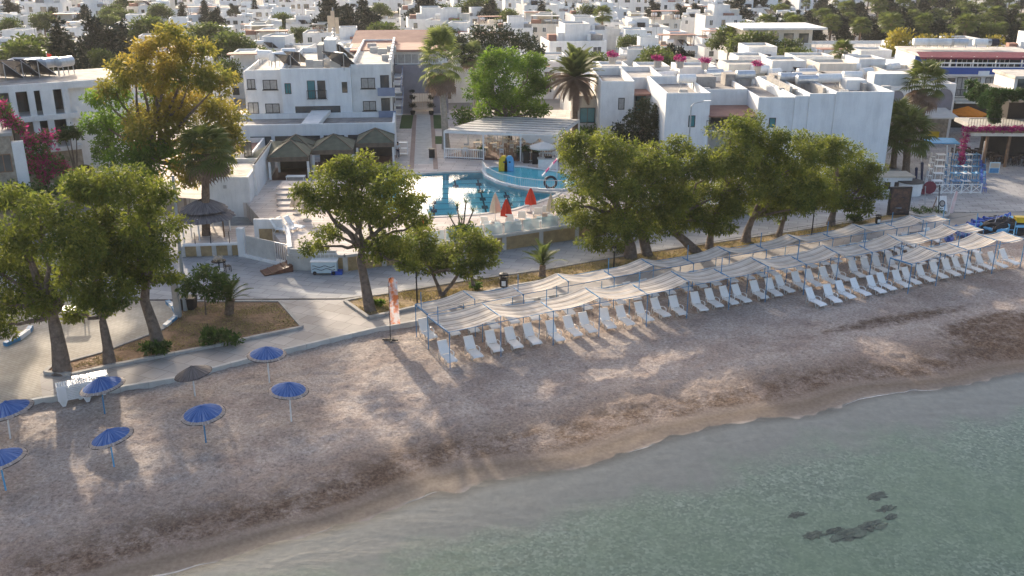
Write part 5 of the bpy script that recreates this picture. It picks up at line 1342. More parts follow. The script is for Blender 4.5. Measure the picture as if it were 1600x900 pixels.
for x in (-.5, .5):
    for y in (-.3, .3): MB().bar((x, y, .1), (x, y, 1.5), .04).build('upright', 'white_paint', tr)
for z in (.2, .8, 1.45): MB().box(-.52, .52, -.32, .32, z, z + .04).build('shelf', 'white_paint', tr)
t = thing('waste_bin', 'dark square bin beside the walk', 'bin', G(675, 246, DECK)); MB().box(-.3, .3, -.3, .3, 0, .9).build('body', 'black', t); MB().box(-.33, .33, -.33, .33, .9, .98).build('lid', 'dark_frame', t)

# left terrace corner: white blocks, thatched shade, gate, ramp, ice cart
fb = Frame(flat(GY(365, 338, 84)), .09)
wb = root('white_annex', 'plain white annex block left of the verandas', 'building', fb); ax = lambda px, py=320, c=0: fb.on(px, py, c)[0]; az = lambda py, c=0: fb.on(365, py, c)[1]
block(wb, ax(328), ax(392), 0, 8, 0, az(277), par=.35); block(wb, ax(392) + .01, ax(396), 2.5, 14, 0, az(268), par=.3)
block(wb, ax(300), ax(370), 10, 18, 0, az(240, 10), par=.5, roof='roof_rust')
MB().box(ax(352), ax(357), -.08, -.005, az(294), az(289)).build('wall_lamp', 'metal', wb)
win(wb, ax(400, 250, 14), 4.4, .8, 1.6, 9.98)
def thatch_shade():
    C = G(325, 378, .3); t = thing('thatched_shade', 'round thatched shade roof built around a palm trunk', 'shade', C)
    b = MB()
    for k, (r0, r1, z0, z1) in enumerate(((.5, 2.45, 3.15, 2.2), (.42, 1.9, 3.6, 2.85))):
        n = 56; prof = [(r0 + (r1 - r0) * f, z0 + (z1 - z0) * f ** 1.15) for f in (0, .25, .5, .75, 1)]
        q = MB(); vs = []
        for j, (r, z) in enumerate(prof):
            for i in range(n): a = 2 * math.pi * i / n; rr = r * (1 + (RND.uniform(-.04, .04) if j == 4 else 0)); vs.append((rr * math.cos(a), rr * math.sin(a), z + .03 * (i % 2) + (RND.uniform(-.06, .03) if j == 4 else 0)))
        q.add(vs, [(j * n + i, j * n + (i + 1) % n, (j + 1) * n + (i + 1) % n, (j + 1) * n + i) for j in range(4) for i in range(n)]).build('thatch_layer', 'thatch', t)
    for a in (.5, 1.6, 2.6, 3.7, 4.7, 5.8): MB().tube([(1.9 * math.cos(a), 1.9 * math.sin(a), 0), (1.9 * math.cos(a), 1.9 * math.sin(a), 2.5)], .06, 8).build('post', 'white_paint' if a < 5 else 'wood', t)
    w0, w1 = G(288, 401, .27) - C, G(385, 398, .27) - C; w0.z = w1.z = 0
    v = thing('low_stone_wall', 'low ochre stone wall with white coping before the thatched shade', 'wall', C)
    n = 4
    for i in range(n):
        p, q = w0.lerp(w1, i / n), w0.lerp(w1, (i + 1) / n)
        MB().bar(p + Vector((.12, 0, .42)), q + Vector((-.12, 0, .42)), .24, .84).build('stone_panel', 'ochre_stone', v); MB().bar(p + Vector((0, -.03, 0)), p + Vector((0, -.03, .86)), .34).build('pier', 'concrete_pale', v)
    MB().bar(w0 + Vector((0, 0, .93)), w1 + Vector((0, 0, .93)), .42, .14).build('coping', 'white_wall', v)
    for f in (.2, .45, .75, .95): p = w0.lerp(w1, f); MB().bar(p + Vector((0, 0, 1.0)), p + Vector((0, 0, 1.95)), .05).build('rail_post', 'dark_frame', v)
    sheet('shade_floor', [w0 + C, w1 + C, w1 + C + Vector((0, 6, 0)), w0 + C + Vector((0, 6, 0))], 1.0, 'paving_deck', thick=.8)
thatch_shade()
g = thing('entrance_gate', 'white panelled sliding gate with barred end at the terrace steps', 'gate', G(383, 400, .27)); E = G(457, 417, .27) - G(383, 400, .27); E.z = 0; d = E.normalized()
MB().bar(Vector((0, 0, .95)) + d * .3, E * .66 + Vector((0, 0, .95)), .08, 1.6).build('gate_panel', 'concrete_pale', g)
railing(g, E * .67 + Vector((0, 0, .2)), E * .93 + Vector((0, 0, .2)), 1.5, 'white_paint', .22, 'gate_bars', .04)
MB().bar(Vector((0, 0, .08)), E * .95 + Vector((0, 0, .08)), .5, .22).build('track_kerb', 'white_wall', g)
MB().bar(Vector((-.2, .1, 0)), Vector((-.2, .1, 2.3)), .55).build('gate_pier', 'white_wall', g); MB().bar(Vector((.6, 2.6, 0)), Vector((2.6, 2.2, 0)) , .01).build('pier_foot', 'concrete_pale', g)
MB().box(.3, 2.6, 2.2, 2.45, .3, 2.4).build('stone_screen', 'white_wall', g); MB().box(.7, 2.3, 2.12, 2.19, .6, 1.6).build('ochre_panel', 'ochre_stone', g)
sw = thing('stair_wall', 'white rendered wall at the corner of the terrace beside the ramp', 'wall', RW[0]); e2 = Vector((-1.5, 6, 0))
MB().bar(Vector((0, .1, .85)), e2 + Vector((0, 0, .85)), .35, 1.75).build('side_wall', 'white_wall', sw); MB().bar(Vector((.05, -.12, .8)), Vector((RW[1].x - RW[0].x - .6, RW[1].y - RW[0].y - .12, .8)), .22, 1.72).build('front_wall', 'concrete_pale', sw)
for i in range(5):                                          # broad steps up to the verandas
    p = G(432, 330 - i * 6, DECK); sheet('terrace_step', [(p.x, p.y), (p.x + 4.2, p.y + .3), (p.x + 4.2, p.y + 3), (p.x, p.y + 3)], DECK + .14 * (i + 1), 'paving_deck', thick=.14)
t = thing('access_ramp', 'dark wooden access ramp in front of the gate', 'ramp', G(432, 424, .27), .5)
MB().add([(-1.1, -.7, .02), (1.1, -.7, .5), (1.1, .7, .5), (-1.1, .7, .02), (-1.1, -.7, 0), (1.1, -.7, 0), (1.1, .7, 0), (-1.1, .7, 0)], [(0, 1, 2, 3), (7, 6, 5, 4), (0, 4, 5, 1), (1, 5, 6, 2), (2, 6, 7, 3), (3, 7, 4, 0)]).build('deck', 'wood_deck', t)
for k in range(5): MB().bar((-1.0 + k * .5, -.72, .08 + .11 * k), (-1.0 + k * .5, .72, .08 + .11 * k), .05, .04).build('tread', 'wood', t)
t = thing('ice_cream_cart', 'pale blue vending cart with wave pattern parked at the terrace wall', 'cart', G(508, 427, .27), .02)
MB().box(-.95, .95, -.4, .4, .15, 1.0).build('body', 'lightpale' if 'lightpale' in MATS else mat('lightpale', (.55, .68, .74), (.48, .60, .67), 1.5, .5), t); MB().box(-1.0, 1.0, -.45, .45, 1.0, 1.07).build('top', 'white_paint', t)
for k in range(2): MB().tube([(-.85 + i * .17, -.42, .45 + k * .22 + .07 * math.sin(i * 1.25 + k)) for i in range(11)], .022, 5).build('painted_wave', 'navy', t)
for x in (-.7, .7): MB().tube([(x, -.42, .15), (x, -.36, .15)], .15, 12).build('wheel', 'rubber', t)
railing(t, (-.95, .35, 1.07), (.95, .35, 1.07), .35, 'white_paint', .3, 'rack', .03)
t = thing('blue_crate', 'flat blue crate on the paving beside the vending cart', 'crate', G(527, 428, .27)); MB().box(-.4, .4, -.25, .25, 0, .05).build('base', 'blue_plastic', t)
for a in ((-.4, -.36, -.25, .25), (.36, .4, -.25, .25), (-.36, .36, -.25, -.21), (-.36, .36, .21, .25)): MB().box(*a, .05, .3).build('side', 'blue_plastic', t)
t = thing('flower_table', 'low round table with dried flowers by the young tree', 'table', G(343, 422, .27)); MB().lathe([(.0, .74), (.55, .74), (.55, .7), (0, .69)], n=16).build('top', 'black', t); MB().tube([(0, 0, 0), (0, 0, .7)], .05, 8).build('stem', 'black', t); MB().lathe([(.4, 0), (.38, .05), (0, .07)], n=14).build('foot', 'white_paint', t); crown_obj('flowers', [(0, 0, .95, .4)], 'canvas_cream', t, 60, .14)
chair('black folding chair beside the table with dried flowers', G(356, 424, .27), 2.2, 'black', None)
t = thing('folding_table', 'white-topped table standing in the sunny yard behind the trees', 'table', G(119, 503, .26), .1); MB().box(-.75, .75, -.45, .45, .95, 1.0).build('top', 'white_paint', t)
for x in (-.65, .65):
    for y in (-.35, .35): MB().bar((x, y, 0), (x, y, .95), .05).build('leg', 'wood', t)
for nm, pts_, lab in (('painted_kerb', [(8, 541), (30, 531), (45, 520), (49, 514)], 'left'), ('painted_kerb', [(262, 474), (272, 483), (277, 492), (274, 500), (258, 513)], 'right')):
    kerb(nm, [G(x, y, .26) for x, y in pts_], .3, .2, .52, ['blue_paint', 'white_paint'], .9)
# ---------------------------------------------------------------- white apartment block behind the promenade trees
fw = Frame(flat(GY(1200, 200, 99)), .02)
apt = root('white_apartments', 'long white apartment block with a big blank wall behind the tree row', 'building', fw)
wx = lambda px, c=0, py=170: fw.on(px, py, c)[0]; wz = lambda py, c=0, px=1200: fw.on(px, py, c)[1]
block(apt, wx(1040), wx(1109), 0, 13, 0, wz(145), 'bluish_wall', 'roof_grey', .9)
block(apt, wx(1109) + .01, wx(1184) - .01, 4.5, 15, 0, wz(139, 4.5), 'white_wall', 'roof_grey', .6)
st_ = [(1184, 1240, 152), (1240, 1262, 150), (1262, 1302, 146), (1302, 1392, 143)]
for i, (a, c, t_) in enumerate(st_): block(apt, wx(a) + .01, wx(c), -.12 * i, 15, 0, wz(t_), 'bluish_wall', 'roof_grey', .8)
block(apt, wx(1392) + .01, wx(1392) + 1.2, 3, 12, 2.2, 4.6, 'bluish_wall', par=.3, names=('side_balcony', 'side_balcony_rim', 'side_balcony_floor'))
aw_ = lambda x0, y0, x1, y1, c=0, **k: win(apt, (wx(x0, c) + wx(x1, c)) / 2, (wz(y0, c) + wz(y1, c)) / 2, wx(x1, c) - wx(x0, c), wz(y0, c) - wz(y1, c), c - .01, **k)
aw_(1077, 180, 1087, 198, pane='glass_teal', bars=0); aw_(1203, 184, 1214, 199, -.0, pane='glass_teal', bars=0)
aw_(1112, 183, 1140, 203, 4.5, bars=2); aw_(1145, 183, 1172, 203, 4.5, bars=1, pane='curtain')
MB().add([(wx(1108), -.3, wz(180)), (wx(1184), -.3, wz(180)), (wx(1184), 4.4, wz(164, 4.4)), (wx(1112), 4.4, wz(164, 4.4))] + [(wx(1108), -.3, wz(180) - .15), (wx(1184), -.3, wz(180) - .15), (wx(1184), 4.4, wz(164, 4.4) - .15), (wx(1112), 4.4, wz(164, 4.4) - .15)],
         [(0, 1, 2, 3), (7, 6, 5, 4), (0, 4, 5, 1), (1, 5, 6, 2), (2, 6, 7, 3), (3, 7, 4, 0)]).build('balcony_roof', 'roof_rust', apt)
MB().box(wx(1105), wx(1184), -.2, 4.48, wz(203) - .2, wz(203)).build('balcony_slab', 'white_wall', apt); railing(apt, (wx(1105), -.15, wz(203)), (wx(1184), -.15, wz(203)), 1.0, 'dark_frame', .25, 'balcony_railing')
f0 = Frame(flat(GY(965, 200, 108)), .02); ap2 = root('white_apartment_wing', 'recessed white apartment wing with narrow window beside the dark bush', 'building', f0)
vx = lambda px, c=0: f0.on(px, 170, c)[0]; vz = lambda py, c=0: f0.on(965, py, c)[1]
block(ap2, vx(938), vx(990), 0, 12, 0, vz(127), 'white_wall', 'roof_grey', .9); block(ap2, vx(990) + .01, vx(1045), 4, 14, 0, vz(121, 4), 'white_wall', 'roof_pale', .6); block(ap2, vx(905), vx(938) - .01, 5, 12, 0, vz(150, 5), 'cream_wall', par=.4)
win(ap2, (vx(967) + vx(974)) / 2, (vz(154) + vz(170)) / 2, .7, 1.3, -.01, bars=0, pane='curtain'); win(ap2, vx(970), vz(203), .8, 1.4, -.01, bars=0)
win(ap2, vx(1010, 4), vz(163, 4), 2.6, 2.0, 3.99, pane='glass_teal', bars=2); win(ap2, vx(918, 5), vz(180, 5), 1.8, 1.8, 4.99, pane='glass_teal', bars=1)
MB().box(vx(990), vx(1040), 0.2, 3.9, vz(150), vz(150) + .2).build('terrace_roof', 'roof_rust', ap2)
for px, y, L_, m in ((1230, 9, 2.6, 'tank_steel'), (1256, 7, 2.4, 'tank_steel'), (1290, 8, 2.8, 'white_paint'), (1325, 10, 2.2, 'white_paint'), (1160, 11, 2.2, 'tank_steel'), (1070, 8, 2.0, 'white_paint')): tank(apt, wx(px, y), y, wz(150) - .5, L_, .5, m, .1)
for px, y0, y1 in ((1222, 3, 12), (1268, 2, 11), (1345, 5, 14)): MB().box(wx(px, 5), wx(px, 5) + .3, y0, y1, wz(150) - .6, wz(150) + .5).build('roof_wall', 'concrete', apt)
for px, y, w in ((1205, 10, 2.5), (1248, 11, 3), (1280, 11.5, 4), (1318, 6, 2.2), (1360, 11, 4), (1130, 11, 3), (1085, 9, 2.2)): MB().box(wx(px, y), wx(px, y) + w, y, y + 2.2, wz(150) - .6, wz(150) + .75).build('roof_hut', ('concrete', 'white_wall', 'roof_grey')[px % 3], apt)
for px, y in ((1215, 5), (1238, 4), (1310, 3), (1340, 9), (1375, 6), (1095, 5), (1060, 4)): MB().box(wx(px, y), wx(px, y) + .9, y, y + .6, wz(150) - .6, wz(150) + .1).build('air_conditioner', 'concrete_pale', apt)
b_ = thing('road_lamp', 'grey road lamp with a curved arm in front of the white apartments', 'lamp post', GY(1074, 262, 95)); b_.location.z = .3; hh = GY(1075, 166, 95).z - .3
MB().tube([(0, 0, 0), (0, 0, hh), (.3, 0, hh + .3), (1.3, 0, hh + .5)], [.09, .07, .05, .045], 8).build('pole', 'pole_grey', b_); MB().box(1.2, 1.9, -.14, .14, hh + .42, hh + .56).build('lamp_head', 'white_paint', b_)

# ---------------------------------------------------------------- buildings at the right-hand square
fq = Frame(flat(GY(1500, 190, 128)), -.05)
bb = root('blue_balcony_building', 'white building with a long blue-fronted roof terrace and dark red awning', 'building', fq)
qx = lambda px, c=0: fq.on(px, 140, c)[0]; qz = lambda py, c=0: fq.on(1500, py, c)[1]
z1 = qz(117); MB().box(qx(1440), qx(1640), 0, 16, 0, z1).build('wall', 'white_wall', bb)
MB().box(qx(1417), qx(1640), -1.0, 15.9, z1, qz(117) + .2).build('terrace_slab', 'white_wall', bb); MB().box(qx(1417), qx(1640), -1.05, -.9, z1 + .21, qz(104)).build('terrace_front', 'royal_blue', bb); MB().box(qx(1519), qx(1536), -1.12, -1.06, z1 + .0, qz(109)).build('sign_board', 'white_paint', bb)
railing(bb, (qx(1417), -.98, qz(104)), (qx(1640), -.98, qz(104)), qz(97) - qz(104), 'white_paint', .9, 'terrace_railing', .08)
MB().box(qx(1440), qx(1640), 4.06, 12, z1 + .21, qz(86, 4)).build('upper_wall', 'white_wall', bb); MB().box(qx(1440), qx(1640), 4.0, 4.05, z1 + .21, qz(86, 4)).build('blue_front', 'royal_blue', bb)
for i, px in enumerate((1448, 1462, 1478, 1496, 1512, 1528, 1545, 1562, 1578)): win(bb, qx(px, 4), qz(98, 4), 1.3, 1.7, 3.98, 'white_paint' if i % 2 else 'dark_frame', 'glass', 1)
for px in (1445, 1475, 1510, 1545, 1585): MB().bar((qx(px), -.8, z1 + .2), (qx(px), -.8, qz(87)), .14).build('awning_post', 'white_paint', bb)
MB().add([(qx(1425), -1.3, qz(88)), (qx(1640), -1.3, qz(88)), (qx(1640), 1.6, qz(83)), (qx(1430), 1.6, qz(83)), (qx(1425), -1.3, qz(88) - .25), (qx(1640), -1.3, qz(88) - .25)], [(0, 1, 2, 3), (0, 4, 5, 1)]).build('awning', 'canvas_maroon', bb)
MB().box(qx(1437), qx(1640), 1.4, 12, qz(86, 4) + .02, qz(84, 4) + .15).build('roof', 'roof_pale', bb)
for px, L_, m in ((1488, 2.6, 'white_paint'), (1500, 2.6, 'white_paint'), (1463, 2.2, 'white_paint'), (1525, 2.4, 'tank_steel'), (1563, 2.4, 'white_paint'), (1580, 1.6, 'rubber')): tank(bb, qx(px), 8, qz(83, 4) + .3, L_, .5, m, 0, .25)
for px in (1501, 1522, 1545, 1560):
    w = win(bb, qx(px), qz(137), 1.3, 2.7, -.02, 'dark_frame', 'curtain', 1); MB().box(qx(px) - 1.0, qx(px) + 1.0, -.7, -.03, qz(151), qz(151) + .12).build('balcony_slab', 'cream_wall', bb); railing(bb, (qx(px) - 1.0, -.66, qz(151) + .12), (qx(px) + 1.0, -.66, qz(151) + .12), .9, 'dark_frame', .2, 'balcony_railing')
for px in (1465, 1484): win(bb, qx(px), qz(125), 1.0, .45, -.02, 'dark_frame', 'glass', 0)
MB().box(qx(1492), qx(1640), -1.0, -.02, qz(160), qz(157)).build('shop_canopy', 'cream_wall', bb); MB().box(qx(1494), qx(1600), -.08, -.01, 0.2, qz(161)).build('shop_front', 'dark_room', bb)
fa = Frame(flat(GY(1430, 190, 121)), -.02); ar = root('arched_building', 'white building with tall rounded arches behind the fan palm', 'building', fa)
rx = lambda px, c=0: fa.on(px, 150, c)[0]; rz_ = lambda py, c=0: fa.on(1430, py, c)[1]
block(ar, rx(1388), rx(1492), 0, 9, 0, rz_(131), par=.4); block(ar, rx(1392), rx(1455), 2, 9, 3, rz_(112, 2), 'cream_wall', par=.4)
for px in (1401, 1474):
    b2 = MB(); n = 12; xc = rx(px); w = .95 if px < 1450 else 1.2; zs = rz_(153); vs = [(xc - w, -.03, rz_(172)), (xc + w, -.03, rz_(172))] + [(xc + w * math.cos(math.pi * k / n), -.03, zs + w * math.sin(math.pi * k / n)) for k in range(n + 1)]
    b2.add(vs, [tuple(range(len(vs)))]).build('arch_recess', 'grey_wall', ar)
    b3 = MB(); b3.tube([(xc + (w + .06) * math.cos(math.pi * k / n), -.05, zs + (w + .06) * math.sin(math.pi * k / n)) for k in range(n + 1)], .09, 6).build('arch_trim', 'white_wall', ar)
for px, py in ((1396, 118), (1405, 122), (1426, 124)): win(ar, rx(px, 2), rz_(py, 2), .8, .9, 1.99, bars=0)
MB().add([(rx(1395), -2.8, rz_(178)), (rx(1490), -2.8, rz_(178)), (rx(1480), -.02, rz_(168)), (rx(1395), -.02, rz_(168))] + [(rx(1395), -2.8, rz_(178) - .15), (rx(1490), -2.8, rz_(178) - .15)], [(0, 1, 2, 3), (0, 4, 5, 1)]).build('canvas_awning', 'canvas_white', ar)
MB().box(rx(1396), rx(1488), -.06, -.005, .3, rz_(178)).build('shop_front', 'stone', ar)
i = 0
for px, py, r in ((1497, 180, 3.0), (1522, 181, 3.4), (1505, 205, 2.4)): open_parasol(('left', 'right', 'lower')[i] + ' bright orange parasol before the white building with shop front', px, py + 8, r, 3.0, 'canvas_orange', z=.27); i += 1
fg = Frame(flat(GY(1560, 245, 104)), -.04)
rs = root('green_hedge_restaurant', 'two-level restaurant with hedge-covered frame and pink flower boxes', 'restaurant', fg)
gx = lambda px, c=0: fg.on(px, 190, c)[0]; gz = lambda py, c=0: fg.on(1560, py, c)[1]
MB().box(gx(1530), gx(1680), .3, 6.5, gz(206), gz(200)).build('upper_floor', 'concrete_pale', rs); MB().box(gx(1508), gx(1680), -.3, .29, gz(212), gz(207)).build('fascia', 'cream_wall', rs)
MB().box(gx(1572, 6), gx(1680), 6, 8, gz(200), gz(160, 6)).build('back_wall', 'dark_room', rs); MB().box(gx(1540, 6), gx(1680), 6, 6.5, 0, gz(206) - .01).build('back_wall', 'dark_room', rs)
MB().box(gx(1560), gx(1680), 1, 8.2, gz(151), gz(147)).build('roof', 'roof_grey', rs); MB().box(gx(1574, 3), gx(1680), 3, 8, gz(147), gz(122, 3)).build('upper_storey', 'white_wall', rs); win(rs, gx(1592, 3), gz(135, 3), 1.8, 2.0, 2.98)
MB().box(gx(1571, 3), gx(1680), 2.5, 8.3, gz(122, 3), gz(118, 3)).build('upper_roof', 'roof_pale', rs)
for px in (1515, 1550, 1585, 1620): MB().bar((gx(px), .4, 0), (gx(px), .4, gz(206)), .25).build('post', 'wood', rs)
railing(rs, (gx(1514), .0, gz(200)), (gx(1680), .0, gz(200)), 1.0, 'dark_frame', .3, 'railing'); MB().box(gx(1510), gx(1680), -.55, -.3, gz(206), gz(203)).build('flower_box', 'wood', rs)
crown_obj('flowers', [(gx(1508 + k * 7), -.45, gz(201) + .1 * (k % 2), .42) for k in range(22)] + [(gx(1511), -.3, 4.0 - j * .7, .45) for j in range(6)], 'flower_magenta', rs, 40, .2, droop=.2)
crown_obj('hedge', [(gx(1556 + k * 7), .7, gz(152) + .3 * (k % 2), .62) for k in range(16)] + [(gx(1556), .7, gz(158 + j * 5), .6) for j in range(7)] + [(gx(1560) - .2, 1.5 + k * 1.1, gz(150 + 8 * (k % 3)), .75) for k in range(7)], 'leaf_hedge', rs, 110, .3, droop=0)
crown_obj('hanging_plant', [(gx(1529), -.2, gz(150), .45), (gx(1529), -.2, gz(157), .5), (gx(1530), -.2, gz(165), .4)], 'leaf_hedge', rs, 40, .22)
i = 0
for px, py in ((1500, 243), (1515, 244), (1530, 246), (1545, 248), (1560, 240), (1575, 241), (1560, 254), (1578, 256), (1595, 257), (1590, 243)):
    p = G(px, py, .26); t = dining_set(p, 0, 0, 'wicker', 'dark wicker table, %s counted from the left before the hedge restaurant' % ORD[i], 'restaurant tables')
    for k, a in enumerate((0, math.pi / 2, math.pi, -math.pi / 2)): chair('dark wicker chair on the %s side of the %s restaurant table' % (('far', 'left', 'near', 'right')[k], ORD[i]), p + Vector((-.8 * math.sin(a), .8 * math.cos(a), 0)), a, 'wicker', 'restaurant chairs')
    i += 1
# cafe in the square: white and blue sets behind a low white fence
fc = G(1455, 303, .26); fd = G(1532, 302, .26); cf = thing('cafe_fence', 'low white fence of crossed slats round the cafe tables', 'fence', fc); e = fd - fc; n = 5
for k in range(n + 1): p = e * (k / n); MB().bar(p, p + Vector((0, 0, 1.0)), .1).build('post', 'white_paint', cf)
for k in range(n):
    p, q = e * (k / n), e * ((k + 1) / n)
    for z in (.1, .92): MB().bar(p + Vector((0, 0, z)), q + Vector((0, 0, z)), .07).build('rail', 'white_paint', cf)
    MB().bar(p + Vector((0, -.01, .12)), q + Vector((0, -.01, .9)), .05).build('slat', 'white_paint', cf); MB().bar(p + Vector((0, .03, .9)), q + Vector((0, .03, .12)), .05).build('slat', 'white_paint', cf)
for col_, m, xs_, nm in ((0, 'white_paint', 1463, 'white'), (1, 'blue_paint', 1492, 'left blue'), (2, 'blue_paint', 1508, 'middle blue'), (3, 'blue_paint', 1521, 'right blue')):
    for r_, py in enumerate((293, 281, 270, 260, 251)):
        p = G(xs_ + r_ * (.6 if col_ else 1.6), py, .26); dining_set(p, 0, 0, 'white_paint' if col_ in (0, 2) else m, 'cafe table, %s from the front in the %s column' % (ORD[r_], nm), 'cafe tables')
        for k, dx in enumerate((-.85, .85)): chair('%s cafe chair %s of the %s table in the %s column' % (m.split('_')[0], ('left', 'right')[k], ORD[r_], nm), p + Vector((dx, .1, 0)), math.pi / 2 if dx < 0 else -math.pi / 2, m, 'cafe chairs')
for k in range(7): chair('royal blue chair, %s from the front of the stacked line at the fence end' % ORD[k], G(1536 - k * .3, 300 - k * 7.5, .26), 1.5, 'blue_plastic', 'blue chairs in a line')
def pole_thing(label, px, py, top, px2, r=(.1, .06), m='white_paint', name='flag_pole'):
    B = G(px, py, .26); T = GY(px2, top, B.y) - B; t = thing(name, label, 'pole', B); MB().tube([(0, 0, 0), T], r, 8).build('pole', m, t); MB().lathe([(.2, 0), (.15, .12), (0, .14)], n=10).build('foot', 'concrete', t); MB().lathe([(0, .08), (.08, 0), (0, -.08)], T, 8).build('finial', m, t)
pole_thing('furled white parasol leaning beside the line of blue chairs', 1533, 258, 221, 1541, (.10, .22), name='furled_parasol')
pole_thing('thin white pole behind the white cafe tables', 1479, 262, 228, 1480)
for i, (px, py, a) in enumerate(((1440, 290, 254), (1431, 292, 262))): pole_thing(('right', 'left')[i] + ' black and white lamp post with a globe by the cafe kiosk', px, py, a, px + 1, (.09, .16), 'navy', 'globe_lamp')
ks = thing('cafe_kiosk', 'white box kiosk with pinkish roof beside the dark palms', 'kiosk', G(1397, 303, .26)); MB().box(-1.5, 1.6, 0, 2, 0, 1.7).build('body', 'white_wall', ks); MB().box(-1.7, 1.8, -.2, 2.2, 1.7, 1.82).build('roof', 'canvas_cream', ks)
for k in range(3): MB().box(-1.1 + k * 1.0, -.5 + k * 1.0, -.03, -.005, .5, 1.2).build('hatch', 'dark_frame', ks)
ks = thing('round_counter', 'round white bar counter with dark rim next to the kiosk', 'counter', G(1420, 303, .26)); MB().lathe([(1.1, 0), (1.15, 1.25)], n=20).build('body', 'white_wall', ks); MB().lathe([(1.25, 1.25), (1.25, 1.33), (0, 1.34)], n=20).build('top', 'dark_frame', ks)
ks = thing('red_wheel_bench', 'dark red bench with a round end beside the cafe fence', 'bench', G(1440, 303, .26)); MB().box(-1.4, .3, -.3, .3, .05, .45).build('seat', 'canvas_maroon', ks); MB().tube([(.7, -.1, .65), (.7, .1, .65)], .62, 18).build('wheel', 'canvas_maroon', ks)
for px, lab in ((1449, 'yellow planter box by the corner of the arched building'), (1458, 'second yellow box, nearer the shop front of the arched building')):
    t = thing('yellow_box', lab, 'box', G(px, 222 if px < 1455 else 216, .26)); MB().box(-.5, .5, -.4, .4, 0, .8).build('body', 'yellow_plastic', t); MB().box(-.54, .54, -.44, .44, .8, .87).build('lid', 'yellow_plastic', t)
t = thing('blue_canopy', 'flat bright blue market canopy at the back of the square', 'canopy', G(1464, 252, .26)); MB().add([(-1.9, -.8, 2.3), (1.9, -.8, 2.2), (1.9, .8, 2.5), (-1.9, .8, 2.6), (-1.9, -.8, 2.2), (1.9, -.8, 2.1)], [(0, 1, 2, 3), (4, 5, 1, 0)]).build('cloth', 'lightblue_plastic', t)
for x in (-1.8, 1.8): MB().bar((x, 0, 0), (x, 0, 2.4), .07).build('post', 'white_paint', t)
t = thing('menu_board', 'blue and pink printed board standing in the square', 'sign', G(1552, 272, .26)); MB().box(-.55, .55, -.05, .0, .1, 1.3).build('panel', 'lightpale', t); MB().box(-.48, .48, -.07, -.051, .7, 1.2).build('upper_print', 'canvas_cream', t); MB().box(-.48, .48, -.07, -.051, .15, .65).build('lower_print', 'blue_paint', t); MB().bar((0, .4, 0), (0, .0, 1.2), .06).build('strut', 'wood', t)
# framed poster, A-board and small flag by the end of the promenade
t = thing('poster_stand', 'large black-framed poster lightbox by the end of the promenade', 'poster', G(1402, 338, .3), .08)
MB().box(-1.0, 1.0, -.12, .12, .15, 2.75).build('frame', 'black', t); MB().box(1.0, 1.2, -.1, .14, .1, 2.7).build('side', 'concrete_pale', t)
mat('poster_print', (.12, .07, .05), (.02, .02, .025), 2.5, .25, spec=.6); mat('poster_blue', (.30, .38, .46), (.12, .17, .24), 4, .3)
MB().box(-.85, .85, -.14, -.121, .35, 2.6).build('poster', 'poster_print', t); MB().lathe([(.30, 0), (.0, .012)], n=18).build('emblem', 'poster_blue', t).location = (-.1, -.145, .85); t.children[-1].rotation_euler = (math.pi / 2, 0, 0)
MB().lathe([(.22, 0), (.0, .012)], n=14).build('portrait', 'wood', t).location = (.1, -.145, 1.7); t.children[-1].rotation_euler = (math.pi / 2, 0, 0)
t = thing('a_board', 'white folding sign board with round dark emblem in the square', 'sign', G(1468, 331, .27), .15)
MB().add([(-.5, -.5, 0), (.5, -.5, 0), (.45, 0, 1.5), (-.45, 0, 1.5), (-.5, -.45, 0), (.5, -.45, 0), (.45, .05, 1.5), (-.45, .05, 1.5)], [(0, 1, 2, 3), (7, 6, 5, 4), (0, 4, 5, 1), (1, 5, 6, 2), (2, 6, 7, 3), (3, 7, 4, 0)]).build('front_panel', 'white_paint', t)
MB().bar((.4, .6, 0), (.42, .05, 1.45), .06).build('rear_leg', 'wood', t); MB().bar((-.4, .6, 0), (-.42, .05, 1.45), .06).build('rear_leg', 'wood', t)
b2 = MB(); n = 20
vs = [(.3 * math.cos(2 * math.pi * k / n), -.51 + .333 * (.85 + .3 * math.sin(2 * math.pi * k / n)), .85 + .3 * math.sin(2 * math.pi * k / n)) for k in range(n)]; vs = [(x, -.5 + z / 3 - .012, z) for x, y, z in vs]
b2.add(vs, [tuple(range(n))]).build('emblem', 'dark_frame', t); vs2 = [(x * .7, y, .85 + (z - .85) * .7) for x, y, z in vs]; vs2 = [(x, -.5 + z / 3 - .018, z) for x, y, z in vs2]; MB().add(vs2, [tuple(range(n))]).build('emblem_centre', 'curtain', t)
t = thing('small_flag', 'narrow white and pink feather flag in the square', 'flag', G(1482, 338, .27)); MB().tube([(0, 0, 0), (.12, 0, 1.6), (.3, 0, 2.4)], .03, 6).build('pole', 'white_paint', t); MB().add([(.0, -.02, .3), (.35, -.02, .35), (.5, -.02, 2.2), (.3, -.02, 2.45), (.1, -.02, 1.6)], [(0, 1, 2, 3, 4)]).build('banner', 'pink_pale' if 'pink_pale' in MATS else mat('pink_pale', (.75, .62, .60), (.70, .45, .42), 2, .8), t)
t = thing('traffic_island', 'small grassy round island in the square', 'island', G(1448, 334, .26)); MB().lathe([(1.9, 0), (1.9, .2), (1.7, .22), (0, .24)], n=24).build('kerb_ring', 'concrete', t); crown_obj('grass', [(k % 3 - 1, (k // 3) * .5 - .5, .15, .5) for k in range(9)], 'leaf_shrub', t, 30, .16, droop=-1)
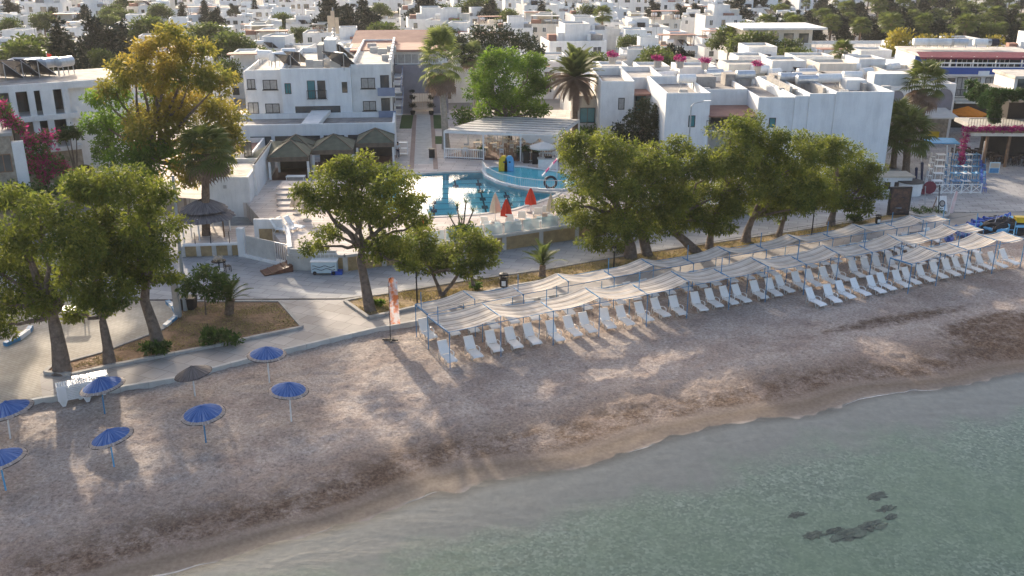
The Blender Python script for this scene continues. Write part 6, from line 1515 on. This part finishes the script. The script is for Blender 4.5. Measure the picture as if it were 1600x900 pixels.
pole_thing('thin dark sign post on the grassy island', 1466, 337, 290, 1468, (.05, .05), 'dark_frame', 'sign_post'); pole_thing('thin grey post left of the grassy island', 1445, 326, 292, 1446, (.04, .04), 'pole_grey', 'sign_post')
# pedal boats and covered gear at the right end of the beach
def kayak(label, px, py, rz, m='blue_plastic', L_=3.2):
    t = thing('kayak', label, 'kayak', G(px, py, .1), rz, 'blue boats at the end of the beach'); n = 10; vs = []; k = 8
    for i in range(n + 1):
        f = i / n; w = .38 * math.sin(math.pi * (.08 + .84 * f)) ** .7; x = (f - .5) * L_
        for j in range(k): a = 2 * math.pi * j / k; vs.append((x, w * math.cos(a), .3 + .22 * math.sin(a) + .25 * (2 * f - 1) ** 4))
    MB().add(vs, [(i * k + j, i * k + (j + 1) % k, (i + 1) * k + (j + 1) % k, (i + 1) * k + j) for i in range(n) for j in range(k)] + [tuple(range(k)), tuple(range(n * k + k - 1, n * k - 1, -1))]).build('hull', m, t, True)
    MB().lathe([(.26, .50), (.30, .56), (.24, .53)], n=14).build('cockpit_rim', 'black', t)
for i, (px, py, rz) in enumerate(((1540, 352, .3), (1548, 349, .35), (1556, 347, .4), (1534, 357, .25))): kayak('blue kayak, %s of the four in the row by the square' % ORD[i], px, py, rz)
for i, (px, py, m) in enumerate(((1482, 378, 'blue_plastic'), (1500, 370, 'royal_blue'), (1512, 374, 'blue_plastic'), (1552, 364, 'lightblue_plastic'))): kayak(('small blue boat under the middle awning', 'dark blue boat beneath the middle awning end', 'blue boat just right of the middle awning', 'light blue upturned boat beside the dark heap')[i], px, py, 1.1 + i * .4, m, 2.4)
t = thing('tarpaulin_heap', 'heap of gear under a dark tarpaulin at the end of the beach', 'heap', G(1568, 362, .05)); v_ = []; n = 14
for j in range(6):
    for i in range(n): a = 2 * math.pi * i / n; r = (1.9 - j * .36) * RND.uniform(.8, 1.15); v_.append((r * 1.3 * math.cos(a), r * .8 * math.sin(a), [0, .5, .8, 1.05, 1.2, 1.25][j] + RND.uniform(-.12, .12)))
MB().add(v_, [(j * n + i, j * n + (i + 1) % n, (j + 1) * n + (i + 1) % n, (j + 1) * n + i) for j in range(5) for i in range(n)] + [tuple(range(5 * n, 6 * n))]).build('tarpaulin', 'black', t)
for k in range(5): MB().tube([(-1.5 + k * .6, -.9, .4), (-.6 + k * .5, .3, 1.5)], .03, 6).build('pole', 'metal', t)
for i, (px, py) in enumerate(((1586, 352), (1596, 356), (1592, 366))):
    p = G(px, py, .1); dining_set(p, 0, 0, 'lightblue_plastic', '%s light blue plastic table at the right end of the beach' % ORD[i], 'beach tables'); chair('light blue chair beside the %s beach table' % ORD[i], p + Vector((-.8, 0, 0)), 1.5, 'lightblue_plastic', 'beach chairs')
t = thing('yellow_crate', 'small yellow crate on the table at the right edge', 'crate', G(1592, 348, .9)); MB().box(-.4, .4, -.3, .3, -.05, .5).build('body', 'yellow_plastic', t); MB().box(-.44, .44, -.34, .34, .5, .56).build('rim', 'yellow_plastic', t)

# ---------------------------------------------------------------- houses at the left edge
fl_ = Frame(flat(GY(105, 215, 92)), .55)
ch = root('columned_house', 'white house with square columns, recessed terraces and stone ground floor', 'house', fl_)
lx = lambda px, py, c=0: fl_.on(px, py, c)[0]; lz = lambda px, py, c=0: fl_.on(px, py, c)[1]
xr, xl = lx(112, 170), -26
zR, zF2, zF1 = lz(100, 137), lz(90, 178), lz(95, 229)
MB().box(xl, xr + 5, 0, 9, zR - .1, zR + .55).build('roof_slab', 'white_wall', ch); MB().box(xl + .3, xr + 4.7, .3, 8.7, zR + .55, zR + .58).build('roof', 'roof_grey', ch)
MB().box(xl, xr + .5, -.2, 9, zF2 - .5, zF2).build('upper_floor', 'white_wall', ch); MB().box(xl, xr + .5, -.2, 9, zF1 - .4, zF1).build('lower_floor', 'white_wall', ch)
MB().box(xl, xr, 3, 9, zF2, zR - .1).build('back_wall', 'grey_wall', ch); MB().box(xl, xr, 3, 9, zF1, zF2 - .5).build('back_wall', 'stone', ch); MB().box(xl, xr + .4, .5, 9, 0, zF1 - .4).build('ground_floor', 'stone', ch); MB().box(xr, xr + 5, .6, 8.8, 0, zR - .1).build('end_wall', 'white_wall', ch)
for px in (22, 51, 71, 81, 105, -10): x = lx(px, 165); MB().box(x - .28, x + .28, -.05, .5, zF2, zR - .1).build('column', 'white_wall', ch)
for px in (60, 83, 112): x = lx(px, 210); MB().box(x - .28, x + .28, -.05, .5, zF1, zF2 - .5).build('column', 'white_wall', ch)
for px in (38, 62, 92): win(ch, lx(px, 160, 3), (zF2 + zR) / 2 - .2, 2.4, 2.4, 2.97, 'dark_frame', 'glass', 1)
for px in (75, 102): win(ch, lx(px, 205, 3), (zF1 + zF2) / 2 - .3, 1.6, 2.0, 2.97, 'dark_frame', 'glass', 1)
b2 = MB(); n = 10; xc = lx(128, 250, .6); vs = [(xc - 1.0, .47, .4), (xc + 1.0, .47, .4)] + [(xc + math.cos(math.pi * k / n), .47, 2.3 + .8 * math.sin(math.pi * k / n)) for k in range(n + 1)]; b2.add(vs, [tuple(range(len(vs)))]).build('arch_door', 'dark_room', ch)
for px, k in ((30, 3), (60, 5), (85, 4)): solar(ch, lx(px, 140), 4 + k * .4, zR + .55, 3.0, 2.6, 2.2); tank(ch, lx(px, 140) + 2, 6, zR + .55, 1.8, .5, 'tank_steel', .6)
t = thing('red_flag', 'small red flag flying over the roofs at the left', 'flag', GY(76, 105, 105)); MB().tube([(0, 0, -3), (0, 0, 1.6)], .04, 6).build('pole', 'metal', t); MB().add([(0, 0, 1.5), (.5, .05, 1.3), (.55, 0, .5), (0, 0, .7)], [(0, 1, 2, 3)]).build('cloth', 'red_plastic', t)
f2 = Frame(flat(GY(12, 285, 78)), .45); sh_ = root('stone_house', 'rough stone house with small window at the left edge', 'house', f2); x1_ = f2.on(20, 240)[0]
MB().box(-16, x1_, 0, 8, 0, f2.on(12, 212)[1]).build('wall', 'stone', sh_); MB().box(-16, x1_ + .2, -.2, 8.2, f2.on(12, 212)[1], f2.on(12, 207)[1]).build('roof', 'concrete', sh_); MB().box(x1_ + .02, x1_ + .9, -.15, .6, 0, f2.on(22, 222)[1]).build('buttress', 'white_wall', sh_); win(sh_, f2.on(6, 255)[0], f2.on(6, 255)[1], 1.2, 1.5, -.02, 'wood', 'glass', 1)
def bougain(label, bl, Y, m, mg=None, name='bougainvillea'):
    B = GY(bl[0][0], bl[0][1], Y); B.z = .3; t = thing(name, label, 'shrub', B); k = Y / F; o = [GY(x, y, Y + d) - B for x, y, r, d in bl]; bs = [(p.x, p.y, p.z, q[2] * k) for p, q in zip(o, bl)]
    for q in bs[:3]: MB().tube([(0, 0, 0), (q[0] * .5, q[1], q[2] * .6), q[:3]], [.12, .08, .03], 6).build('stem', 'bark', t)
    crown_obj('flowers', bs, m, t, 16, .3, droop=.2, seed=3); crown_obj('leaves', [(x, y + .15, z - .1, r) for x, y, z, r in bs], mg or 'leaf_shrub', t, 22, .32, droop=.2, seed=4)
bougain('mass of bougainvillea with pink flowers before the columned house', [(60, 240, 22, 0), (75, 215, 16, 0), (50, 220, 16, 1), (85, 255, 18, 0), (95, 265, 12, 0), (45, 260, 18, 1), (70, 275, 16, 0)], 82, 'flower_pink')
bougain('trailing pink bougainvillea at the top of the left edge', [(8, 180, 14, 0), (20, 192, 12, 0), (-5, 165, 16, 0), (30, 200, 10, 0)], 80, 'flower_pink')
for i, (x, y, r, m) in enumerate(((20, 305, 26, 'leaf_green'), (55, 300, 22, 'leaf_hedge'), (110, 285, 20, 'leaf_shrub'), (-20, 310, 30, 'leaf_green'), (108, 205, 14, 'leaf_shrub'))): bougain('green garden shrub %s below the houses at the left' % ('nearest the left edge', 'beside the bougainvillea', 'before the arched door', 'cut by the left edge', 'climbing the corner column')[i], [(x, y, r, 0), (x + r * .8, y + 4, r * .7, 0), (x - r * .6, y + 6, r * .7, .5)], 76 if i != 4 else 90, m, name='garden_shrub')

# ================================================================== THE TOWN BEHIND
def make_house(i, r):
    t = thing('town_house', 'x', 'house', (0, 0, -50)); w, d, h = r.uniform(7, 11), r.uniform(7, 10), r.choice((3.4, 4.4, 5.6, 6.2, 6.4)); wall = r.choice(('white_wall', 'white_wall', 'white_wall', 'cream_wall', 'bluish_wall')); rf = r.choice(('roof_pale', 'roof_grey', 'roof_pale', 'roof_rust'))
    block(t, -w / 2, w / 2, 0, d, 0, h, wall, rf, r.uniform(.3, .8))
    if i % 3 != 1: u0 = r.uniform(-w / 2, 0); block(t, u0 + .1, u0 + w * .45, d * .35, d - .1, h - .4, h + r.uniform(1.8, 2.6), wall, rf, .3, names=('upper_wall', 'upper_parapet', 'upper_roof'))
    if i % 2: block(t, w / 2 + .01, w / 2 + r.uniform(3, 5), 1, d - 1, 0, h - 1.4, wall, 'roof_pale', .4, names=('side_wing', 'wing_parapet', 'wing_roof'))
    n = 3
    for fl in range(2 if h > 5 else 1):
        for k in range(n):
            if r.random() < .8: win(t, -w / 2 + w * (k + .5) / n, h - 1.6 - fl * 2.7, r.choice((.9, 1.2, 1.6)), 1.3, -.02, r.choice(('dark_frame', 'white_paint', 'wood')), 'glass', 1)
    win(t, d * .5, h - 1.6, 1.2, 1.2, w / 2 + .01, 'dark_frame', 'glass', 1, face='r')
    for k in range(r.choice((1, 2, 2, 3))): tank(t, r.uniform(-w * .4, w * .4), r.uniform(1, d - 1), h - .4, r.uniform(1.3, 2), r.uniform(.38, .55), r.choice(('tank_steel', 'white_paint', 'white_paint')), r.uniform(-.4, .4))
    for k in range(r.choice((0, 1, 2))): solar(t, r.uniform(-w * .35, w * .35), r.uniform(1, d - 2), h - .3, 2.0, 2.0, r.uniform(1.8, 2.8))
    for k in range(3):
        x_, y_ = r.uniform(-w * .5, w * .3), r.uniform(.5, d - 2.5); MB().box(x_, x_ + r.uniform(1.2, 3), y_, y_ + r.uniform(1, 2.2), h - .5, h + r.uniform(.2, 1.3)).build('roof_hut', r.choice(('white_wall', 'roof_grey', 'concrete', 'cream_wall', 'roof_rust')), t)
    MB().bar((w * .3, d * .7, h - .4), (w * .3, d * .7, h + 2.6), .05).build('aerial', 'dark_frame', t)
    MB().box(w * .2, w * .2 + .6, d * .2, d * .2 + .6, h - .5, h + .9).build('chimney', wall, t)
    if i % 4 == 0:
        for x in (-w * .4, w * .4):
            for y in (.4, 3.0): MB().bar((x, y, h - .4), (x, y, h + 2.0), .12).build('pergola_post', 'wood', t)
        MB().box(-w * .45, w * .45, .2, 3.2, h + 2.0, h + 2.15).build('pergola_roof', r.choice(('roof_rust', 'canvas_white', 'wood')), t)
    return t
hr = random.Random(21); NH = 16
protos = [make_house(i, hr) for i in range(NH)]; used = [False] * NH
FEAT = ['with stepped upper room', 'with plain parapet', 'with a rust-brown roof edge', 'with a low side wing', 'with a roof pergola', 'with a side terrace', 'with white tank on its roof', 'with wide low front', 'with covered roof terrace', 'with narrow windows', 'with a tall chimney', 'with twin roof tanks', 'with pergola and tank', 'with a lean-to wing', 'with bare flat roof', 'with slanting solar panel']
def hill(X_, Y_): return .2 + max(0, Y_ - 260) * .012 + max(0, Y_ - 420) * .05
HOUSES = []; cnt = 0; Yr = 139.0; ri = 0
while Yr < 470:
    half = Yr * .56 + 8; sp = 11.6 + (Yr - 139) * .028; x = -half + hr.uniform(0, 5)
    while x < half:
        if not (hr.random() < .07) and not (Yr < 150 and -34 < x < 4) and not (x > Yr * .272 and Yr > 172 and Yr < 330) and not (Yr < 152 and x > 48):
            k = hr.randrange(NH); o = protos[k] if not used[k] else copy_tree(protos[k]); used[k] = True
            yy = Yr + hr.uniform(-3, 3); o.location = (x + hr.uniform(-1, 1), yy, hill(x, yy)); o.rotation_euler = (0, 0, hr.choice((0.096, .096, -.12, .2)) + hr.uniform(-.06, .06)); s = hr.uniform(.72, 1.02); o.scale = (s, s, s * hr.uniform(.85, 1.1))
            tag(o, 'x', 'house', 'white houses of the town'); HOUSES.append((ri, o, FEAT[k])); cnt += 1
        x += sp * hr.uniform(.85, 1.15)
    Yr += 12 + (Yr - 139) * .055; ri += 1
for k in range(NH):
    if not used[k]:
        for c_ in list(protos[k].children_recursive): bpy.data.objects.remove(c_)
        bpy.data.objects.remove(protos[k])
def pxx(o):
    w = o.location - CAM
    return 800 + F * w.x / w.dot(FWD)
for r_ in range(ri):
    row_ = sorted([h for h in HOUSES if h[0] == r_ and -60 < pxx(h[1]) < 1660], key=lambda h: pxx(h[1]))
    for k, (q_, o, f_) in enumerate(row_): o['label'] = 'white house %s, %s from left in the %s town row' % (f_, ORD[k], ORD[r_])
for q_, o, f_ in HOUSES:
    if o['label'] == 'x':
        for c_ in list(o.children_recursive): bpy.data.objects.remove(c_)
        bpy.data.objects.remove(o)
# nearer roofs between the apartments and the town
i = 0
for px, Y, w, h, m in ((950, 126, 9, 6.5, 'white_wall'), (1010, 123, 10, 6.8, 'white_wall'), (1075, 121, 12, 7.0, 'white_wall'), (1150, 122, 12, 7.2, 'cream_wall'), (1215, 124, 11, 7.4, 'white_wall'), (1290, 121, 12, 7.4, 'cream_wall'), (1345, 126, 9, 7.4, 'white_wall'), (1250, 137, 14, 6.5, 'white_wall'), (1160, 136, 11, 6.6, 'white_wall'), (1345, 146, 12, 6.4, 'white_wall')):
    X0 = (px - 800) / F * Y * 1.03; t = thing('roof_terrace_house', 'white house with cluttered flat roof, %s from the left behind the apartments' % ORD[i], 'house', (X0, Y, 0), .05, 'roofs behind the apartments')
    block(t, -w / 2, w / 2, 0, 9, 0, h, m, ('roof_grey', 'roof_pale', 'roof_rust')[i % 3], .5); block(t, -w * .1, w * .3, 4, 8.9, h - .5, h + 1.6, m, 'roof_pale', .3, names=('upper_wall', 'upper_parapet', 'upper_roof'))
    tank(t, -w * .3, 2, h - .5, 2.4, .55, 'tank_steel' if i % 2 else 'white_paint', .1); tank(t, w * .38, 3, h - .5, 1.8, .5, 'white_paint', .5); solar(t, -w * .2, 5, h - .4, 2.2, 2.2, 2.3)
    for k in range(3): MB().box(-w * .45 + k * 1.7, -w * .45 + k * 1.7 + .9, 6.8, 7.6, h - .48, h + .3).build('air_conditioner', 'concrete', t)
    for k in range(3): win(t, -w * .35 + k * w * .33, h - 1.9, 1.2, 1.3, -.02, 'dark_frame', 'glass', 1)
    i += 1
i = 0
for px, py in ((957, 84), (1028, 90), (1063, 91), (1102, 93), (1184, 98)):
    B = GY(px, py, 121); t = thing('roof_bougainvillea', 'pink bougainvillea pot, %s from the left along the roof edge' % ORD[i], 'plant', B, 0, 'pink pots on the roof edge'); MB().lathe([(.4, -1.2), (.5, -.4)], n=10).build('pot', 'concrete', t); crown_obj('flowers', [(0, 0, 0, .55), (.4, 0, -.1, .35), (-.4, 0, .05, .35)], 'flower_magenta', t, 40, .2, seed=px); i += 1
t = thing('phone_mast', 'steel phone mast with pale antenna panels on the hotel roof', 'mast', GY(523, 70, 126)); MB().tube([(0, 0, -6), (0, 0, 4.6)], [.14, .09], 8).build('mast', 'pole_grey', t)
for k, (dx, z) in enumerate(((-.45, 2.6), (.5, 2.4), (0, 3.2))): MB().box(dx - .22, dx + .22, -.35, -.15, z - 1.0, z + 1.0).build('antenna_panel', 'canvas_cream', t); MB().bar((0, 0, z), (dx, -.2, z), .06).build('bracket', 'metal', t)
for k in range(4): MB().lathe([(.3, 0), (.0, .12)], (0, 0, .2 + k * .45), 10).build('dish', 'metal', t)

wl_b = thing('long_white_building', 'long low white building with railed roof before the palm garden', 'building', (GY(1310, 80, 178).x, 178, .3), .05)
block(wl_b, -14, 24, 0, 14, 0, 5.0, 'white_wall', 'roof_pale', .5); railing(wl_b, (-14, .3, 5.0), (24, .3, 5.0), .9, 'white_paint', 1.2, 'roof_railing', .05); block(wl_b, -16, -4, 3, 12, 4.6, 8.2, 'cream_wall', 'roof_pale', .3, names=('upper_wall', 'upper_parapet', 'upper_roof')); MB().box(-17.5, -2, 1.2, 13, 8.2, 8.55).build('roof_overhang', 'white_wall', wl_b)
for k in range(4): win(wl_b, -14 + k * 2.8, 6.6, 1.8, 1.7, 2.98, 'dark_frame', 'glass', 1)
for k in range(8): win(wl_b, -11 + k * 4.4, 3.0, 1.6, 1.4, -.02, 'dark_frame', 'glass', 1)
# trees among the houses
def proto_tree(name, m, blobs, r0, h0, per, size):
    t = thing(name, 'x', 'tree', (0, 0, -80)); MB().tube([(0, 0, -.5), (.1, 0, h0 * .5), (0, 0, h0)], [r0, r0 * .8, r0 * .5], 8).build('trunk', 'bark', t); crown_obj('crown', blobs, m, t, per, size, droop=0, seed=len(name) + int(r0 * 100)); return t
def cy(h, r): return [(0, 0, h * f, r * (1.05 - .85 * abs(f - .35) ** 1.1 * 1.35)) for f in np.linspace(.12, .97, 9)]
TP = {'cypress': proto_tree('cypress_tree', 'leaf_cypress', cy(13, 1.5), .25, 9, 26, .5),
      'dark': proto_tree('evergreen_tree', 'leaf_cypress', [(0, 0, 6, 2.6), (1.8, 0, 5.0, 2), (-1.8, .4, 5.2, 2), (.3, -.5, 8, 1.9), (.8, .6, 9.4, 1.1), (-1.2, 0, 7.4, 1.4)], .3, 4.5, 16, .6),
      'round': proto_tree('round_tree', 'leaf_eucalyptus', [(0, 0, 4.6, 2.3), (1.8, 0, 4.2, 1.7), (-1.8, .3, 4.3, 1.8), (.4, -.8, 5.8, 1.6), (-.8, .6, 6.0, 1.3)], .25, 3.2, 16, .5),
      'yellow': proto_tree('yellow_tree', 'leaf_yellow', [(0, 0, 4.6, 1.8), (1.3, 0, 4.0, 1.3), (-1.3, .3, 4.2, 1.4), (.2, -.4, 6.2, 1.2)], .2, 3.0, 18, .4)}
def proto_palm():
    t = thing('town_palm', 'x', 'palm', (0, 0, -80)); MB().tube([(0, 0, -.5), (0, 0, 4), (0, 0, 7.6)], [.3, .24, .22], 8).build('trunk', 'palm_bark', t); b = MB(); me = FF
    vs = [v.co.copy() for v in FF.vertices]; fs = [tuple(p.vertices) for p in FF.polygons]; rn = random.Random(3)
    for k in range(34):
        el = math.radians(78 - 130 * k / 34 + rn.uniform(-8, 8)); M_ = Matrix.Translation((0, 0, 7.6)) @ Matrix.Rotation(k * 2.4, 4, 'Z') @ Matrix.Rotation(-el, 4, 'Y') @ Matrix.Scale(1.35, 4); b.add([M_ @ v for v in vs], fs)
    b.build('crown', 'frond_green', t); return t
TP['palm'] = proto_palm(); TU = {k: False for k in TP}
TL = {'cypress': 'slim dark cypress', 'dark': 'broad dark evergreen', 'round': 'rounded green tree', 'yellow': 'yellow-green tree', 'palm': 'tall fan palm'}
TH = {'cypress': 13.5, 'dark': 10.5, 'round': 7.6, 'yellow': 7.4, 'palm': 9.3}
TT = []
def town_tree(kind, px, top, Y, h=None, wide=1.0, lab=None):
    o = TP[kind] if not TU[kind] else copy_tree(TP[kind]); TU[kind] = True
    T = GY(px, top, Y); z0 = hill(T.x, Y); hh = h or max(4, T.z - z0); s = hh / TH[kind]; o.location = (T.x, Y, T.z - hh if h else z0); o.scale = (s * wide, s * wide, s); o.rotation_euler = (0, 0, hr.uniform(0, 6))
    TT.append((kind, o, lab)); tag(o, (lab or TL[kind] + ' among the white houses of the town'), None, 'trees of the town: ' + TL[kind])
town_tree('cypress', 88, 26, 150, wide=1.5, lab='broad dark cypress column beside the great golden tree'); town_tree('cypress', 104, 50, 146, wide=1.3); town_tree('cypress', 124, 62, 144, wide=1.0); town_tree('dark', 150, 28, 165, wide=1.3); town_tree('dark', 178, 36, 170, wide=1.1); town_tree('round', 55, 48, 165, wide=1.6); town_tree('round', 30, 55, 150, wide=1.2)
for px, top, Y, k, w in ((14, 0, 260, 'dark', 1.2), (66, -8, 300, 'dark', 1.3), (130, 8, 240, 'dark', .9), (190, 12, 250, 'round', 1.2), (230, 20, 200, 'round', 1.3), (283, 2, 260, 'cypress', 1.5), (318, -5, 270, 'cypress', 1.5), (335, 12, 250, 'dark', 1), (322, 30, 190, 'round', 1.5), (360, 44, 170, 'round', 1.2), (298, 36, 200, 'round', 1.2),
                         (396, -6, 280, 'cypress', 1.2), (515, -8, 230, 'dark', 1.2), (540, 8, 215, 'dark', 1.2), (566, -10, 230, 'cypress', 1.6), (577, 12, 215, 'dark', 1.1), (600, 30, 200, 'round', 1.3), (590, 48, 165, 'yellow', 1), (612, 50, 165, 'yellow', 1.1), (630, 4, 300, 'dark', .9), (664, -12, 250, 'dark', 1.3), (690, 3, 260, 'round', 1.3), (745, -8, 270, 'round', 1.6), (765, 0, 260, 'dark', 1), (795, 10, 240, 'round', 1),
                         (820, -4, 330, 'cypress', 1), (846, 0, 260, 'cypress', 1.8), (885, 2, 310, 'cypress', 1), (896, 4, 300, 'cypress', 1.2), (918, 3, 260, 'round', 1.3), (942, 11, 220, 'palm', 1), (950, -4, 330, 'dark', 1), (975, 0, 330, 'cypress', 1.4), (990, 2, 340, 'dark', 1), (1022, 0, 280, 'dark', 1.1), (1074, -2, 300, 'cypress', 1.4), (1092, 0, 300, 'cypress', 1), (1150, -6, 260, 'dark', 1.4), (1145, 34, 190, 'round', 1.1), (1180, 44, 175, 'round', 1.5), (1170, -8, 280, 'dark', 1.4), (1190, -5, 280, 'dark', 1.2)): town_tree(k, px, top, Y, wide=w)
for k in range(84):                                             # the palm garden and wood at the upper right
    px = 1200 + (k * 61) % 415 + hr.uniform(-5, 5); lane = k % 4; Y = (205, 228, 262, 310)[lane] + hr.uniform(-6, 6); top = (32, 20, 8, -4)[lane] + hr.uniform(-10, 9)
    town_tree(('palm', 'dark', 'palm', 'dark', 'round', 'palm', 'dark')[k % 7], px, top, Y, wide=1.15)
for px, top, Y in ((1405, 40, 158), (1398, 48, 160), (1443, 50, 160), (1478, 50, 165), (1560, 52, 170)): town_tree('yellow', px, top, Y, wide=1.0)
town_tree('palm', 1318, 66, 150, wide=.9); town_tree('dark', 1520, 14, 240, wide=1.4)
for k in range(26): town_tree(('round', 'dark', 'cypress')[k % 3], 20 + k * 62 + hr.uniform(-20, 20), hr.uniform(-14, 14), hr.uniform(300, 440), wide=1.1)
for k in range(46):
    px = hr.uniform(640, 1300) if k % 2 else hr.uniform(0, 620); Y = hr.uniform(150, 300); T = G(px, 450 - F * math.tan(PITCH - math.atan((CAMZ - 5) / Y)), 5); o_ = 450 - F * math.tan(PITCH - math.atan((CAMZ - hr.uniform(6.2, 8.2)) / Y)); town_tree(('round', 'round', 'dark')[k % 3], px, o_, Y, wide=1.1)
for kind in TP:
    for k, o in enumerate(sorted([t_[1] for t_ in TT if t_[0] == kind and not t_[2]], key=pxx)): o['label'] = TL[kind] + ', %s from the left of its kind among the town houses' % ORD[k]
# wooded rise behind the town
tag(MB().add([(-900, 520, -3), (900, 520, -3), (900, 760, 34), (-900, 760, 28), (900, 1500, 60), (-900, 1500, 60)], [(0, 1, 2, 3), (3, 2, 4, 5)]).build('hills', 'hill'), kind='structure')

# ---------------------------------------------------------------- warm haze
hz = MB().box(-4200, 4200, -260, 4200, -5.5, 64).build('haze', None); tag(hz, 'thin warm morning haze over the whole town', None, None, 'stuff')
hm = bpy.data.materials.new('haze'); hm.use_nodes = True; nt = hm.node_tree; nt.nodes.remove(nt.nodes['Principled BSDF'])
pvn = node(nt, 'ShaderNodeVolumePrincipled'); pvn.inputs['Color'].default_value = (.95, .95, .97, 1); pvn.inputs['Density'].default_value = .00013; pvn.inputs['Anisotropy'].default_value = .2
nt.links.new(pvn.outputs[0], nt.nodes['Material Output'].inputs['Volume']); hz.data.materials.append(hm)
